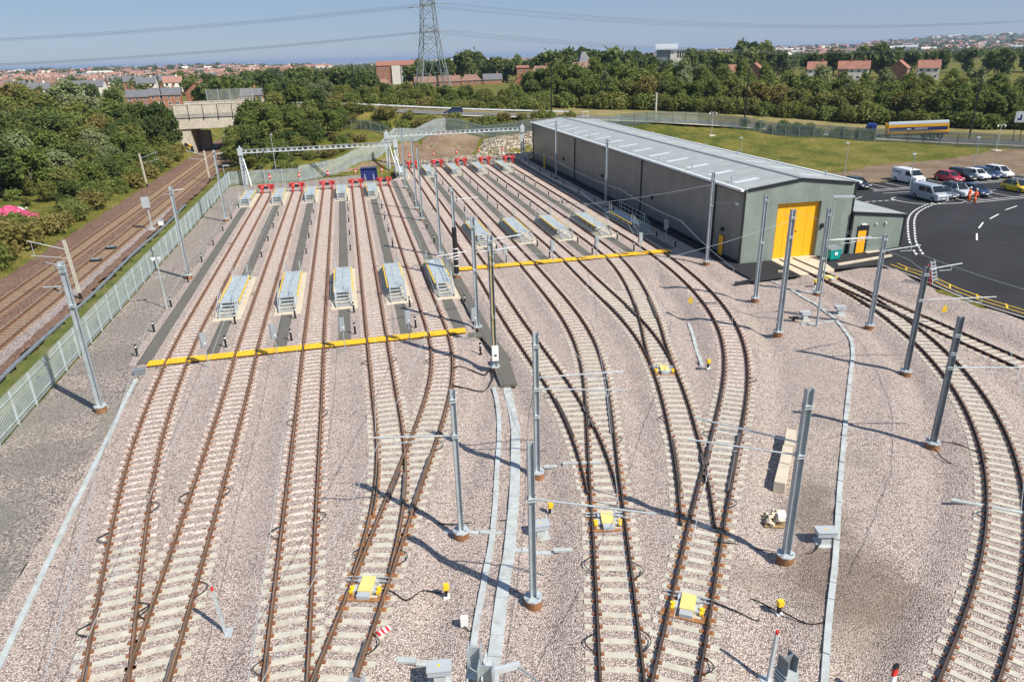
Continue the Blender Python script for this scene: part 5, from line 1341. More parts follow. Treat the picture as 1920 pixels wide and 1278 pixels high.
def car(label, x, y, rz, col, kind='hatch', roofcol=None, z=None, cat='car', name='parked_car'):
    L, W, H, belt, bz, wf, wh, rh, rf = KINDS_[kind]
    z = float(zP(x, y)) + .0 if z is None else z
    t = thing(name, label, cat, (x, y, z), rz, 'cars in the parking area' if name == 'parked_car' else None)
    pc = paint('car_paint', col); w = W / 2; h = L / 2
    rings = [(-h, w * .84, .40, .62, belt - .16), (-h + .12, w * .95, .28, .62, belt - .02), (-h + .6, w, .20, .62, belt), (-.2, w, .20, .62, belt + .01), (wf - .1, w, .20, .60, belt - .01),
             (wf + .15, w * .99, .20, .58, bz), (h - .35, w * .95, .22, .55, bz - .12), (h - .1, w * .86, .28, .52, bz - .22), (h, w * .72, .36, .50, bz - .32)]
    b = MB(); vs = []
    for (yy, ww, zb, zm, zt) in rings:
        vs += [(-ww * .94, yy, zb), (-ww, yy, zm), (-ww * .95, yy, zt - .06), (-ww * .82, yy, zt), (ww * .82, yy, zt), (ww * .95, yy, zt - .06), (ww, yy, zm), (ww * .94, yy, zb)]
    n = 8
    fs = [(i * n + j, i * n + (j + 1) % n, (i + 1) * n + (j + 1) % n, (i + 1) * n + j) for i in range(len(rings) - 1) for j in range(n)]
    fs += [tuple(range(n)), tuple(reversed(range((len(rings) - 1) * n, len(rings) * n)))]
    b.add(vs, fs); b.build('body', pc, t, smooth=False)
    # glasshouse
    wb, wt = w * .80, w * .64; zb = belt - .03
    g = MB(); g.add([(-wb, wf, zb), (wb, wf, zb), (wb, rf, zb), (-wb, rf, zb), (-wt, wh, H - .05), (wt, wh, H - .05), (wt, rh, H - .05), (-wt, rh, H - .05)], [(0, 1, 5, 4), (1, 2, 6, 5), (2, 3, 7, 6), (3, 0, 4, 7), (4, 5, 6, 7)])
    g.build('glass', M['glass'], t)
    r = MB(); r.add([(-wt - .02, wh - .03, H - .05), (wt + .02, wh - .03, H - .05), (wt + .02, rh + .02, H - .05), (-wt - .02, rh + .02, H - .05), (-wt + .06, wh - .15, H), (wt - .06, wh - .15, H), (wt - .06, rh + .18, H), (-wt + .06, rh + .18, H)], [(0, 1, 5, 4), (1, 2, 6, 5), (2, 3, 7, 6), (3, 0, 4, 7), (4, 5, 6, 7), (3, 2, 1, 0)])
    r.build('roof', paint('roof_paint', roofcol) if roofcol else pc, t)
    for s in (-1, 1):
        p = MB(); p.beam((s * wb, wf, zb), (s * wt, wh, H - .03), .07, .06); p.beam((s * (wb + .005), -.25, zb), (s * (wt + .005), -.25, H - .04), .09, .03); p.beam((s * wb, rf + .05, zb), (s * wt, rh, H - .03), .16, .07); p.build('pillar', pc, t)
        m = MB(); m.box(s * (w - .02) - .1, s * (w - .02) + .1, wf - .30, wf - .16, belt - .02, belt + .13); m.build('mirror', pc, t)
        hl = MB(); hl.obox((s * w * .66, h - .2, bz - .22), (.36, .3, .12), s * .35); hl.build('headlight', M['lens'], t)
        tl = MB(); tl.obox((s * w * .82, -h + .1, belt - .17), (.2, .2, .2), s * -.2); tl.build('tail_light', M['tail'], t)
        for yy in (h - .82, -h + .80):
            wl = MB(); wl.cyl((s * (w - .2), yy, .31), (s * (w + .015), yy, .31), .315, n=18); wo = wl.build('wheel', M['rubber'], t)
            rm = MB(); rm.cyl((s * (w - .02), yy, .31), (s * (w + .03), yy, .31), .20, n=12); rm.build('rim', M['alloy'], wo)
    g = MB(); g.box(-.5, .5, h - .08, h + .01, .34, .46); g.box(-.36, .36, h - .14, h - .02, .5, .6); g.build('grille', M['black'], t)
    g = MB(); g.box(-.26, .26, h + .005, h + .03, .42, .53); g.build('number_plate', M['white'], t)
    return t
DN = PI
car('shiny red hatchback with dark windows in the back row of cars', 85.3, 88.2, DN, (.42, .006, .025))
car('tall black off-roader with bright front badges, second from the red hatchback', 87.9, 88.6, DN + .03, (.012, .018, .03), 'suv')
car('white saloon between a black off-roader and a navy car', 90.3, 88.6, DN - .02, (.78, .79, .8), 'hatch')
car('navy blue estate between two white cars in the back row', 92.3, 89.0, DN, (.012, .035, .12), 'estate')
car('white people carrier at the end of the back row of cars', 94.6, 89.0, DN + .02, (.76, .78, .8), 'mpv')
car('grey blue saloon beside the silver van in the front row', 75.3, 78.7, DN, (.10, .13, .165), 'estate')
car('black and white off-roader behind the two people in orange', 77.7, 78.7, DN - .02, (.50, .53, .56), 'suv', (.012, .012, .015))
car('dark navy hatchback parked at the end of the front row next to the two people', 80.2, 78.4, DN + .02, (.01, .018, .075), 'hatch')
car('bright yellow hatchback with a black roof parked alone', 87.2, 78.6, DN - .06, (.72, .50, .005), 'hatch', (.012, .012, .010))
car('black car half hidden behind the corner of the shed roof', 70.0, 88.3, DN, (.012, .014, .022), 'hatch')
def van(label, x, y, rz, col, windows):
    t = thing('parked_van', label, 'van', (x, y, float(zP(x, y))), rz, 'vans in the parking area')
    pc = paint('van_paint', col, .32); w, h, H = .97, 2.5, 1.95
    rings = [(-h, .93, .35, 1.0, H - .06), (-h + .08, .96, .25, 1.0, H), (-1.0, .97, .22, 1.0, H + .01), (.85, .97, .22, 1.0, H - .01), (1.05, .97, .22, 1.0, H - .06)]
    b = MB(); vs = []
    def ring(yy, ww, zb, zm, zt, f=.84): return [(-ww * .96, yy, zb), (-ww, yy, zm), (-ww * .93, yy, zt - .12), (-ww * f, yy, zt), (ww * f, yy, zt), (ww * .93, yy, zt - .12), (ww, yy, zm), (ww * .96, yy, zb)]
    for q in rings: vs += ring(*q)
    vs += ring(1.72, .95, .22, .75, 1.16); vs += ring(2.25, .90, .25, .65, 1.0); vs += ring(2.46, .82, .32, .6, .78)
    n = 8; k = 8
    fs = [(i * n + j, i * n + (j + 1) % n, (i + 1) * n + (j + 1) % n, (i + 1) * n + j) for i in range(k - 1) for j in range(n)] + [tuple(range(n)), tuple(reversed(range((k - 1) * n, k * n)))]
    b.add(vs, fs); b.build('body', pc, t)
    g = MB(); g.add([(-.80, 1.70, 1.19), (.80, 1.70, 1.19), (.72, 1.08, 1.86), (-.72, 1.08, 1.86), (-.80, 1.73, 1.22), (.80, 1.73, 1.22), (.72, 1.11, 1.89), (-.72, 1.11, 1.89)], [(0, 1, 2, 3), (4, 5, 6, 7), (0, 1, 5, 4), (2, 3, 7, 6)]); g.build('windscreen', M['glass'], t)
    for s in (-1, 1):
        g = MB(); a = s * .965; c = s * .915
        g.add([(a, .35, 1.12), (a, 1.5, 1.12), (c, 1.05, 1.74), (c, .35, 1.74)], [(0, 1, 2, 3)])
        for i in range(4): x_, y_, z_ = g.v[i]; g.v[i] = (x_ + s * .012, y_, z_)
        g.build('side_window', M['glass'], t)
        if windows:
            g = MB(); g.add([(a + s * .012, -.95, 1.12), (a + s * .012, .2, 1.12), (c + s * .012, .2, 1.74), (c + s * .012, -.95, 1.74)], [(0, 1, 2, 3)]); g.build('side_window', M['glass'], t)
        m = MB(); m.box(s * 1.06 - .1, s * 1.06 + .1, 1.28, 1.4, 1.1, 1.36); m.build('mirror', M['black'], t)
        m = MB(); m.obox((s * .68, 2.32, .9), (.34, .24, .16), s * .3); m.build('headlight', M['lens'], t)
        for yy in (1.62, -1.52):
            wl = MB(); wl.cyl((s * .77, yy, .33), (s * .985, yy, .33), .34, n=18); wo = wl.build('wheel', M['rubber'], t)
            rm = MB(); rm.cyl((s * .95, yy, .33), (s * 1.0, yy, .33), .21, n=12); rm.build('rim', M['alloy'], wo)
    m = MB(); m.box(-.52, .52, 2.40, 2.475, .62, .72); m.box(-.6, .6, 2.36, 2.46, .34, .46); m.build('grille', M['black'], t)
    m = MB(); m.box(-.26, .26, 2.462, 2.49, .48, .6); m.build('number_plate', M['white'], t)
    m = MB(); m.box(-.9, .9, -2.53, -2.495, .9, 1.75); m.build('rear_window', M['glass'], t)
    return t
def text(body, size, parent, loc, rot, mat, name='lettering'):
    c = bpy.data.curves.new(name, 'FONT'); c.body = body; c.size = size; c.align_x = 'CENTER'; c.align_y = 'CENTER'; c.extrude = .004
    o = bpy.data.objects.new(name, c); COL.objects.link(o)
    me = bpy.data.meshes.new_from_object(o); bpy.data.objects.remove(o)
    me.materials.clear(); me.materials.append(mat)
    o = bpy.data.objects.new(name, me); COL.objects.link(o); o.parent = parent; o.location = loc; o.rotation_euler = rot
    return o
v1 = van('white panel van with dark lettering on its side, at the edge of the bare earth', 79.45, 89.5, DN, (.78, .80, .82), False)
# the van faces -Y, its side towards the yard is local +x
text('Kwest', .62, v1, (.985, -1.35, 1.5), (PI / 2, 0, PI / 2), M['navy'])
m = MB(); m.add([(.984, -1.2, 1.22), (.984, -.9, 1.1), (.984, -.55, 1.18), (.984, -.3, 1.3), (.984, -.62, 1.1), (.984, -.95, 1.0)], [(0, 1, 2, 3, 4, 5)]); m.build('emblem', M['navy'], v1)
van('silver grey van with side windows beside the lamp column', 72.8, 77.9, DN - .03, (.36, .40, .45), True)
# bulk tipper lorry on the road
hd = Vector((-.817, .577)); ang = math.atan2(hd.y, hd.x) - PI / 2
TC = (113.2, 130.4)
tz_ = 1.68
lor = thing('tipper_lorry', 'blue cab lorry with a long yellow bulk trailer and navy stripe', 'lorry', (TC[0], TC[1], tz_), ang)
lor.rotation_euler = (R(-2.9), 0, ang)
b = MB(); b.add([(-1.2, 5.6, .9), (1.2, 5.6, .9), (1.2, 7.75, .6), (-1.2, 7.75, .6), (-1.2, 5.6, 3.3), (1.2, 5.6, 3.3), (1.2, 7.2, 3.45), (-1.2, 7.2, 3.45), (-1.2, 7.8, 1.9), (1.2, 7.8, 1.9)], [(3, 2, 1, 0), (4, 5, 6, 7), (0, 1, 5, 4), (1, 2, 9, 6, 5), (0, 4, 7, 8, 3), (2, 3, 8, 9), (8, 7, 6, 9)])
cabp = b.build('cab', M['blue'], lor)
b = MB(); b.add([(-1.06, 7.83, 1.98), (1.06, 7.83, 1.98), (1.0, 7.3, 3.2), (-1.0, 7.3, 3.2)], [(0, 1, 2, 3)]); b.build('windscreen', M['glass'], cabp)
for s in (-1, 1):
    b = MB(); b.add([(s * 1.206, 6.5, 2.0), (s * 1.206, 7.5, 2.0), (s * 1.206, 7.15, 2.9), (s * 1.206, 6.5, 2.9)], [(0, 1, 2, 3)]); b.build('side_window', M['glass'], cabp)
    b = MB(); b.box(s * 1.3 - .1, s * 1.3 + .1, 7.5, 7.62, 2.0, 2.7); b.build('mirror', M['black'], cabp)
b = MB(); b.box(-.45, .45, -7.6, 7.2, .75, .98); b.box(-1.1, 1.1, 3.4, 5.4, .6, 1.0); b.build('chassis', M['black'], lor)
b = MB(); b.box(-1.24, 1.24, -7.5, 3.4, 1.15, 3.0); b.build('trailer_body', M['orange'], lor)
b = MB(); b.extr([(0, 0), (0, 0)], 0, 0) if False else None
b.v, b.f, b.m = [], [], []
prof = [(-1.24, 3.0), (-1.15, 3.3), (-.7, 3.48), (0, 3.52), (.7, 3.48), (1.15, 3.3), (1.24, 3.0)]
vs = [(x, -7.45, z) for x, z in prof] + [(x, 3.35, z) for x, z in prof]; k = len(prof)
b.add(vs, [tuple(range(k)), tuple(reversed(range(k, 2 * k)))] + [(j, j + 1, j + 1 + k, j + k) for j in range(k - 1)]); b.build('tarpaulin', M['cabgrey'], lor)
for s in (-1, 1):
    b = MB(); b.box(s * 1.245 - .006, s * 1.245 + .006, -7.3, 3.2, 1.75, 2.45); b.build('stripe', M['navy'], lor)
    b = MB(); b.box(s * .9 - .09, s * .9 + .09, 3.42, 3.85, 1.2, 3.3); b.build('headboard_frame', M['orange'], lor)
    for yy in (6.6, 4.2, -3.4, -4.8, -6.2):
        wl = MB(); wl.cyl((s * .85, yy, .52), (s * 1.2, yy, .52), .52, n=16); wo = wl.build('wheel', M['rubber'], lor)
        rm = MB(); rm.cyl((s * 1.15, yy, .52), (s * 1.215, yy, .52), .28, n=10); rm.build('rim', M['alloy'], wo)
b = MB()
for i in range(4): b.box(-1.0, 1.0, 3.55, 3.75, 1.3 + i * .5, 1.4 + i * .5)
b.build('headboard', M['orange'], lor)
for s in (-1, 1):
    text('BREEDON', .52, lor, (s * 1.258, -2.6, 2.09), (PI / 2, 0, s * PI / 2), M['white'])
    b = MB(); c = 1 if s < 0 else -1
    y0 = -2.6 + c * 2.25
    b.add([(s * 1.257, y0 + c * .55, 1.95), (s * 1.257, y0 + c * .1, 2.32), (s * 1.257, y0 - c * .12, 2.12), (s * 1.257, y0 - c * .3, 2.22), (s * 1.257, y0 - c * .6, 1.95)], [(0, 1, 2, 3, 4)]); b.build('emblem', M['white'], lor)
car('dark blue estate car driving along the main road', 25.4, 176.9, PI / 2 - .3, (.012, .03, .09), 'estate', None, 7.4, 'car', 'driving_car')

# ------------------------------------------------------------------ two people in orange
def skin_obj(name, V, Ed, rad, mat, parent, root=0, sub=1):
    me = bpy.data.meshes.new(name); me.from_pydata(V, Ed, []); me.materials.append(mat)
    o = bpy.data.objects.new(name, me); COL.objects.link(o); o.parent = parent
    mod = o.modifiers.new('skin', 'SKIN'); o.modifiers.new('sub', 'SUBSURF').levels = sub
    o.modifiers['sub'].render_levels = sub
    if not me.skin_vertices: bpy.context.view_layer.objects.active = o; me.attributes.new('skin', 'FLOAT', 'POINT') if False else None
    sv = me.skin_vertices[0].data if me.skin_vertices else None
    if sv:
        for i, r in enumerate(rad): sv[i].radius = (r, r) if not isinstance(r, tuple) else r
        sv[root].use_root = True
    mod.use_smooth_shade = True
    return o
M['skin'] = pm('skin', (.50, .30, .22), .6, 0, .05)
M['hivis'] = pm('orange_hi_vis', (.86, .13, .02), .7, 0, .1, 6)
M['reflect'] = pm('silver_tape', (.62, .62, .6), .4, 0, .05)
def limb_mesh(b, pts, radii, n=10, mi=0):
    """one continuous tapered surface through a chain of joints"""
    P = [Vector(p) for p in pts]; base = len(b.v); rings = []
    prev = None
    for i, p in enumerate(P):
        d = ((P[min(i + 1, len(P) - 1)] - P[max(i - 1, 0)])).normalized()
        a = (prev - d * prev.dot(d)).normalized() if prev is not None and (prev - d * prev.dot(d)).length > 1e-3 else d.orthogonal().normalized()
        prev = a; c = d.cross(a)
        r = radii[i]; r = r if isinstance(r, tuple) else (r, r)
        rings.append([p + a * math.cos(2 * PI * j / n) * r[0] + c * math.sin(2 * PI * j / n) * r[1] for j in range(n)])
    vs = [v for rg in rings for v in rg]
    fs = [(i * n + j, i * n + (j + 1) % n, (i + 1) * n + (j + 1) % n, (i + 1) * n + j) for i in range(len(P) - 1) for j in range(n)]
    fs += [tuple(reversed(range(n))), tuple(range((len(P) - 1) * n, len(P) * n))]
    b.add(vs, fs, mi)
def person(label, x, y, rz, step, swing, z):
    t = thing('person', label, 'person', (x, y, z), rz, 'two people in orange work clothes')
    hip, sh = .93, 1.45
    legs = []
    for s in (-1, 1):
        f = step * s
        kx = s * .10
        legs.append([(kx, 0, hip - .02), (s * .105, f * .5 + .06, .50), (s * .10, f - .02, .09), (s * .10, f + .04, .05), (s * .105, f + .20, .035)])
    arms = []
    for s in (-1, 1):
        f = -swing * s
        arms.append([(s * .20, 0, sh - .02), (s * .27, f * .35, 1.16), (s * .27, f * .8 + .06, .92), (s * .265, f * .9 + .08, .84)])
    body = MB()
    limb_mesh(body, [(0, 0, .86), (0, 0, .98), (0, .01, 1.15), (0, .01, 1.34), (0, 0, 1.47), (0, .0, 1.53), (0, .02, 1.62), (0, .03, 1.70), (0, .03, 1.77), (0, .02, 1.81)],
              [(.15, .11), (.165, .115), (.155, .11), (.185, .115), (.12, .08), (.058, .058), (.072, .088), (.078, .10), (.066, .085), (.03, .04)], 12)
    for l in legs: limb_mesh(body, l, [.09, .062, .045, .05, .035], 10)
    for a, s in zip(arms, (-1, 1)):
        limb_mesh(body, a, [.052, .042, .032, (.042, .022)], 8)
        w = Vector(a[-1])
        for k in range(4):   # fingers, curled a little
            q = w + Vector((0, -.03 + .02 * k, -.01)); l = (.07, .08, .085, .072)[k]
            limb_mesh(body, [q, q + Vector((-s * .008, 0, -l * .55)), q + Vector((-s * .028, 0, -l))], [.010, .009, .007], 5)
        limb_mesh(body, [w + Vector((0, .035, .0)), w + Vector((-s * .01, .06, -.03)), w + Vector((-s * .02, .062, -.06))], [.011, .010, .008], 5)
    limb_mesh(body, [(0, .115, 1.66), (0, .14, 1.64), (0, .125, 1.625)], [.012, .018, .012], 5)  # nose
    for s in (-1, 1): body.obox((s * .082, .02, 1.66), (.02, .04, .06))
    body.build('body', M['skin'], t, smooth=True)
    fa = MB()
    for s in (-1, 1): fa.obox((s * .032, .118, 1.685), (.022, .012, .012))
    fa.obox((0, .117, 1.60), (.05, .01, .012)); fa.build('face_marks', M['black'], t)
    j = MB()
    limb_mesh(j, [(0, 0, .84), (0, 0, .98), (0, .01, 1.15), (0, .01, 1.34), (0, 0, 1.47), (0, 0, 1.525)], [(.185, .135), (.19, .135), (.18, .13), (.21, .135), (.16, .10), (.075, .075)], 14)
    for a in arms: limb_mesh(j, a[:3] , [.075, .060, .052], 10)
    j.build('jacket', M['hivis'], t, smooth=True)
    tr = MB()
    limb_mesh(tr, [(0, 0, .80), (0, 0, .90), (0, 0, .99)], [(.16, .12), (.175, .125), (.17, .12)], 12)
    for l in legs: limb_mesh(tr, l[:3], [.105, .085, .075], 10)
    tr.build('trousers', M['hivis'], t, smooth=True)
    bt = MB()
    for l in legs: limb_mesh(bt, [Vector(l[2]) + Vector((0, 0, .05)), Vector(l[2]) + Vector((0, .02, -.03)), Vector(l[3]) + Vector((0, .06, 0)), l[4]], [.062, .06, .052, .035], 8)
    bt.build('boots', M['black'], t, smooth=True)
    h = MB(); limb_mesh(h, [(0, .02, 1.72), (0, .02, 1.76), (0, .02, 1.82), (0, .02, 1.86), (0, .02, 1.875)], [(.115, .135), (.11, .13), (.10, .12), (.06, .07), (.02, .02)], 12); h.obox((0, .155, 1.735), (.16, .09, .015)); h.build('helmet', M['white'], t, smooth=True)
    rt = MB(); limb_mesh(rt, [(0, .01, 1.07), (0, .01, 1.12)], [(.192, .14), (.19, .14)], 14); rt.build('reflective_band', M['reflect'], t)
    return t
pz = float(zP(76.3, 75.0))
person('person in orange work clothes and white helmet, standing closer to the off-roader', 76.25, 75.15, R(205), .16, .12, pz)
person('person in orange work clothes and white helmet, stepping onto the white line', 75.95, 73.9, R(185), .26, .2, float(zP(75.95, 73.9)))

# ------------------------------------------------------------------ palisade fences
M['fence_g'] = pm('weathered_fence', (.24, .30, .28), .6, .3, .15, 1.0)
def palisade(label, pl, z_of=None, hgt=2.4, mat='fence', name='palisade_fence', step=.155):
    pts = []
    for (x0, y0), (x1, y1) in zip(pl[:-1], pl[1:]):
        n = max(1, round(math.hypot(x1 - x0, y1 - y0) / 2.75)); pts += [(x0 + (x1 - x0) * i / n, y0 + (y1 - y0) * i / n) for i in range(n)]
    pts.append(pl[-1])
    X = np.array([p[0] for p in pts]); Y = np.array([p[1] for p in pts])
    Z = zH(X, Y, False) if z_of is None else np.array([z_of] * len(pts))
    t = thing(name, label, 'fence', (0, 0, 0), 0, 'galvanised palisade fences')
    pa, ra = MB(), (MB(), MB())
    for i in range(len(pts) - 1):
        a = Vector((X[i], Y[i], Z[i])); c = Vector((X[i + 1], Y[i + 1], Z[i + 1])); d = c - a; L = d.length; d.normalize(); nr = Vector((-d.y, d.x, 0)).normalized()
        for q_, hz in enumerate((.42, hgt - .45)): ra[q_].beam(a + Vector((0, 0, hz)), c + Vector((0, 0, hz)), .045, .05)
        k = int(L / step)
        for j in range(k):
            q = a + d * (L * (j + .5) / k) + nr * .035; w = d * .041; u = nr * .014
            vs = [q - w, q - w * .35 + u, q + w * .35 + u, q + w]
            pa.add([v + Vector((0, 0, .06)) for v in vs] + [v + Vector((0, 0, hgt - .06)) for v in vs] + [q + u * .5 + Vector((0, 0, hgt + .06))], [(0, 1, 5, 4), (1, 2, 6, 5), (2, 3, 7, 6), (4, 5, 8), (5, 6, 8), (6, 7, 8)])
    pa.build('pale_panel', M[mat], t); ra[0].build('rail', M[mat], t); ra[1].build('rail', M[mat], t)
    for i in range(len(pts)):
        m = MB(); m.box(-.035, .035, -.045, .045, -.3, hgt - .05); m.build('post', M[mat], t, (float(X[i]), float(Y[i]), float(Z[i])))
    return t
palisade('long straight galvanised palisade fence between the main line and the gravel', [(-21.35, 8), (-21.35, 134.4)], 0.0, 2.3)
palisade('short stretch of palisade fence across the end of the gravel', [(-21.3, 134.5), (-9.3, 133.9)], 0.0, 2.4)
palisade('palisade fence climbing the bank behind the buffer stops', [(-9.2, 133.9), (-6.6, 136.1), (4.6, 146.5), (9.4, 154.6), (21.1, 161.5)], None, 2.8)
palisade('palisade fence along the top of the bank behind the portal', [(21.2, 161.5), (39.7, 155.0), (60, 155.5)], None, 2.7, 'fence_g')
palisade('dull green grey palisade fence between the grass field and the road', [(60.2, 155.5), (76, 150), (91.6, 135.5), (106.4, 122), (112.4, 112), (122, 101), (140, 86)], None, 2.6, 'fence_g', step=.13)
palisade('short palisade fence on the wooded slope beyond the bank', [(-5, 184), (-2.5, 176), (1, 168.5), (9, 161.5)], None, 2.3, 'fence_g')

# ------------------------------------------------------------------ main line equipment beside the fence
def oldmast(label, x, y, h, lean, arm):
    t = thing('main_line_mast', label, 'mast', (x, y, 0), 0, 'old overhead masts of the main line')
    b = MB(); b.cyl((0, 0, -.1), (0, 0, .55), .16, .14, 8); b.build('base', M['black'], t)
    b = MB(); b.beam((-.07, 0, .3), (-.07 + lean, 0, h), .05, .16); b.beam((.07, 0, .3), (.07 + lean, 0, h), .05, .16)
    for i in range(10): b.box(-.07 + lean * i / 10, .07 + lean * i / 10, -.03, .03, .5 + i * (h - .6) / 10, .6 + i * (h - .6) / 10)
    b.build('column', M['conc'], t)
    b = MB(); s = arm
    b.cyl((lean, 0, h - .9), (lean + s * 3.0, 0, h + .15), .035, n=6); b.cyl((lean, 0, h - 1.7), (lean + s * 3.0, 0, h - 1.2), .03, n=6); b.cyl((lean + s * 2.7, 0, h + .05), (lean + s * 2.7, 0, h - 1.3), .02, n=5); b.build('cantilever', M['galv_l'], t)
    return t
oldmast('pale twin-channel mast of the main line beside the verge, arm over two tracks', -26.0, 70.3, 5.6, -.15, -1)
oldmast('pale main line mast with its foot among the bushes', -36.0, 139.0, 5.8, -.2, 1)
oldmast('pale main line mast just in front of the bridge shadow', -25.8, 141.5, 5.5, -.1, -1)
oldmast('pale main line mast under the bridge mouth', -26.2, 186, 5.4, 0, -1)
t = thing('relay_cabinet', 'grey location cabinet on a post between main line and fence', 'cabinet', (-26.5, 100.2, 0))
b = MB(); b.box(-.35, .35, -.3, .3, -.1, .22); b.build('footing', M['conc_w'], t)
b = MB(); b.cyl((0, 0, .2), (0, 0, 3.0), .09, n=8); b.build('post', M['galv_l'], t)
b = MB(); b.box(-.55, .35, -.28, .22, 2.9, 4.25); b.build('case', M['cabgrey'], t)
t = thing('white_box', 'small white box standing next to the grey location cabinet post', 'box', (-26.0, 103, 0)); b = MB(); b.box(-.3, .3, -.25, .25, -.05, .55); b.build('case', M['white'], t); b = MB(); b.box(-.34, .34, -.29, .29, .55, .62); b.build('lid', M['cabgrey'], t)
for lab, x, y in (('black track unit between the rails of the second main line track', -28.9, 90.6), ('second black track unit a little closer along the main line', -28.9, 84.9)):
    t = thing('track_unit', lab, 'track unit', (x, y, .02), 0, 'black track units on the main line'); b = MB(); b.box(-.55, .55, -.35, .35, 0, .14); b.build('base', M['black'], t); b = MB(); b.cyl((-.4, 0, .2), (.4, 0, .2), .16, n=10); b.build('housing', M['galv_d'], t)
b = MB(); P_ = [(-25.5 + .12 * math.sin(y * .2), y) for y in np.arange(20, 120, 2.0)]
for (x0, y0), (x1, y1) in zip(P_[:-1], P_[1:]): b.beam((x0, y0, -.02), (x1, y1, -.02), .30, .14)
tag(b.build('cable_route', M['galv_d']), 'dark grey troughing running along the verge beside the main line', 'cable trough')
# pink sheeting heap
t = MB(); nx, ny = 22, 18
hm = [[1.9 * math.exp(-(((i / nx - .5) * 2.4) ** 2 + ((j / ny - .5) * 2.4) ** 2) * 1.4) + .3 * rnd.random() - .05 for j in range(ny + 1)] for i in range(nx + 1)]
t.add([(-3.4 + 6.8 * i / nx, -2.6 + 5.2 * j / ny, hm[i][j]) for i in range(nx + 1) for j in range(ny + 1)], [(i * (ny + 1) + j, (i + 1) * (ny + 1) + j, (i + 1) * (ny + 1) + j + 1, i * (ny + 1) + j + 1) for i in range(nx) for j in range(ny)])
M['pink'] = pm('pink_sheet', (.50, .06, .15), .45, 0, .25, 1.5, dirt=(.35, .03, .07))
tag(t.build('pink_sheeting', M['pink'], None, (-47.0, 110.5, z1(-47, 110.5) - .1), R(20)), 'heap of bright pink plastic sheeting among the bushes', 'sheeting')
b = MB()
for i in range(70):
    s = .12 + .25 * rnd.random(); b.obox((rnd.uniform(-3.2, 2.4), rnd.uniform(1.0, 4.2), rnd.random() * .9), (s * 1.6, s, s * .5), 0, i % 3, Matrix.Rotation(rnd.random() * 3, 3, 'X') @ Matrix.Rotation(rnd.random() * 3, 3, 'Z'))
struct(b.build('rubbish_debris', [M['white'], M['cabgrey'], M['reddark']], None, (-47.2, 110.5, z1(-47, 112)), R(20)), 'stuff')

# ------------------------------------------------------------------ road bridge over the main line
M['bridge'] = pm('bridge_concrete', (.54, .49, .405), .85, 0, .16, .6, .2, 12, dirt=(.42, .365, .285))
M['bridge2'] = pm('bridge_band', (.36, .34, .30), .85, 0, .2, .6)
br = thing('road_bridge', 'stained concrete road bridge with panelled parapet over the main line', 'bridge', (-30.7, 189.0, 0), 0)
BL, BRr = -6.0, 6.2
b = MB(); b.box(-9.3, BL, 0, 12.5, -.3, 6.9); b.box(BL, BL + 2.4, 9.5, 12.5, -.3, 4.4); b.build('abutment', M['bridge'], br)
b = MB(); b.box(BRr, BRr + 3, 0, 12.5, -.3, 6.9); b.build('abutment', M['bridge'], br)
b = MB(); b.add([(-9.3, 0, -.3), (-9.8, 0, -.3), (-13, -7, -.3), (-12.5, -7, -.3), (-9.3, 0, 6.5), (-9.8, 0, 6.5), (-13, -7, 3.6), (-12.5, -7, 3.6)], [(3, 2, 1, 0), (4, 5, 6, 7), (0, 1, 5, 4), (1, 2, 6, 5), (2, 3, 7, 6), (3, 0, 4, 7)]); b.build('wing_wall', M['bridge'], br)
b = MB(); b.box(-9.0, 9.6, -.35, 13, 5.75, 8.7); b.build('deck_beam', M['bridge'], br)
b = MB(); b.box(-9.0, 10.6, -.55, -.352, 8.3, 9.1); b.box(-9, 10.6, -.351, 13, 8.705, 9.1); b.build('deck_edge', M['bridge2'], br)
for yy in (-.45, 12.8):
    for i in range(6):
        m = MB(); a = -9.0 + i * 3.3; m.box(a + .06, a + 3.24, yy - .12, yy + .12, 9.1, 11.2); m.build('parapet_panel', M['bridge'], br)
    m = MB(); m.box(-9.0, 10.8, yy - .2, yy + .2, 11.2, 11.38); m.build('coping', M['bridge'], br)
for i in range(6):
    m = MB(); a = -9.0 + i * 3.3; m.box(a - .07, a + .07, -.62, -.56, 7.8, 11.2); m.build('parapet_strut', M['trim'], br)
def meshpanel():
    m, t, b = nodes('wire_mesh')
    tr = t.nodes.new('ShaderNodeBsdfTransparent'); mx = t.nodes.new('ShaderNodeMixShader'); mx.inputs[0].default_value = .28
    b.inputs['Base Color'].default_value = (.3, .32, .3, 1)
    t.links.new(tr.outputs[0], mx.inputs[1]); t.links.new(b.outputs[0], mx.inputs[2]); t.links.new(mx.outputs[0], t.nodes['Material Output'].inputs[0])
    return m
M['meshp'] = meshpanel()
for i in range(5):
    m = MB(); a = -3.2 + i * 2.8; m.box(a - .05, a + .05, 12.9, 13.0, 11.3, 14.2)
    m.build('screen_post', M['galv_l'], br)
    if i < 4: m = MB(); m.box(a + .05, a + 2.75, 12.94, 12.96, 11.4, 14.1); m.build('screen', M['meshp'], br)
# graffiti on the wing of the abutment: blotches of paint
b = MB()
for i in range(46):
    x = -9.2 + rnd.random() * 2.9; z = .5 + rnd.random() * 1.7; w = .12 + rnd.random() * .25
    k = [(x + w * math.cos(q * 1.05 + i) * (1 + .5 * rnd.random()), -.012 - .0005 * i, z + w * 1.3 * math.sin(q * 1.05 + i) * (1 + .4 * rnd.random())) for q in range(6)]
    b.add(k, [tuple(range(6))], i % 4)
b.build('graffiti', [M['black'], M['white'], M['navy'], M['yellowp']], br)
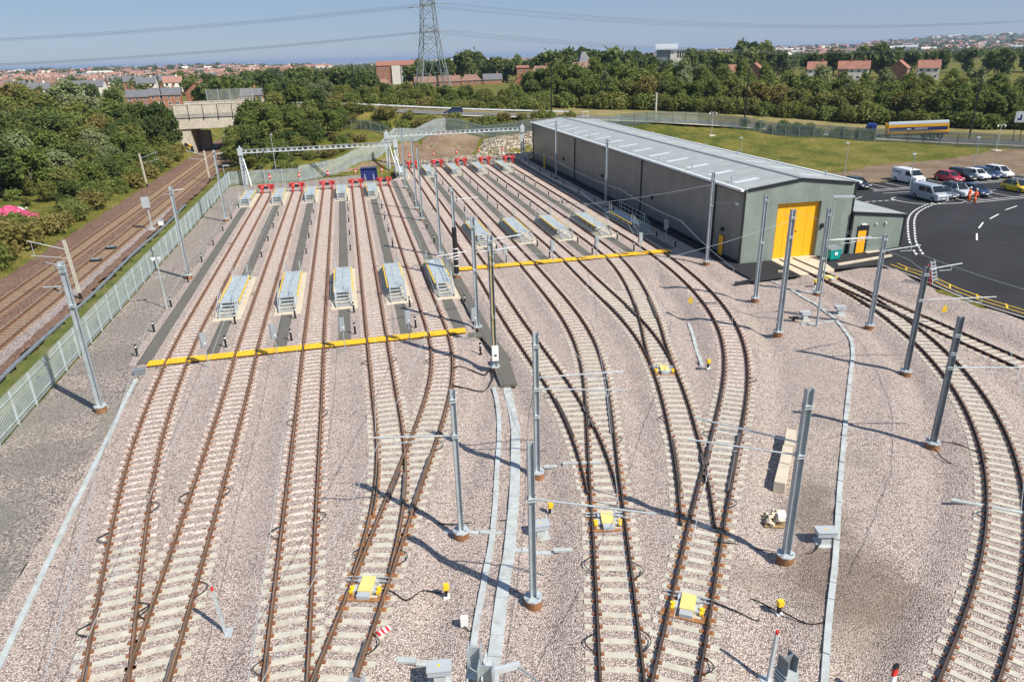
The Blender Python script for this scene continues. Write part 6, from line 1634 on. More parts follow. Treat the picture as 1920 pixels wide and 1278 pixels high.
# safety barrier along the road
b = MB(); pp = [(p[0], p[1], p[2]) for p in RPTS if -21 < p[0] < 52]
for p0, p1 in zip(pp[:-1], pp[1:]):
    d = Vector((p1[0] - p0[0], p1[1] - p0[1], 0)).normalized(); n = Vector((-d.y, d.x, 0)) * 5.6
    b.beam(Vector(p0) + n + Vector((0, 0, .75)), Vector(p1) + n + Vector((0, 0, .75)), .09, .33)
bar = thing('safety_barrier', 'long pale steel crash barrier along the back of the main road', 'barrier'); b.build('beam', M['gutter'], bar)
for i, p in enumerate(pp[::1]):
    a, c = pp[max(0, i - 1)], pp[min(len(pp) - 1, i + 1)]; d = Vector((c[0] - a[0], c[1] - a[1], 0)).normalized(); n = Vector((-d.y, d.x, 0)) * 5.75
    m = MB(); m.box(-.06, .06, -.05, .05, -.3, .85); m.build('barrier_post', M['galv'], bar, Vector(p) + n)
def street(label, x, y, z, h, head=1):
    t = thing('street_lamp', label, 'street lamp', (x, y, z), 0, 'black street lamps along the main road')
    b = MB(); b.cyl((0, 0, -.4), (0, 0, 1.6), .17, n=8); b.cyl((0, 0, 1.6), (0, 0, h), .17, .12, n=8); b.build('column', M['lamppost'], t)
    b = MB(); b.box(-.12, .12, -.5, .35, h, h + .12); b.build('lamp_head', M['lamppost'], t)
    return t
for lab, x, y, z, h in (('black street lamp among the trees behind the bridge', -63.8, 289, 5.0, 14.3), ('black street lamp rising from the bushes before the brick flats', 3.0, 203.7, 8.3, 10.8), ('black street lamp standing over the far end of the shed', 46.5, 165.0, 5.9, 11.5), ('black street lamp beside the young bushes at the road', 84.9, 146.0, 3.6, 12.6), ('black street lamp just behind the yellow lorry', 127.0, 128.3, 1.2, 13.3)):
    street(lab, x, y, z, h)
t = thing('bare_post', 'thick pale bare post beside the road above the shed roof', 'post', (71.2, 162.4, z1(71.2, 162.4))); b = MB(); b.cyl((0, 0, -.3), (0, 0, 5.7), .24, .2, 10); b.build('pole', M['conc'], t); b = MB(); b.cyl((0, 0, 5.7), (0, 0, 5.8), .23, n=10); b.build('pole_cap', M['conc'], t)
t = thing('road_sign', 'white road sign with a blue symbol on two dark posts', 'road sign', (132.2, 122.0, 1.3), R(-40))
for s in (-1, 1): b = MB(); b.cyl((s * .6, 0, -.3), (s * .6, 0, 5.5), .07, n=6); b.build('post', M['lamppost'], t)
b = MB(); b.box(-.95, .95, -.06, -.02, 3.5, 5.6); b.build('panel', M['white'], t)
b = MB(); b.box(-.45, .2, -.075, -.062, 3.9, 4.3); b.box(-.1, .2, -.076, -.062, 4.3, 5.0); b.build('symbol', M['navy'], t)
t = thing('sign_frame', 'small pale tubular frame standing by the road behind the shed', 'frame', (54.4, 164.0, z1(54.4, 164.0)), R(10))
for s in (-1, 1): b = MB(); b.box(s * .7 - .05, s * .7 + .05, -.05, .05, -.2, 1.6); b.build('upright', M['galv_l'], t)
b = MB(); b.box(-.7, .7, -.04, .04, 1.45, 1.6); b.box(-.7, .7, -.04, .04, .6, .7); b.build('crossbar', M['galv_l'], t)

# ------------------------------------------------------------------ pylon and its conductors
PYX, PYY, PYZ = 28.0, 238.0, 7.0
py = thing('power_pylon', 'tall grey lattice electricity pylon behind the trees', 'pylon', (PYX, PYY, PYZ), R(8))
HT = 48.0
def hw(z): return np.interp(z, [0, 12.5, 20.5, 28, 36, 48], [5.4, 3.3, 2.35, 1.85, 1.5, .9])
lv = [0, 6, 12.5, 17, 20.5, 24.2, 28, 32, 36, 40, 44, 48]
corner = lambda i, z: Vector((((-1, 1, 1, -1)[i]) * hw(z), ((-1, -1, 1, 1)[i]) * hw(z), z))
for i in range(4):
    b = MB()
    for a, c in zip(lv[:-1], lv[1:]): b.beam(corner(i, a), corner(i, c), .24, .24)
    b.build('leg', M['lattice_l'], py)
for i in range(4):
    j = (i + 1) % 4; b = MB()
    for q, (a, c) in enumerate(zip(lv[:-1], lv[1:])):
        w = .13 if a < 20 else .10
        if a < 12:
            mid = (corner(i, 12.5) + corner(j, 12.5)) / 2
            if a == 0: b.beam(corner(i, 0), mid, .15, .15); b.beam(corner(j, 0), mid, .15, .15); b.beam(corner(i, 12.5), corner(j, 12.5), .15, .15)
            for s, e in ((i, j), (j, i)):
                m1 = corner(s, a + (4 if a == 0 else 2.5)); f = (a + (4 if a == 0 else 2.5)) / 12.5
                b.beam(m1, corner(s, 0) * (1 - f) + mid * f, .09, .09)
                b.beam(corner(s, a + (4 if a == 0 else 6.5)), corner(s, 0) * (1 - f * .7) + mid * f * .7, .09, .09)
        else:
            b.beam(corner(i, a), corner(j, c), w, w); b.beam(corner(j, a), corner(i, c), w, w); b.beam(corner(i, c), corner(j, c), .1, .1)
            if a < 24:
                x_ = (corner(i, a) + corner(j, a) + corner(i, c) + corner(j, c)) / 4
                b.beam((corner(i, a) + corner(i, c)) / 2, x_ * .5 + (corner(i, a) + corner(i, c)) / 4, .07, .07); b.beam((corner(j, a) + corner(j, c)) / 2, x_ * .5 + (corner(j, a) + corner(j, c)) / 4, .07, .07)
    b.build('bracing', M['lattice'], py)
for zc, rch in ((20.5, 8.0), (28.0, 7.2), (36, 6)):
    for s in (-1, 1):
        b = MB(); w = hw(zc); tip = Vector((0, s * rch, zc + .1))
        for q in (-1, 1):
            b.beam((q * w, s * w, zc), tip, .16, .16); b.beam((q * w, s * w, zc + 1.8), tip, .12, .12)
        for k in range(1, 5):
            f = k / 5; b.beam(Vector((-w, s * w, zc)) * (1 - f) + tip * f, Vector((w, s * w, zc)) * (1 - f) + tip * f, .08, .08)
        b.build('crossarm', M['lattice'], py)
rotp = Matrix.Rotation(R(8), 3, 'Z')
wire_no = 0
def conductor(label, p0, p1, sag, r=.035, n=26, twin=.4):
    b = MB(); p0, p1 = Vector(p0), Vector(p1); off = Vector((0, 0, twin / 2))
    for o in ((-1, 1) if twin else (0,)):
        pts = [p0.lerp(p1, i / n) - Vector((0, 0, sag * 4 * (i / n) * (1 - i / n))) + off * o for i in range(n + 1)]
        b.tube(pts, r, 4)
    return tag(b.build('power_line', M['wire']), label, 'power line', 'overhead power lines')
# far ends: neighbouring pylons outside the frame on both sides
for zc, rch, nm in ((28.0, 7.2, 'upper'), (20.5, 8.0, 'lower')):
    for s, who in ((-1, 'front'), (1, 'rear')):
        a = Vector((PYX, PYY, PYZ)) + rotp @ Vector((0, s * rch, zc))
        for side, end, sag in (('towards the sea on the west', Vector((-255, 330, 0)), 4.0), ('towards the hills on the east', Vector((330, 190, 0)), 9.0)):
            d = (Vector((end.x, end.y, 0)) - Vector((a.x, a.y, 0))).normalized()
            e = Vector((end.x, end.y + s * rch * .5, PYZ + zc - (3.5 if end.x < 0 else 1.0)))
            st = a + d * 4.2 - Vector((0, 0, .2))
            conductor('%s power line of the pylon, %s circuit, running %s' % (nm, who, side), st, e, sag)
            ins = MB(); ins.cyl(a + d * .4, st, .13, n=6); ins.build('insulator', M['lattice_l'], py); bpy.data.objects[py.children[-1].name].matrix_parent_inverse = py.matrix_world.inverted() if False else Matrix.Identity(4)
# the insulators were made in world space: give them the pylon's inverse placement
inv = (Matrix.Translation((PYX, PYY, PYZ)) @ Matrix.Rotation(R(8), 4, 'Z')).inverted()
for c in bpy.data.objects:
    if c.parent == py and c.name.startswith('insulator'): c.matrix_parent_inverse = inv
for zc, rch in ((28.0, 7.2), (20.5, 8.0)):
    for s in (-1, 1):
        b = MB(); b.tube([(-4.0 + 8 * i / 14, s * rch, zc - 4 * 2.6 * (i / 14) * (1 - i / 14) - .2) for i in range(15)], .035, 4); b.build('jumper_loop', M['wire'], py)

# ------------------------------------------------------------------ yard contact wires
def cwire(label, pts, r=.012):
    b = MB()
    for a, c in zip(pts[:-1], pts[1:]):
        a, c = Vector(a), Vector(c); L = (c - a).length; n = max(2, int(L / 4))
        b.tube([a.lerp(c, i / n) - Vector((0, 0, .012 * L * 4 * (i / n) * (1 - i / n))) for i in range(n + 1)], r, 4)
    return tag(b.build('contact_wire', M['galv_l']), label, 'overhead wire', 'thin overhead wires of the yard')
for i, k in enumerate(('L1', 'L2', 'L3', 'L4', 'L5', 'R1', 'R2', 'R3', 'R4', 'R5')):
    ys = [q for q in ((14, 28, 45, 62, 90, 122) if k[0] == 'L' else (14, 30, 46, 62, 80, 110, 140)) if q >= TRACKS[k][0][1]]
    cwire('thin contact wire strung above the %s %s track' % (ORD[i % 5], 'shorter' if i < 5 else 'longer'), [(tx(k, y), y, 4.85) for y in ys])
cwire('thin contact wire above the shed lead track', [(42.1, 62, 5.2), (42.1, 46, 5.0), (tx('W2', 34), 34, 5.0), (42.3, 16, 5)])
cwire('thin contact wire above the tight curve', [(tx('W1', y), y, 4.9) for y in (55, 44, 36, 28, 22, 16)])
cwire('slack wire from the shed corner mast to the middle shed mast', [(34.0, 63.2, 8.9), (34.1, 93.4, 8.9), (34.4, 119.4, 9.0)], .010)
cwire('slack wire from the central black sleeved mast towards the shed corner mast', [(8.9, 66, 7.6), (22, 64.5, 6.6), (34, 63.2, 7.9)], .010)
cwire('slack wire crossing from the electrical box mast to the door mast', [(8.2, 43.9, 8.4), (20, 44, 6.6), (30.1, 44.1, 8.6)], .010)
cwire('slack wire from the door mast to the shed corner mast', [(30.1, 44.1, 8.8), (32.6, 51.6, 8.4), (34, 63.2, 6.2)], .010)
# ------------------------------------------------------------------ trees and shrubs
rng = np.random.default_rng(5)
def leafmat(name, cols, trans=.38):
    m, t, b = nodes(name)
    pos = N(t, 'ShaderNodeNewGeometry').outputs['Position']
    oi = N(t, 'ShaderNodeObjectInfo')
    n1 = noise(t, pos, 1.3, 3)
    v = N(t, 'ShaderNodeTexVoronoi'); v.inputs['Scale'].default_value = 3.5; t.links.new(pos, v.inputs['Vector'])
    s = N(t, 'ShaderNodeSeparateColor'); t.links.new(v.outputs['Color'], s.inputs[0])
    k = mth(t, 'ADD', mth(t, 'MULTIPLY', n1.outputs[0], .5), mth(t, 'ADD', mth(t, 'MULTIPLY', s.outputs[0], .25), mth(t, 'MULTIPLY', oi.outputs['Random'], .3)))
    c = ramp(t, [(.25, cols[0]), (.5, cols[1]), (.8, cols[2])], k).outputs[0]
    t.links.new(c, b.inputs['Base Color'])
    b.inputs['Roughness'].default_value = .6; b.inputs['Specular IOR Level'].default_value = .25
    tl = t.nodes.new('ShaderNodeBsdfTranslucent'); t.links.new(c, tl.inputs[0])
    mx = t.nodes.new('ShaderNodeMixShader'); mx.inputs[0].default_value = trans
    t.links.new(b.outputs[0], mx.inputs[1]); t.links.new(tl.outputs[0], mx.inputs[2]); t.links.new(mx.outputs[0], t.nodes['Material Output'].inputs[0])
    return m
LM = {
    'dark': leafmat('dark_leaves', ((0.065, 0.097, 0.026), (0.101, 0.143, 0.037), (0.150, 0.186, 0.054))),
    'mid': leafmat('mid_leaves', ((0.104, 0.146, 0.030), (0.163, 0.211, 0.048), (0.234, 0.267, 0.076))),
    'olive': leafmat('olive_leaves', ((0.124, 0.146, 0.032), (0.192, 0.211, 0.052), (0.267, 0.273, 0.084))),
    'grey': leafmat('grey_willow_leaves', ((0.163, 0.198, 0.086), (0.240, 0.279, 0.130), (0.332, 0.366, 0.189))),
    'rust': leafmat('turning_leaves', ((0.163, 0.149, 0.039), (0.234, 0.205, 0.059), (0.305, 0.260, 0.092))),
}
def leaves(C, Rr, n, size, squash=1.0, up=.25):
    """n leaf clumps on the shells of blobs C with radii Rr"""
    w = Rr ** 2; idx = rng.choice(len(C), n, p=w / w.sum())
    d = rng.normal(size=(n, 3)); d /= np.linalg.norm(d, axis=1)[:, None]
    d[:, 2] = np.abs(d[:, 2]) * np.where(rng.random(n) < .72, 1, -1)
    r = Rr[idx] * (1 - .5 * rng.random(n) ** 2) * (1 + .20 * rng.normal(size=n)) * np.where(rng.random(n) < .10, 1.18, 1)
    P = C[idx] + d * r[:, None] * np.array([1, 1, squash])
    nr = d + rng.normal(size=(n, 3)) * .8 + np.array([0, 0, up]); nr /= np.linalg.norm(nr, axis=1)[:, None]
    a = np.cross(nr, rng.normal(size=(n, 3))); a /= np.linalg.norm(a, axis=1)[:, None]
    b = np.cross(nr, a)
    s = size * (.6 + .8 * rng.random(n))[:, None]
    q = rng.random((n, 1)) * .5 + .5
    v = np.stack([P - a * s, P - b * s * q * .7 + nr * s * .2, P + a * s, P + b * s * q * .7 + nr * s * .2], 1).reshape(-1, 3)
    v[:, 2] = np.maximum(v[:, 2], .02)
    return v
def crown_mesh(name, h, rad, z0, blobs, n, size, mat, kind='round'):
    C, Rr = [], []
    for i in range(blobs):
        if kind == 'poplar':
            f = i / max(1, blobs - 1); z = z0 + (h - z0) * (.08 + .84 * f); a = rng.random() * 6.28; q = rad * .62 * rng.random()
            C.append((q * math.cos(a), q * math.sin(a), z)); Rr.append(rad * (.30 + .32 * math.sin(PI * min(1, f * .9 + .12))) * (.7 + .5 * rng.random()))
        elif kind == 'shrub':
            a = rng.random() * 6.28; q = rad * .72 * math.sqrt(rng.random()); rr = rad * (.28 + .3 * rng.random())
            C.append((q * math.cos(a), q * math.sin(a), h * (.25 + .45 * rng.random()) * (1 - .3 * q / rad))); Rr.append(min(rr, h * .5))
        else:
            a = rng.random() * 6.28; u = rng.random(); z = z0 + (h - z0) * (.18 + .66 * u); prof = math.sin(PI * (.18 + .72 * u)) ** .7
            q = rad * .78 * prof * math.sqrt(rng.random()); rr = rad * (.15 + .20 * rng.random())
            C.append((q * math.cos(a), q * math.sin(a), z)); Rr.append(rr)
    C = np.array(C); Rr = np.array(Rr)
    v = leaves(C, Rr, n, size, 1.6 if kind == 'poplar' else 1.15)
    me = bpy.data.meshes.new(name); k = len(v) // 4
    me.from_pydata(v.tolist(), [], np.arange(4 * k).reshape(k, 4).tolist())
    me.materials.append(LM[mat])
    return me, C, Rr
def trunk_mesh(name, h, z0, C, r):
    b = MB(); top = Vector((.1 * h * .1, 0, z0 + (h - z0) * .55))
    b.cyl((0, 0, -.3), (0, 0, z0), r, r * .75, 8); b.cyl((0, 0, z0), top, r * .75, r * .3, 7)
    for c in C[:7]: b.cyl(Vector((0, 0, z0 * .9)).lerp(top, rng.random() * .6), c, r * .35, r * .1, 5)
    return b.mesh(name, M['bark'])
PROTO = {}
def proto(key, n_var, **k):
    out = []
    for i in range(n_var):
        me, C, Rr = crown_mesh('crown', **k)
        out.append((me, trunk_mesh('trunk', k['h'], k['z0'], C, .05 * k['rad'] + .06), k['h']))
    PROTO[key] = out
proto('dark', 3, h=8, rad=3.7, z0=1.6, blobs=30, n=5200, size=.30, mat='dark')
proto('mid', 3, h=8, rad=3.9, z0=1.3, blobs=30, n=5200, size=.30, mat='mid')
proto('olive', 3, h=7.5, rad=3.9, z0=1.0, blobs=30, n=5200, size=.29, mat='olive')
proto('grey', 2, h=7.5, rad=3.6, z0=1.0, blobs=30, n=5200, size=.28, mat='grey')
proto('rust', 1, h=7, rad=3.5, z0=1.0, blobs=30, n=3600, size=.29, mat='rust')
proto('poplar', 3, h=11, rad=2.3, z0=1.2, blobs=24, n=5200, size=.28, mat='mid', kind='poplar')
proto('poplarg', 2, h=11, rad=2.2, z0=1.2, blobs=24, n=5200, size=.28, mat='grey', kind='poplar')
proto('shrub', 3, h=3, rad=2.3, z0=.3, blobs=13, n=1900, size=.24, mat='olive', kind='shrub')
proto('shrubm', 2, h=3, rad=2.3, z0=.3, blobs=13, n=1900, size=.24, mat='mid', kind='shrub')
proto('shrubr', 1, h=2.6, rad=2.2, z0=.3, blobs=12, n=1500, size=.24, mat='rust', kind='shrub')
proto('far', 3, h=9, rad=5, z0=1.0, blobs=12, n=900, size=.75, mat='dark')
proto('farm', 2, h=9, rad=5, z0=1.0, blobs=12, n=900, size=.75, mat='mid')
NAMES = {'dark': ('leafy_tree', 'dark green leafy tree', 'tree'), 'mid': ('leafy_tree', 'fresh green leafy tree', 'tree'), 'olive': ('leafy_tree', 'olive green bushy tree', 'tree'), 'grey': ('willow_tree', 'silvery grey willow', 'tree'),
         'rust': ('leafy_tree', 'brownish green turning tree', 'tree'), 'poplar': ('poplar_tree', 'tall green poplar', 'tree'), 'poplarg': ('poplar_tree', 'tall silvery poplar', 'tree'), 'shrub': ('shrub', 'olive green shrub', 'shrub'), 'shrubm': ('shrub', 'bright green shrub', 'shrub'),
         'shrubr': ('shrub', 'brownish shrub', 'shrub'), 'far': ('distant_tree', 'dark rounded tree', 'tree'), 'farm': ('distant_tree', 'green rounded tree', 'tree')}
def tree(kind, x, y, h, where, group, wid=1.0, z=None):
    me, tr, h0 = rnd.choice(PROTO[kind]); nm, lb, cat = NAMES[kind]
    z = z1(x, y) if z is None else z
    t = thing(nm, lb + ' ' + where, cat, (x, y, z - .1), rnd.random() * 6.28, group + ', ' + lb)
    s = h / h0; t.scale = (s * wid, s * wid, s)
    for n_, m_ in (('crown', me), ('trunk', tr)):
        o = bpy.data.objects.new(n_, m_); COL.objects.link(o); o.parent = t
def scatter(poly, dmin, n, avoid=()):
    xs = [p[0] for p in poly]; ys = [p[1] for p in poly]; P = []
    for _ in range(n * 40):
        if len(P) >= n: break
        x, y = rnd.uniform(min(xs), max(xs)), rnd.uniform(min(ys), max(ys))
        if not inside(poly, x, y): continue
        if any((x - a) ** 2 + (y - b) ** 2 < r * r for a, b, r in avoid): continue
        if any((x - a) ** 2 + (y - b) ** 2 < dmin * dmin for a, b in P): continue
        P.append((x, y))
    return P
pick = lambda s: rnd.choice(s.split())
PINK = [(-47.0, 110.5, 5.5), (-53, 121, 4.0), (-43.5, 106, 3.2)]
A_ = [(-41.5, 118), (-41, 184), (-60, 196), (-122, 214), (-100, 180), (-62, 112), (-57, 127), (-46, 130)]
for x, y in scatter(A_, 4.3, 128, PINK):
    edge = max(0, min(1, (-x - 41) / 14))
    tree(pick('dark mid olive mid grey mid dark olive mid rust'), x, y, (4.3 + 3.6 * edge) * rnd.uniform(.85, 1.2), 'in the wood beside the main line', 'wood beside the main line', rnd.uniform(.95, 1.25))
for x, y in scatter([(-38.3, 108), (-38.3, 184), (-42.5, 184), (-43.5, 120)], 2.0, 46, PINK):
    tree(pick('shrub shrubm shrub shrubm shrubr'), x, y, rnd.uniform(1.5, 3.0), 'at the edge of the wood along the rails', 'undergrowth along the main line', 1.1)
for x, y in scatter([(-38.6, 84), (-38.6, 110), (-44, 104), (-60, 96), (-56, 84), (-46, 78)], 2.1, 42, PINK):
    tree(pick('shrub shrubm shrubm shrubr'), x, y, rnd.uniform(1.4, 2.9), 'between the rails and the pink sheeting', 'undergrowth near the pink sheeting', 1.1)
for x, y, h in ((-39.6, 180.5, 8.5), (-42.5, 183.5, 7.8), (-46.5, 185, 7.5), (-42, 176, 7.5), (-51, 187, 6.5)): tree('dark', x, y, h, 'hard against the bridge wing', 'wood beside the bridge wing', .85)
for x, y, h in ((-25.0, 178, 7.2), (-24.6, 171.5, 6.2), (-23.4, 183, 8), (-20.5, 179, 8)): tree('mid', x, y, h, 'at the side of the bridge mouth', 'thicket between bridge and bank', 1.0)
B_ = [(-24.2, 148), (-24.3, 186), (-8, 184), (0, 172), (-3, 158), (-12, 146)]
for x, y in scatter(B_, 4.3, 34):
    tree(pick('mid mid olive dark mid'), x, y, rnd.uniform(4.2, 6.0) * (.8 if y < 155 else 1), 'in the thicket between bridge and bank', 'thicket between bridge and bank', 1.1)
for x, y in scatter([(-24, 141), (-23.5, 150), (-10, 148), (-2, 160), (3, 158), (-4, 143), (-8, 138)], 2.6, 24):
    tree(pick('shrub shrubm shrubr'), x, y, rnd.uniform(1.0, 2.2), 'in the scrub behind the end fence', 'scrub behind the end fence', 1.1)
for x, y in scatter([(-6, 184), (0, 173), (6, 167.5), (20, 165.5), (36, 160), (50, 160), (51, 163.5), (36, 167), (22, 172), (6, 179)], 2.9, 34):
    tree(pick('shrub shrubm shrub shrubr'), x, y, rnd.uniform(1.5, 2.8), 'on the slope between fence and road', 'shrubs on the slope below the road', 1.1)
for x, y in scatter([(84, 146.6), (96, 137.5), (104, 130.5), (103, 127.8), (94, 135.3), (83, 144)], 2.0, 16):
    tree('shrubm' if rnd.random() < .6 else 'shrub', x, y, rnd.uniform(1.5, 2.9), 'in the young row beside the lorry', 'young bushes along the road', .75)
for x, y in scatter([(-46, 124), (-49, 134), (-66, 112), (-95, 98), (-92, 88), (-62, 100), (-57, 113)], 2.6, 34, PINK):
    tree(pick('shrub shrubm olive shrubm'), x, y, rnd.uniform(1.5, 3.4), 'around the clearing behind the pink sheeting', 'shrubs around the clearing', 1.1)
# belt behind the road
def belt(off, dstep, kinds, hmin, hmax, x0, x1, where, group, jit=2.2):
    acc = rnd.random() * dstep
    for p0, p1 in zip(RPTS[:-1], RPTS[1:]):
        L = math.hypot(p1[0] - p0[0], p1[1] - p0[1]); d = Vector((p1[0] - p0[0], p1[1] - p0[1])) / L; n = Vector((-d.y, d.x))
        while acc < L:
            q = Vector((p0[0], p0[1])) + d * acc + n * (off + rnd.uniform(-jit, jit))
            if x0 < q.x < x1: tree(pick(kinds), q.x, q.y, rnd.uniform(hmin, hmax), where, group, rnd.uniform(.95, 1.25))
            acc += dstep * rnd.uniform(.75, 1.25)
        acc -= L
belt(10.5, 4.2, 'shrub shrubm shrub shrubr', 2.4, 3.6, -22, 50, 'along the back of the road barrier', 'hedge behind the road barrier', 1.0)
belt(16.0, 4.8, 'olive mid dark olive mid', 3.3, 4.8, -22, 52, 'behind the road barrier', 'tree belt behind the road', 1.5)
belt(24, 5.4, 'dark mid olive mid grey', 4.2, 5.8, -24, 55, 'deeper in the belt behind the road barrier', 'tree belt behind the road', 2.5)
belt(34, 6, 'olive mid dark mid', 4.0, 5.6, -24, 62, 'well behind the road barrier, before the terrace', 'tree belt behind the road', 2.5)
belt(27, 3.7, 'shrub shrubm olive shrub shrubm', 3.2, 4.6, 48, 190, 'at the foot of the tall belt beyond the dry verge', 'tree belt beyond the dry verge', 1.2)
belt(32, 4.6, 'olive mid mid dark grey olive mid rust mid', 6.2, 8.4, 48, 200, 'in the tall belt beyond the dry verge', 'tree belt beyond the dry verge', 1.8)
belt(38.5, 4.6, 'mid poplar olive poplar poplarg mid', 8.4, 10.4, 52, 215, 'deep in the tall belt beyond the dry verge', 'tree belt beyond the dry verge', 2.0)
belt(45.5, 4.4, 'poplar poplarg poplar poplar mid', 10.0, 12.2, 60, 230, 'at the back of the tall belt beyond the dry verge', 'tree belt beyond the dry verge', 2.4)
belt(21, 8, 'dark mid olive', 5.5, 7.5, -150, -60, 'beside the road beyond the bridge', 'trees beyond the bridge', 2.5)
# mid-distance trees among the houses
AZ = lambda a, d: (d * math.sin(R(a)), d * math.cos(R(a)))
def ztop(x, y): return z1(x, y)
MIDT = []
for a, d, h in ((-9.5, 260, 10), (-8.2, 280, 12), (-7, 300, 10.5), (-5.6, 330, 12), (-4.2, 300, 11), (-3.3, 345, 14), (-2.3, 330, 13), (-1.2, 350, 12), (.2, 340, 12.5), (1.2, 300, 11), (2.2, 330, 10),
                (5.2, 420, 12), (6.1, 450, 15), (7.2, 420, 13), (8.1, 470, 14), (9.3, 420, 16), (10.1, 460, 17), (11, 480, 14), (12.2, 430, 13), (13.4, 470, 14), (14.6, 430, 13.5), (15.6, 400, 15), (16.4, 370, 14), (17.3, 400, 16), (18.1, 330, 12), (18.9, 420, 17), (19.6, 360, 15), (20.3, 430, 18), (21.2, 380, 16), (22.1, 430, 15), (22.9, 390, 12), (23.6, 450, 10), (24.8, 420, 8), (26.0, 480, 11), (26.6, 420, 16), (27.6, 470, 16), (28.6, 420, 14), (29.6, 480, 18), (30.6, 430, 16), (31.4, 480, 18), (32.4, 440, 14), (34.2, 430, 12), (35.8, 470, 13), (37.2, 440, 15), (38.1, 460, 18), (38.9, 430, 15), (40.3, 470, 14), (42, 440, 12), (43.6, 480, 13), (45.4, 450, 13), (47.2, 480, 14), (49, 460, 13), (51, 480, 13),
                (-12, 330, 8), (-13.5, 380, 8), (-15, 330, 7), (-16.6, 420, 8), (-18.2, 380, 7), (-19.6, 460, 8), (-21, 430, 8), (-22.5, 520, 9), (-24, 470, 8), (-10.6, 420, 9), (-11.3, 560, 10), (-14.2, 600, 9), (-17.4, 640, 9), (-20.4, 680, 9), (-9, 520, 9), (-6.6, 560, 10), (-4.9, 640, 11), (-7.8, 760, 11), (-12.8, 780, 10)):
    for k in range(2):
        a2 = a + rnd.uniform(-.35, .35) * (1 if d > 350 else 1.4); d2 = d + rnd.uniform(-14, 26)
        x, y = AZ(a2, d2); tree('far' if rnd.random() < .65 else 'farm', x, y, h * rnd.uniform(.85, 1.08), 'standing among the houses beyond the belt', 'trees among the distant houses', rnd.uniform(.85, 1.15))

# ------------------------------------------------------------------ houses beyond
M['brick'] = pm('orange_brick', (.32, .15, .09), .85, 0, .15, .8)
M['brick2'] = pm('brown_brick', (.28, .14, .09), .85, 0, .15, .8)
M['render'] = pm('pale_render', (.66, .63, .57), .85, 0, .08, .4)
M['slate'] = pm('grey_slate', (.135, .14, .155), .7, 0, .15, .6)
M['tile'] = pm('red_tile', (.30, .135, .095), .8, 0, .18, .5)
M['tile_pink'] = pm('faded_tile', (.34, .175, .135), .85, 0, .2, .1)
M['tile2'] = pm('brown_tile', (.23, .135, .10), .8, 0, .15, .5)
M['wframe'] = pm('white_window', (.75, .76, .76), .5, 0, .04)
def house(label, x, y, rz, w, d, h, rh, wall, roof, floors=2, wins=3, gable=True, group='houses beyond the tree belt', name='house', z=None, parts=True, hip=False):
    z = z1(x, y) if z is None else z
    t = thing(name, label, 'house', (x, y, z), rz, group)
    a, c = w / 2, d / 2
    b = MB(); b.box(-a, a, -c, c, -1.5, h)
    if not hip:
        for s in (-1, 1): b.add([(s * a, -c, h), (s * a, c, h), (s * a, 0, h + rh)], [(0, 1, 2)])
    b.build('wall', M[wall], t)
    r = MB(); o = .35; g = a * .45 if hip else 0
    e = h - .35 * rh / c if c else h
    r.add([(-a - o, -c - o, h - .3), (a + o, -c - o, h - .3), (a + o, c + o, h - .3), (-a - o, c + o, h - .3), (-a - (0 if hip else o) + g, 0, h + rh), (a + (0 if hip else o) - g, 0, h + rh)],
          [(0, 1, 5, 4), (2, 3, 4, 5), (1, 2, 5), (3, 0, 4)] if hip else [(0, 1, 5, 4), (2, 3, 4, 5)])
    ro = r.build('roof', M[roof], t)
    if not parts: return t
    ch = MB(); ch.box(a * .55 - .4, a * .55 + .4, -.35, .35, h + rh * .5, h + rh + 1.0); ch.build('chimney', M[wall if wall != 'render' else 'brick'], ro)
    for s in (-1, 1):
        for f in range(floors):
            for i in range(wins):
                wx = -a + w * (i + .5) / wins; wz = h * (f + .32) / floors; ww, wh = .62, .62
                m = MB(); m.box(wx - ww, wx + ww, s * c - .04 if s < 0 else c + .003, s * c - .003 if s < 0 else c + .04, wz, wz + 2 * wh); fr = m.build('window', M['wframe'], t)
                q = s * (c + .05); m = MB()
                for u in (-1, 1): m.box(wx + u * .29 - .24, wx + u * .29 + .24, min(q, q - s * .008), max(q, q - s * .008), wz + .1, wz + 2 * wh - .1)
                m.build('pane', M['glass'], fr)
    m = MB(); m.box(-a + w * .5 / wins + 1.0, -a + w * .5 / wins + 1.9, -c - .05, -c - .004, 0, 2.0); m.build('door', M['wframe'], t)
    return t
house('long orange brick block with a grey roof above the bridge parapet', -35.5, 297, R(8), 11, 8, 5.4, 2.2, 'brick', 'slate', 2, 5, z=3.6)
house('orange brick block with a grey roof, middle one behind the bridge', -47.5, 302, R(8), 9, 8, 5.4, 2.2, 'brick', 'slate', 2, 4, z=3.8)
house('orange brick house showing its tiled gable behind the bridge', -56, 322, R(80), 9, 9, 6, 3.4, 'brick', 'tile', 2, 2, z=4.2)
house('low grey roofed brick house half hidden by the wood', -68, 316, R(6), 11, 8, 4.6, 2.4, 'brick', 'slate', 2, 4, z=5)
house('grey roofed house further along behind the wood', -80, 330, R(4), 11, 8, 4.6, 2.4, 'brick2', 'slate', 2, 4)
house('white walled house with a brown tiled roof at the edge of the wood', -122, 300, R(60), 9, 8, 5.2, 2.8, 'render', 'tile2', 2, 2)
house('brick gabled house next to the white walled house', -109, 300, R(60), 9, 8, 4.8, 2.8, 'brick2', 'tile2', 2, 2)
fl = house('three storey flats of orange brick with a pale stair bay, under a red roof', 36, 470, R(-12), 28, 12, 11, 2.4, 'brick', 'tile', 3, 7)
m = MB(); m.box(-4.5, .5, -6.9, -6.05, -1, 10.6); m.build('stair_bay', M['render'], fl)
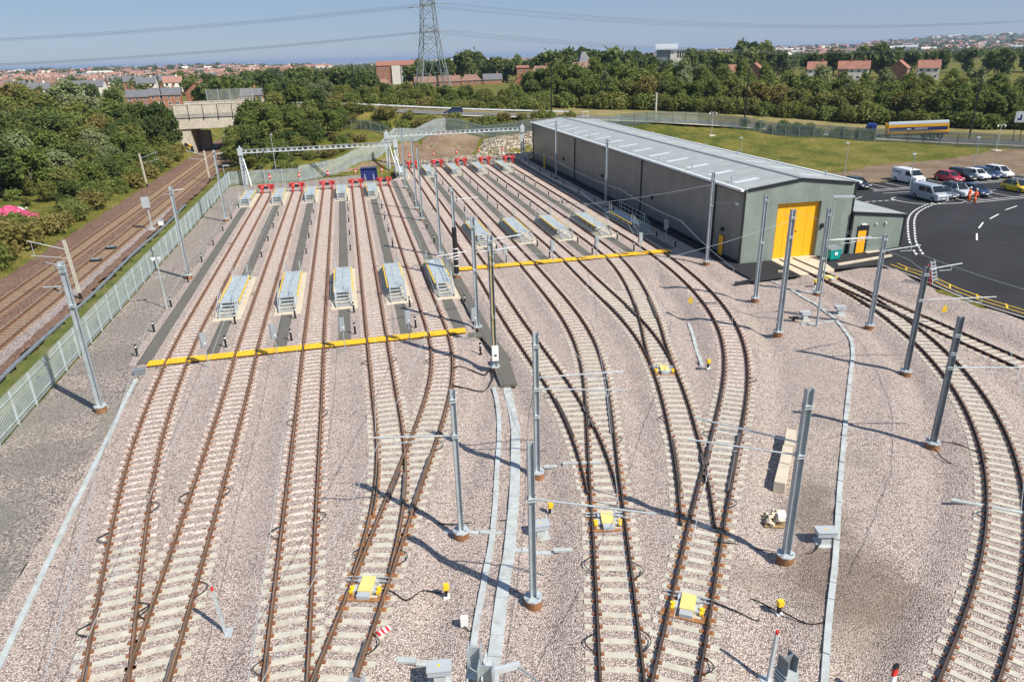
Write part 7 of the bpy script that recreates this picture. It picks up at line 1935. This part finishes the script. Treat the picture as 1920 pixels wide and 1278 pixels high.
m = MB(); m.box(1.0, 4.5, -6.5, -6.06, -1, 9.8); m.build('balcony_bay', M['cabgrey'], fl)
for i, (x, y, rz, w, wl, rf) in enumerate([(8, 335, -5, 10, 'brick2', 'tile2'), (17, 345, 10, 9, 'render', 'tile2'), (38, 352, -6, 11, 'brick2', 'tile2'), (50, 356, -6, 11, 'brick2', 'tile2'), (61, 360, -7, 11, 'brick2', 'tile2'), (72, 362, -8, 10, 'brick', 'slate'), (80, 330, 70, 9, 'brick', 'slate'), (88, 338, -10, 12, 'brick', 'slate')]):
    house('%s roofed house, %s in the terrace seen past the pylon' % ('brown' if rf == 'tile2' else 'grey', ORD[i]), x * 1.12, y * 1.12, R(rz), w, 8, 4.6, 2.7, wl, rf, 2, 3, hip=i in (0, 1, 4), z=z1(x, y) - 2.2)
house('long red brick building with a flat looking roof beyond the grey roofs', 112, 405, R(-14), 34, 10, 8.2, 1.0, 'brick', 'tile', 2, 9)
hb = house('long brown roofed building with a steep turret behind it', 92, 290, R(-15), 20, 11, 4.4, 3.4, 'brick2', 'tile2', 2, 6)
house('steep hipped brown roof with a tall grey peak behind the long brown building', 99, 305, R(-15), 12, 10, 6.5, 4.0, 'brick2', 'tile2', 2, 3, hip=True)
house('small hipped brown roof beside the black street lamp', 80, 300, R(-15), 9, 9, 6.0, 3.6, 'brick2', 'tile2', 2, 2, hip=True)
t = thing('turret', 'steep grey slate peak above the brown hipped roof', 'turret', (101, 308, z1(101, 308))); b = MB(); b.box(-2.6, 2.6, -2.6, 2.6, 0, 9.5); b.build('wall', M['brick2'], t); b = MB(); b.add([(-3, -3, 9.5), (3, -3, 9.5), (3, 3, 9.5), (-3, 3, 9.5), (-.8, 0, 14.5), (.8, 0, 14.5)], [(0, 1, 5, 4), (2, 3, 4, 5), (1, 2, 5), (3, 0, 4)]); b.build('roof', M['slate'], t)
for i, (a, d, rz, w) in enumerate([(29.3, 360, -30, 10), (30.6, 385, 50, 9), (34.7, 390, -35, 8), (36.6, 395, -35, 7), (37.4, 395, -36, 9), (39.9, 400, 40, 8), (41.6, 405, -38, 9)]):
    x, y = AZ(a, d); house('red tiled house, %s counting eastwards, peeping over the tall belt' % ORD[i], x, y, R(rz), w, 8, 5.4, 3.2, 'brick2' if i % 2 else 'render', 'tile', 2, 3)
# grandstand-like building on the skyline
x, y = AZ(24.7, 690); t = thing('hall_building', 'tall cream building with a curved pale roof on the skyline', 'building', (x, y, z1(x, y) - 5), R(-24))
b = MB(); b.box(-2, 16, -8, 8, 0, 21); b.build('wall', M['render'], t)
b = MB(); b.box(-14, -2.1, -7, 7, 0, 21.5); b.build('dark_wall', M['galv_d'], t)
pr = [(-9.5, 22.0), (-6, 24.2), (0, 25.6), (6, 26.4), (10, 26.6), (10, 26.0), (6, 25.8), (0, 25.0), (-6, 23.6), (-9.5, 21.6)]
b = MB(); b.extr(pr, -15, 4); b.build('curved_roof', M['cabgrey'], t); b = MB(); b.box(4.1, 17, -9, 9, 21, 21.8); b.build('flat_roof', M['cabgrey'], t)
for i in range(6): b = MB(); b.box(4 + i * 2, 5.2 + i * 2, -8.1, -8.01, 15, 20); b.build('window', M['glass'], t)
# estates towards the coast: simple houses, a few pixels each
HB = {}
def far_house(label, x, y, rz, w, wl, rf, group, name='estate_house'):
    key = (round(w), wl, rf)
    if key not in HB:
        b = MB(); a, c, h, rh = w / 2, 4.2, 5.2, 3.0
        b.box(-a, a, -c, c, -2, h, 0)
        for s in (-1, 1): b.add([(s * a, -c, h), (s * a, c, h), (s * a, 0, h + rh)], [(0, 1, 2)], 0)
        b.add([(-a - .3, -c - .4, h - .25), (a + .3, -c - .4, h - .25), (a + .3, c + .4, h - .25), (-a - .3, c + .4, h - .25), (-a - .3, 0, h + rh + .05), (a + .3, 0, h + rh + .05)], [(0, 1, 5, 4), (2, 3, 4, 5)], 1)
        b.box(a * .5 - .4, a * .5 + .4, -.4, .4, h + rh - 1, h + rh + 1, 0)
        for i in range(3):
            for f in (.9, 3.3): b.box(-a + w * (i + .5) / 3 - .6, -a + w * (i + .5) / 3 + .6, -c - .05, -c - .01, f, f + 1.2, 2)
        HB[key] = b.mesh('estate_house', [M[wl], M['tile_pink' if rf == 'tile' else rf], M['glass']])
    o = meshob(name, HB[key], None, (x, y, z1(x, y)), rz)
    return tag(o, label, 'house', group)
nE = 0
for row, (d, a0, a1, rz) in enumerate([(470, -25, -11.5, 8), (540, -25.2, -9, -4), (610, -25.4, -12, 10), (690, -25.6, -7, 0), (790, -25.6, -9, 6), (900, -25.6, -5, -6), (1030, -25.6, -6, 4), (1180, -25.6, -3, 0), (1350, -25.6, -2, 4)]):
    a = a0 + rnd.random()
    wl0 = pick('render render brick2'); rf0 = pick('tile tile slate tile2 slate')
    while a < a1:
        x, y = AZ(a, d + rnd.uniform(-9, 9))
        if rnd.random() < .25: rf0 = pick('tile tile tile2 slate slate'); wl0 = pick('render brick2 render')
        w = pick('10 14 18')
        nm = {'tile': 'red', 'tile2': 'brown', 'slate': 'grey'}[rf0]
        far_house('%s roofed %s house in row %s of the estate towards the sea' % (nm, 'pale' if wl0 == 'render' else 'brick', ORD[row]), x, y, R(rz + rnd.uniform(-8, 8)), float(w), wl0, rf0, '%s roofed %s estate houses, row %s' % (nm, 'pale' if wl0 == 'render' else 'brick', ORD[row]))
        nE += 1
        a += math.degrees((float(w) + rnd.choice([3, 6, 12, 34])) / d)

# ------------------------------------------------------------------ far hills, far town, far woods (nobody could count them)
def hillz(a, d):
    """height of the far land by compass angle (degrees) and distance (metres)"""
    k = sst((a - 20) / 12); k2 = sst((a - 36) / 5)
    return 1.0 + k * (17 * sst((d - 1700) / 2000)) + k * k2 * (31 * sst((d - 3400) / 1500)) + 3.0 * np.sin(a * 1.7 + d * .0012) * sst((d - 2200) / 1500) * k + (1 - k) * sst((-4 - a) / 4) * 9 * sst((d - 1600) / 1200)
def hill_sheet(name, a0, a1, d0, d1, na, nd):
    A = np.linspace(a0, a1, na); D = np.geomspace(d0, d1, nd); AA, DD = np.meshgrid(A, D)
    Z = hillz(AA, DD); Z[0] -= 6; Z[-1] -= 40
    X = DD * np.sin(np.radians(AA)); Y = DD * np.cos(np.radians(AA))
    me = bpy.data.meshes.new(name); i = np.arange((na - 1) * (nd - 1)); r = i // (na - 1) * na + i % (na - 1)
    me.from_pydata(np.stack([X.ravel(), Y.ravel(), Z.ravel()], 1).tolist(), [], np.stack([r, r + 1, r + na + 1, r + na], 1).tolist())
    me.materials.append(M['land']); me.polygons.foreach_set('use_smooth', [True] * len(me.polygons))
    o = bpy.data.objects.new(name, me); COL.objects.link(o); return struct(o)
hill_sheet('hills', 17, 60, 1500, 6400, 150, 60)
hill_sheet('coast_land', -34, -4, 1400, 3300, 90, 30)
def far_blobs(name, n, a0, a1, d0, d1, h0, h1, size, k, mat, zf):
    V = []
    for _ in range(n):
        a = rnd.uniform(a0, a1); d = math.exp(rnd.uniform(math.log(d0), math.log(d1))); x, y = AZ(a, d); h = rnd.uniform(h0, h1); z = zf(a, d)
        C = np.array([[x + rnd.uniform(-h, h) * .9, y + rnd.uniform(-h, h) * .5, z + h * rnd.uniform(.3, .7)] for _ in range(4)]); Rr = np.array([h * rnd.uniform(.32, .5) for _ in range(4)])
        V.append(leaves(C, Rr, k, size * (d / 1500) ** .35))
    v = np.concatenate(V); q = len(v) // 4
    me = bpy.data.meshes.new(name); me.from_pydata(v.tolist(), [], np.arange(4 * q).reshape(q, 4).tolist()); me.materials.append(LM[mat])
    o = bpy.data.objects.new(name, me); COL.objects.link(o); return struct(o, 'stuff')
zt = lambda a, d: z1(*AZ(a, d))
far_blobs('far_woods', 330, -27, 20, 520, 1900, 6, 9.5, 1.5, 70, 'dark', lambda a, d: zt(a, d))
far_blobs('estate_gardens', 240, -27, -4, 450, 1400, 4.5, 8, 1.3, 60, 'dark', lambda a, d: zt(a, d))
far_blobs('coastal_woods', 300, -30, -2, 1700, 3100, 8, 13, 2.4, 60, 'dark', lambda a, d: max(zt(a, d), float(hillz(a, d))))
far_blobs('valley_woods', 260, 18, 56, 560, 1700, 7, 12, 1.6, 70, 'dark', lambda a, d: zt(a, d) if d < 1500 else float(hillz(a, d)))
far_blobs('hill_woods', 620, 18, 58, 1700, 5200, 6, 12, 2.6, 40, 'dark', lambda a, d: float(hillz(a, d)))
far_blobs('low_coast_woods', 120, 1, 22, 1500, 2900, 5, 9, 2.2, 50, 'dark', lambda a, d: zt(a, d))
def far_town(name, n, a0, a1, d0, d1, zf, mats, hs=(5, 8)):
    b = MB()
    for _ in range(n):
        a = rnd.uniform(a0, a1); d = math.exp(rnd.uniform(math.log(d0), math.log(d1))); x, y = AZ(a, d); z = zf(a, d); w = rnd.choice([9, 12, 16, 24, 34]) / 2; dd = rnd.uniform(4, 6); h = rnd.uniform(*hs); rz = R(rnd.uniform(-50, 50)); rh = rnd.uniform(2.2, 3.4)
        c, s = math.cos(rz), math.sin(rz); T = lambda p: (x + c * p[0] - s * p[1], y + s * p[0] + c * p[1], z + p[2])
        wm = rnd.choice([0, 0, 1, 2]); rm = rnd.choice([3, 3, 4, 5, 3])
        if rnd.random() < .04: w, h, rm, wm = w * 2.2, h * 1.25, 0, 0
        b.add([T(p) for p in ((-w, -dd, -3), (w, -dd, -3), (w, dd, -3), (-w, dd, -3), (-w, -dd, h), (w, -dd, h), (w, dd, h), (-w, dd, h))], [(0, 1, 5, 4), (1, 2, 6, 5), (2, 3, 7, 6), (3, 0, 4, 7)], wm)
        b.add([T(p) for p in ((-w, -dd, h), (w, -dd, h), (w, dd, h), (-w, dd, h), (-w, 0, h + rh), (w, 0, h + rh))], [(0, 1, 5, 4), (2, 3, 4, 5)], rm); b.add([T(p) for p in ((w, -dd, h), (w, dd, h), (w, 0, h + rh), (-w, -dd, h), (-w, dd, h), (-w, 0, h + rh))], [(0, 1, 2), (4, 3, 5)], wm)
    return struct(b.build(name, mats), 'stuff')
TM = [M['render'], M['brick2'], M['brick'], M['tile_pink'], M['tile2'], M['slate']]
far_town('distant_town', 900, 19, 58, 1500, 5600, lambda a, d: float(hillz(a, d)), TM)
far_town('coastal_town', 420, -29, -1, 1450, 3000, lambda a, d: max(zt(a, d), float(hillz(a, d))), TM)
far_town('low_coast_town', 130, 2, 20, 1500, 3000, zt, TM)
# hill foot industrial sheds and a thin distant mast
for lab, a, d, w, h in (('long white industrial shed low on the hillside', 38.2, 1500, 60, 9), ('white industrial shed with a dark gable on the hillside', 40.0, 1560, 40, 12), ('pale long shed among trees below the hill', 30.8, 1450, 46, 8), ('white shed at the hill foot near the far mast', 46.5, 1500, 36, 8)):
    x, y = AZ(a, d); t = thing('industrial_shed', lab, 'building', (x, y, 3), R(-a), 'white sheds below the hill'); b = MB(); b.box(-w / 2, w / 2, -12, 12, -5, h); b.build('wall', M['white'], t); b = MB(); b.add([(-w / 2 - .5, -13, h), (w / 2 + .5, -13, h), (w / 2 + .5, 13, h), (-w / 2 - .5, 13, h), (-w / 2 - .5, 0, h + 3), (w / 2 + .5, 0, h + 3)], [(0, 1, 5, 4), (2, 3, 4, 5)]); b.build('roof', M['cabgrey'], t)
x, y = AZ(48.6, 640); t = thing('radio_mast', 'thin pale mast with small heads rising over the trees', 'mast', (x, y, z1(x, y))); b = MB(); b.cyl((0, 0, 0), (0, 0, 30), .28, .14, 8); b.build('pole', M['galv_l'], t); b = MB(); b.box(-1.2, 1.2, -.2, .2, 28.6, 29.6); b.build('lamp_head', M['galv_l'], t)

# ------------------------------------------------------------------ the air between here and the hills
hz = MB(); hz.box(-41000, 41000, -600, 46000, -30, 66)
hz = hz.build('haze', [])
m = bpy.data.materials.new('haze_air'); m.use_nodes = True; t = m.node_tree
for n_ in list(t.nodes):
    if n_.type == 'BSDF_PRINCIPLED': t.nodes.remove(n_)
pv = t.nodes.new('ShaderNodeVolumePrincipled'); pv.inputs['Density'].default_value = 0.9e-4; pv.inputs['Color'].default_value = (.50, .66, .92, 1); pv.inputs['Anisotropy'].default_value = .1
t.links.new(pv.outputs[0], t.nodes['Material Output'].inputs['Volume'])
hz.data.materials.append(m); struct(hz, 'stuff')
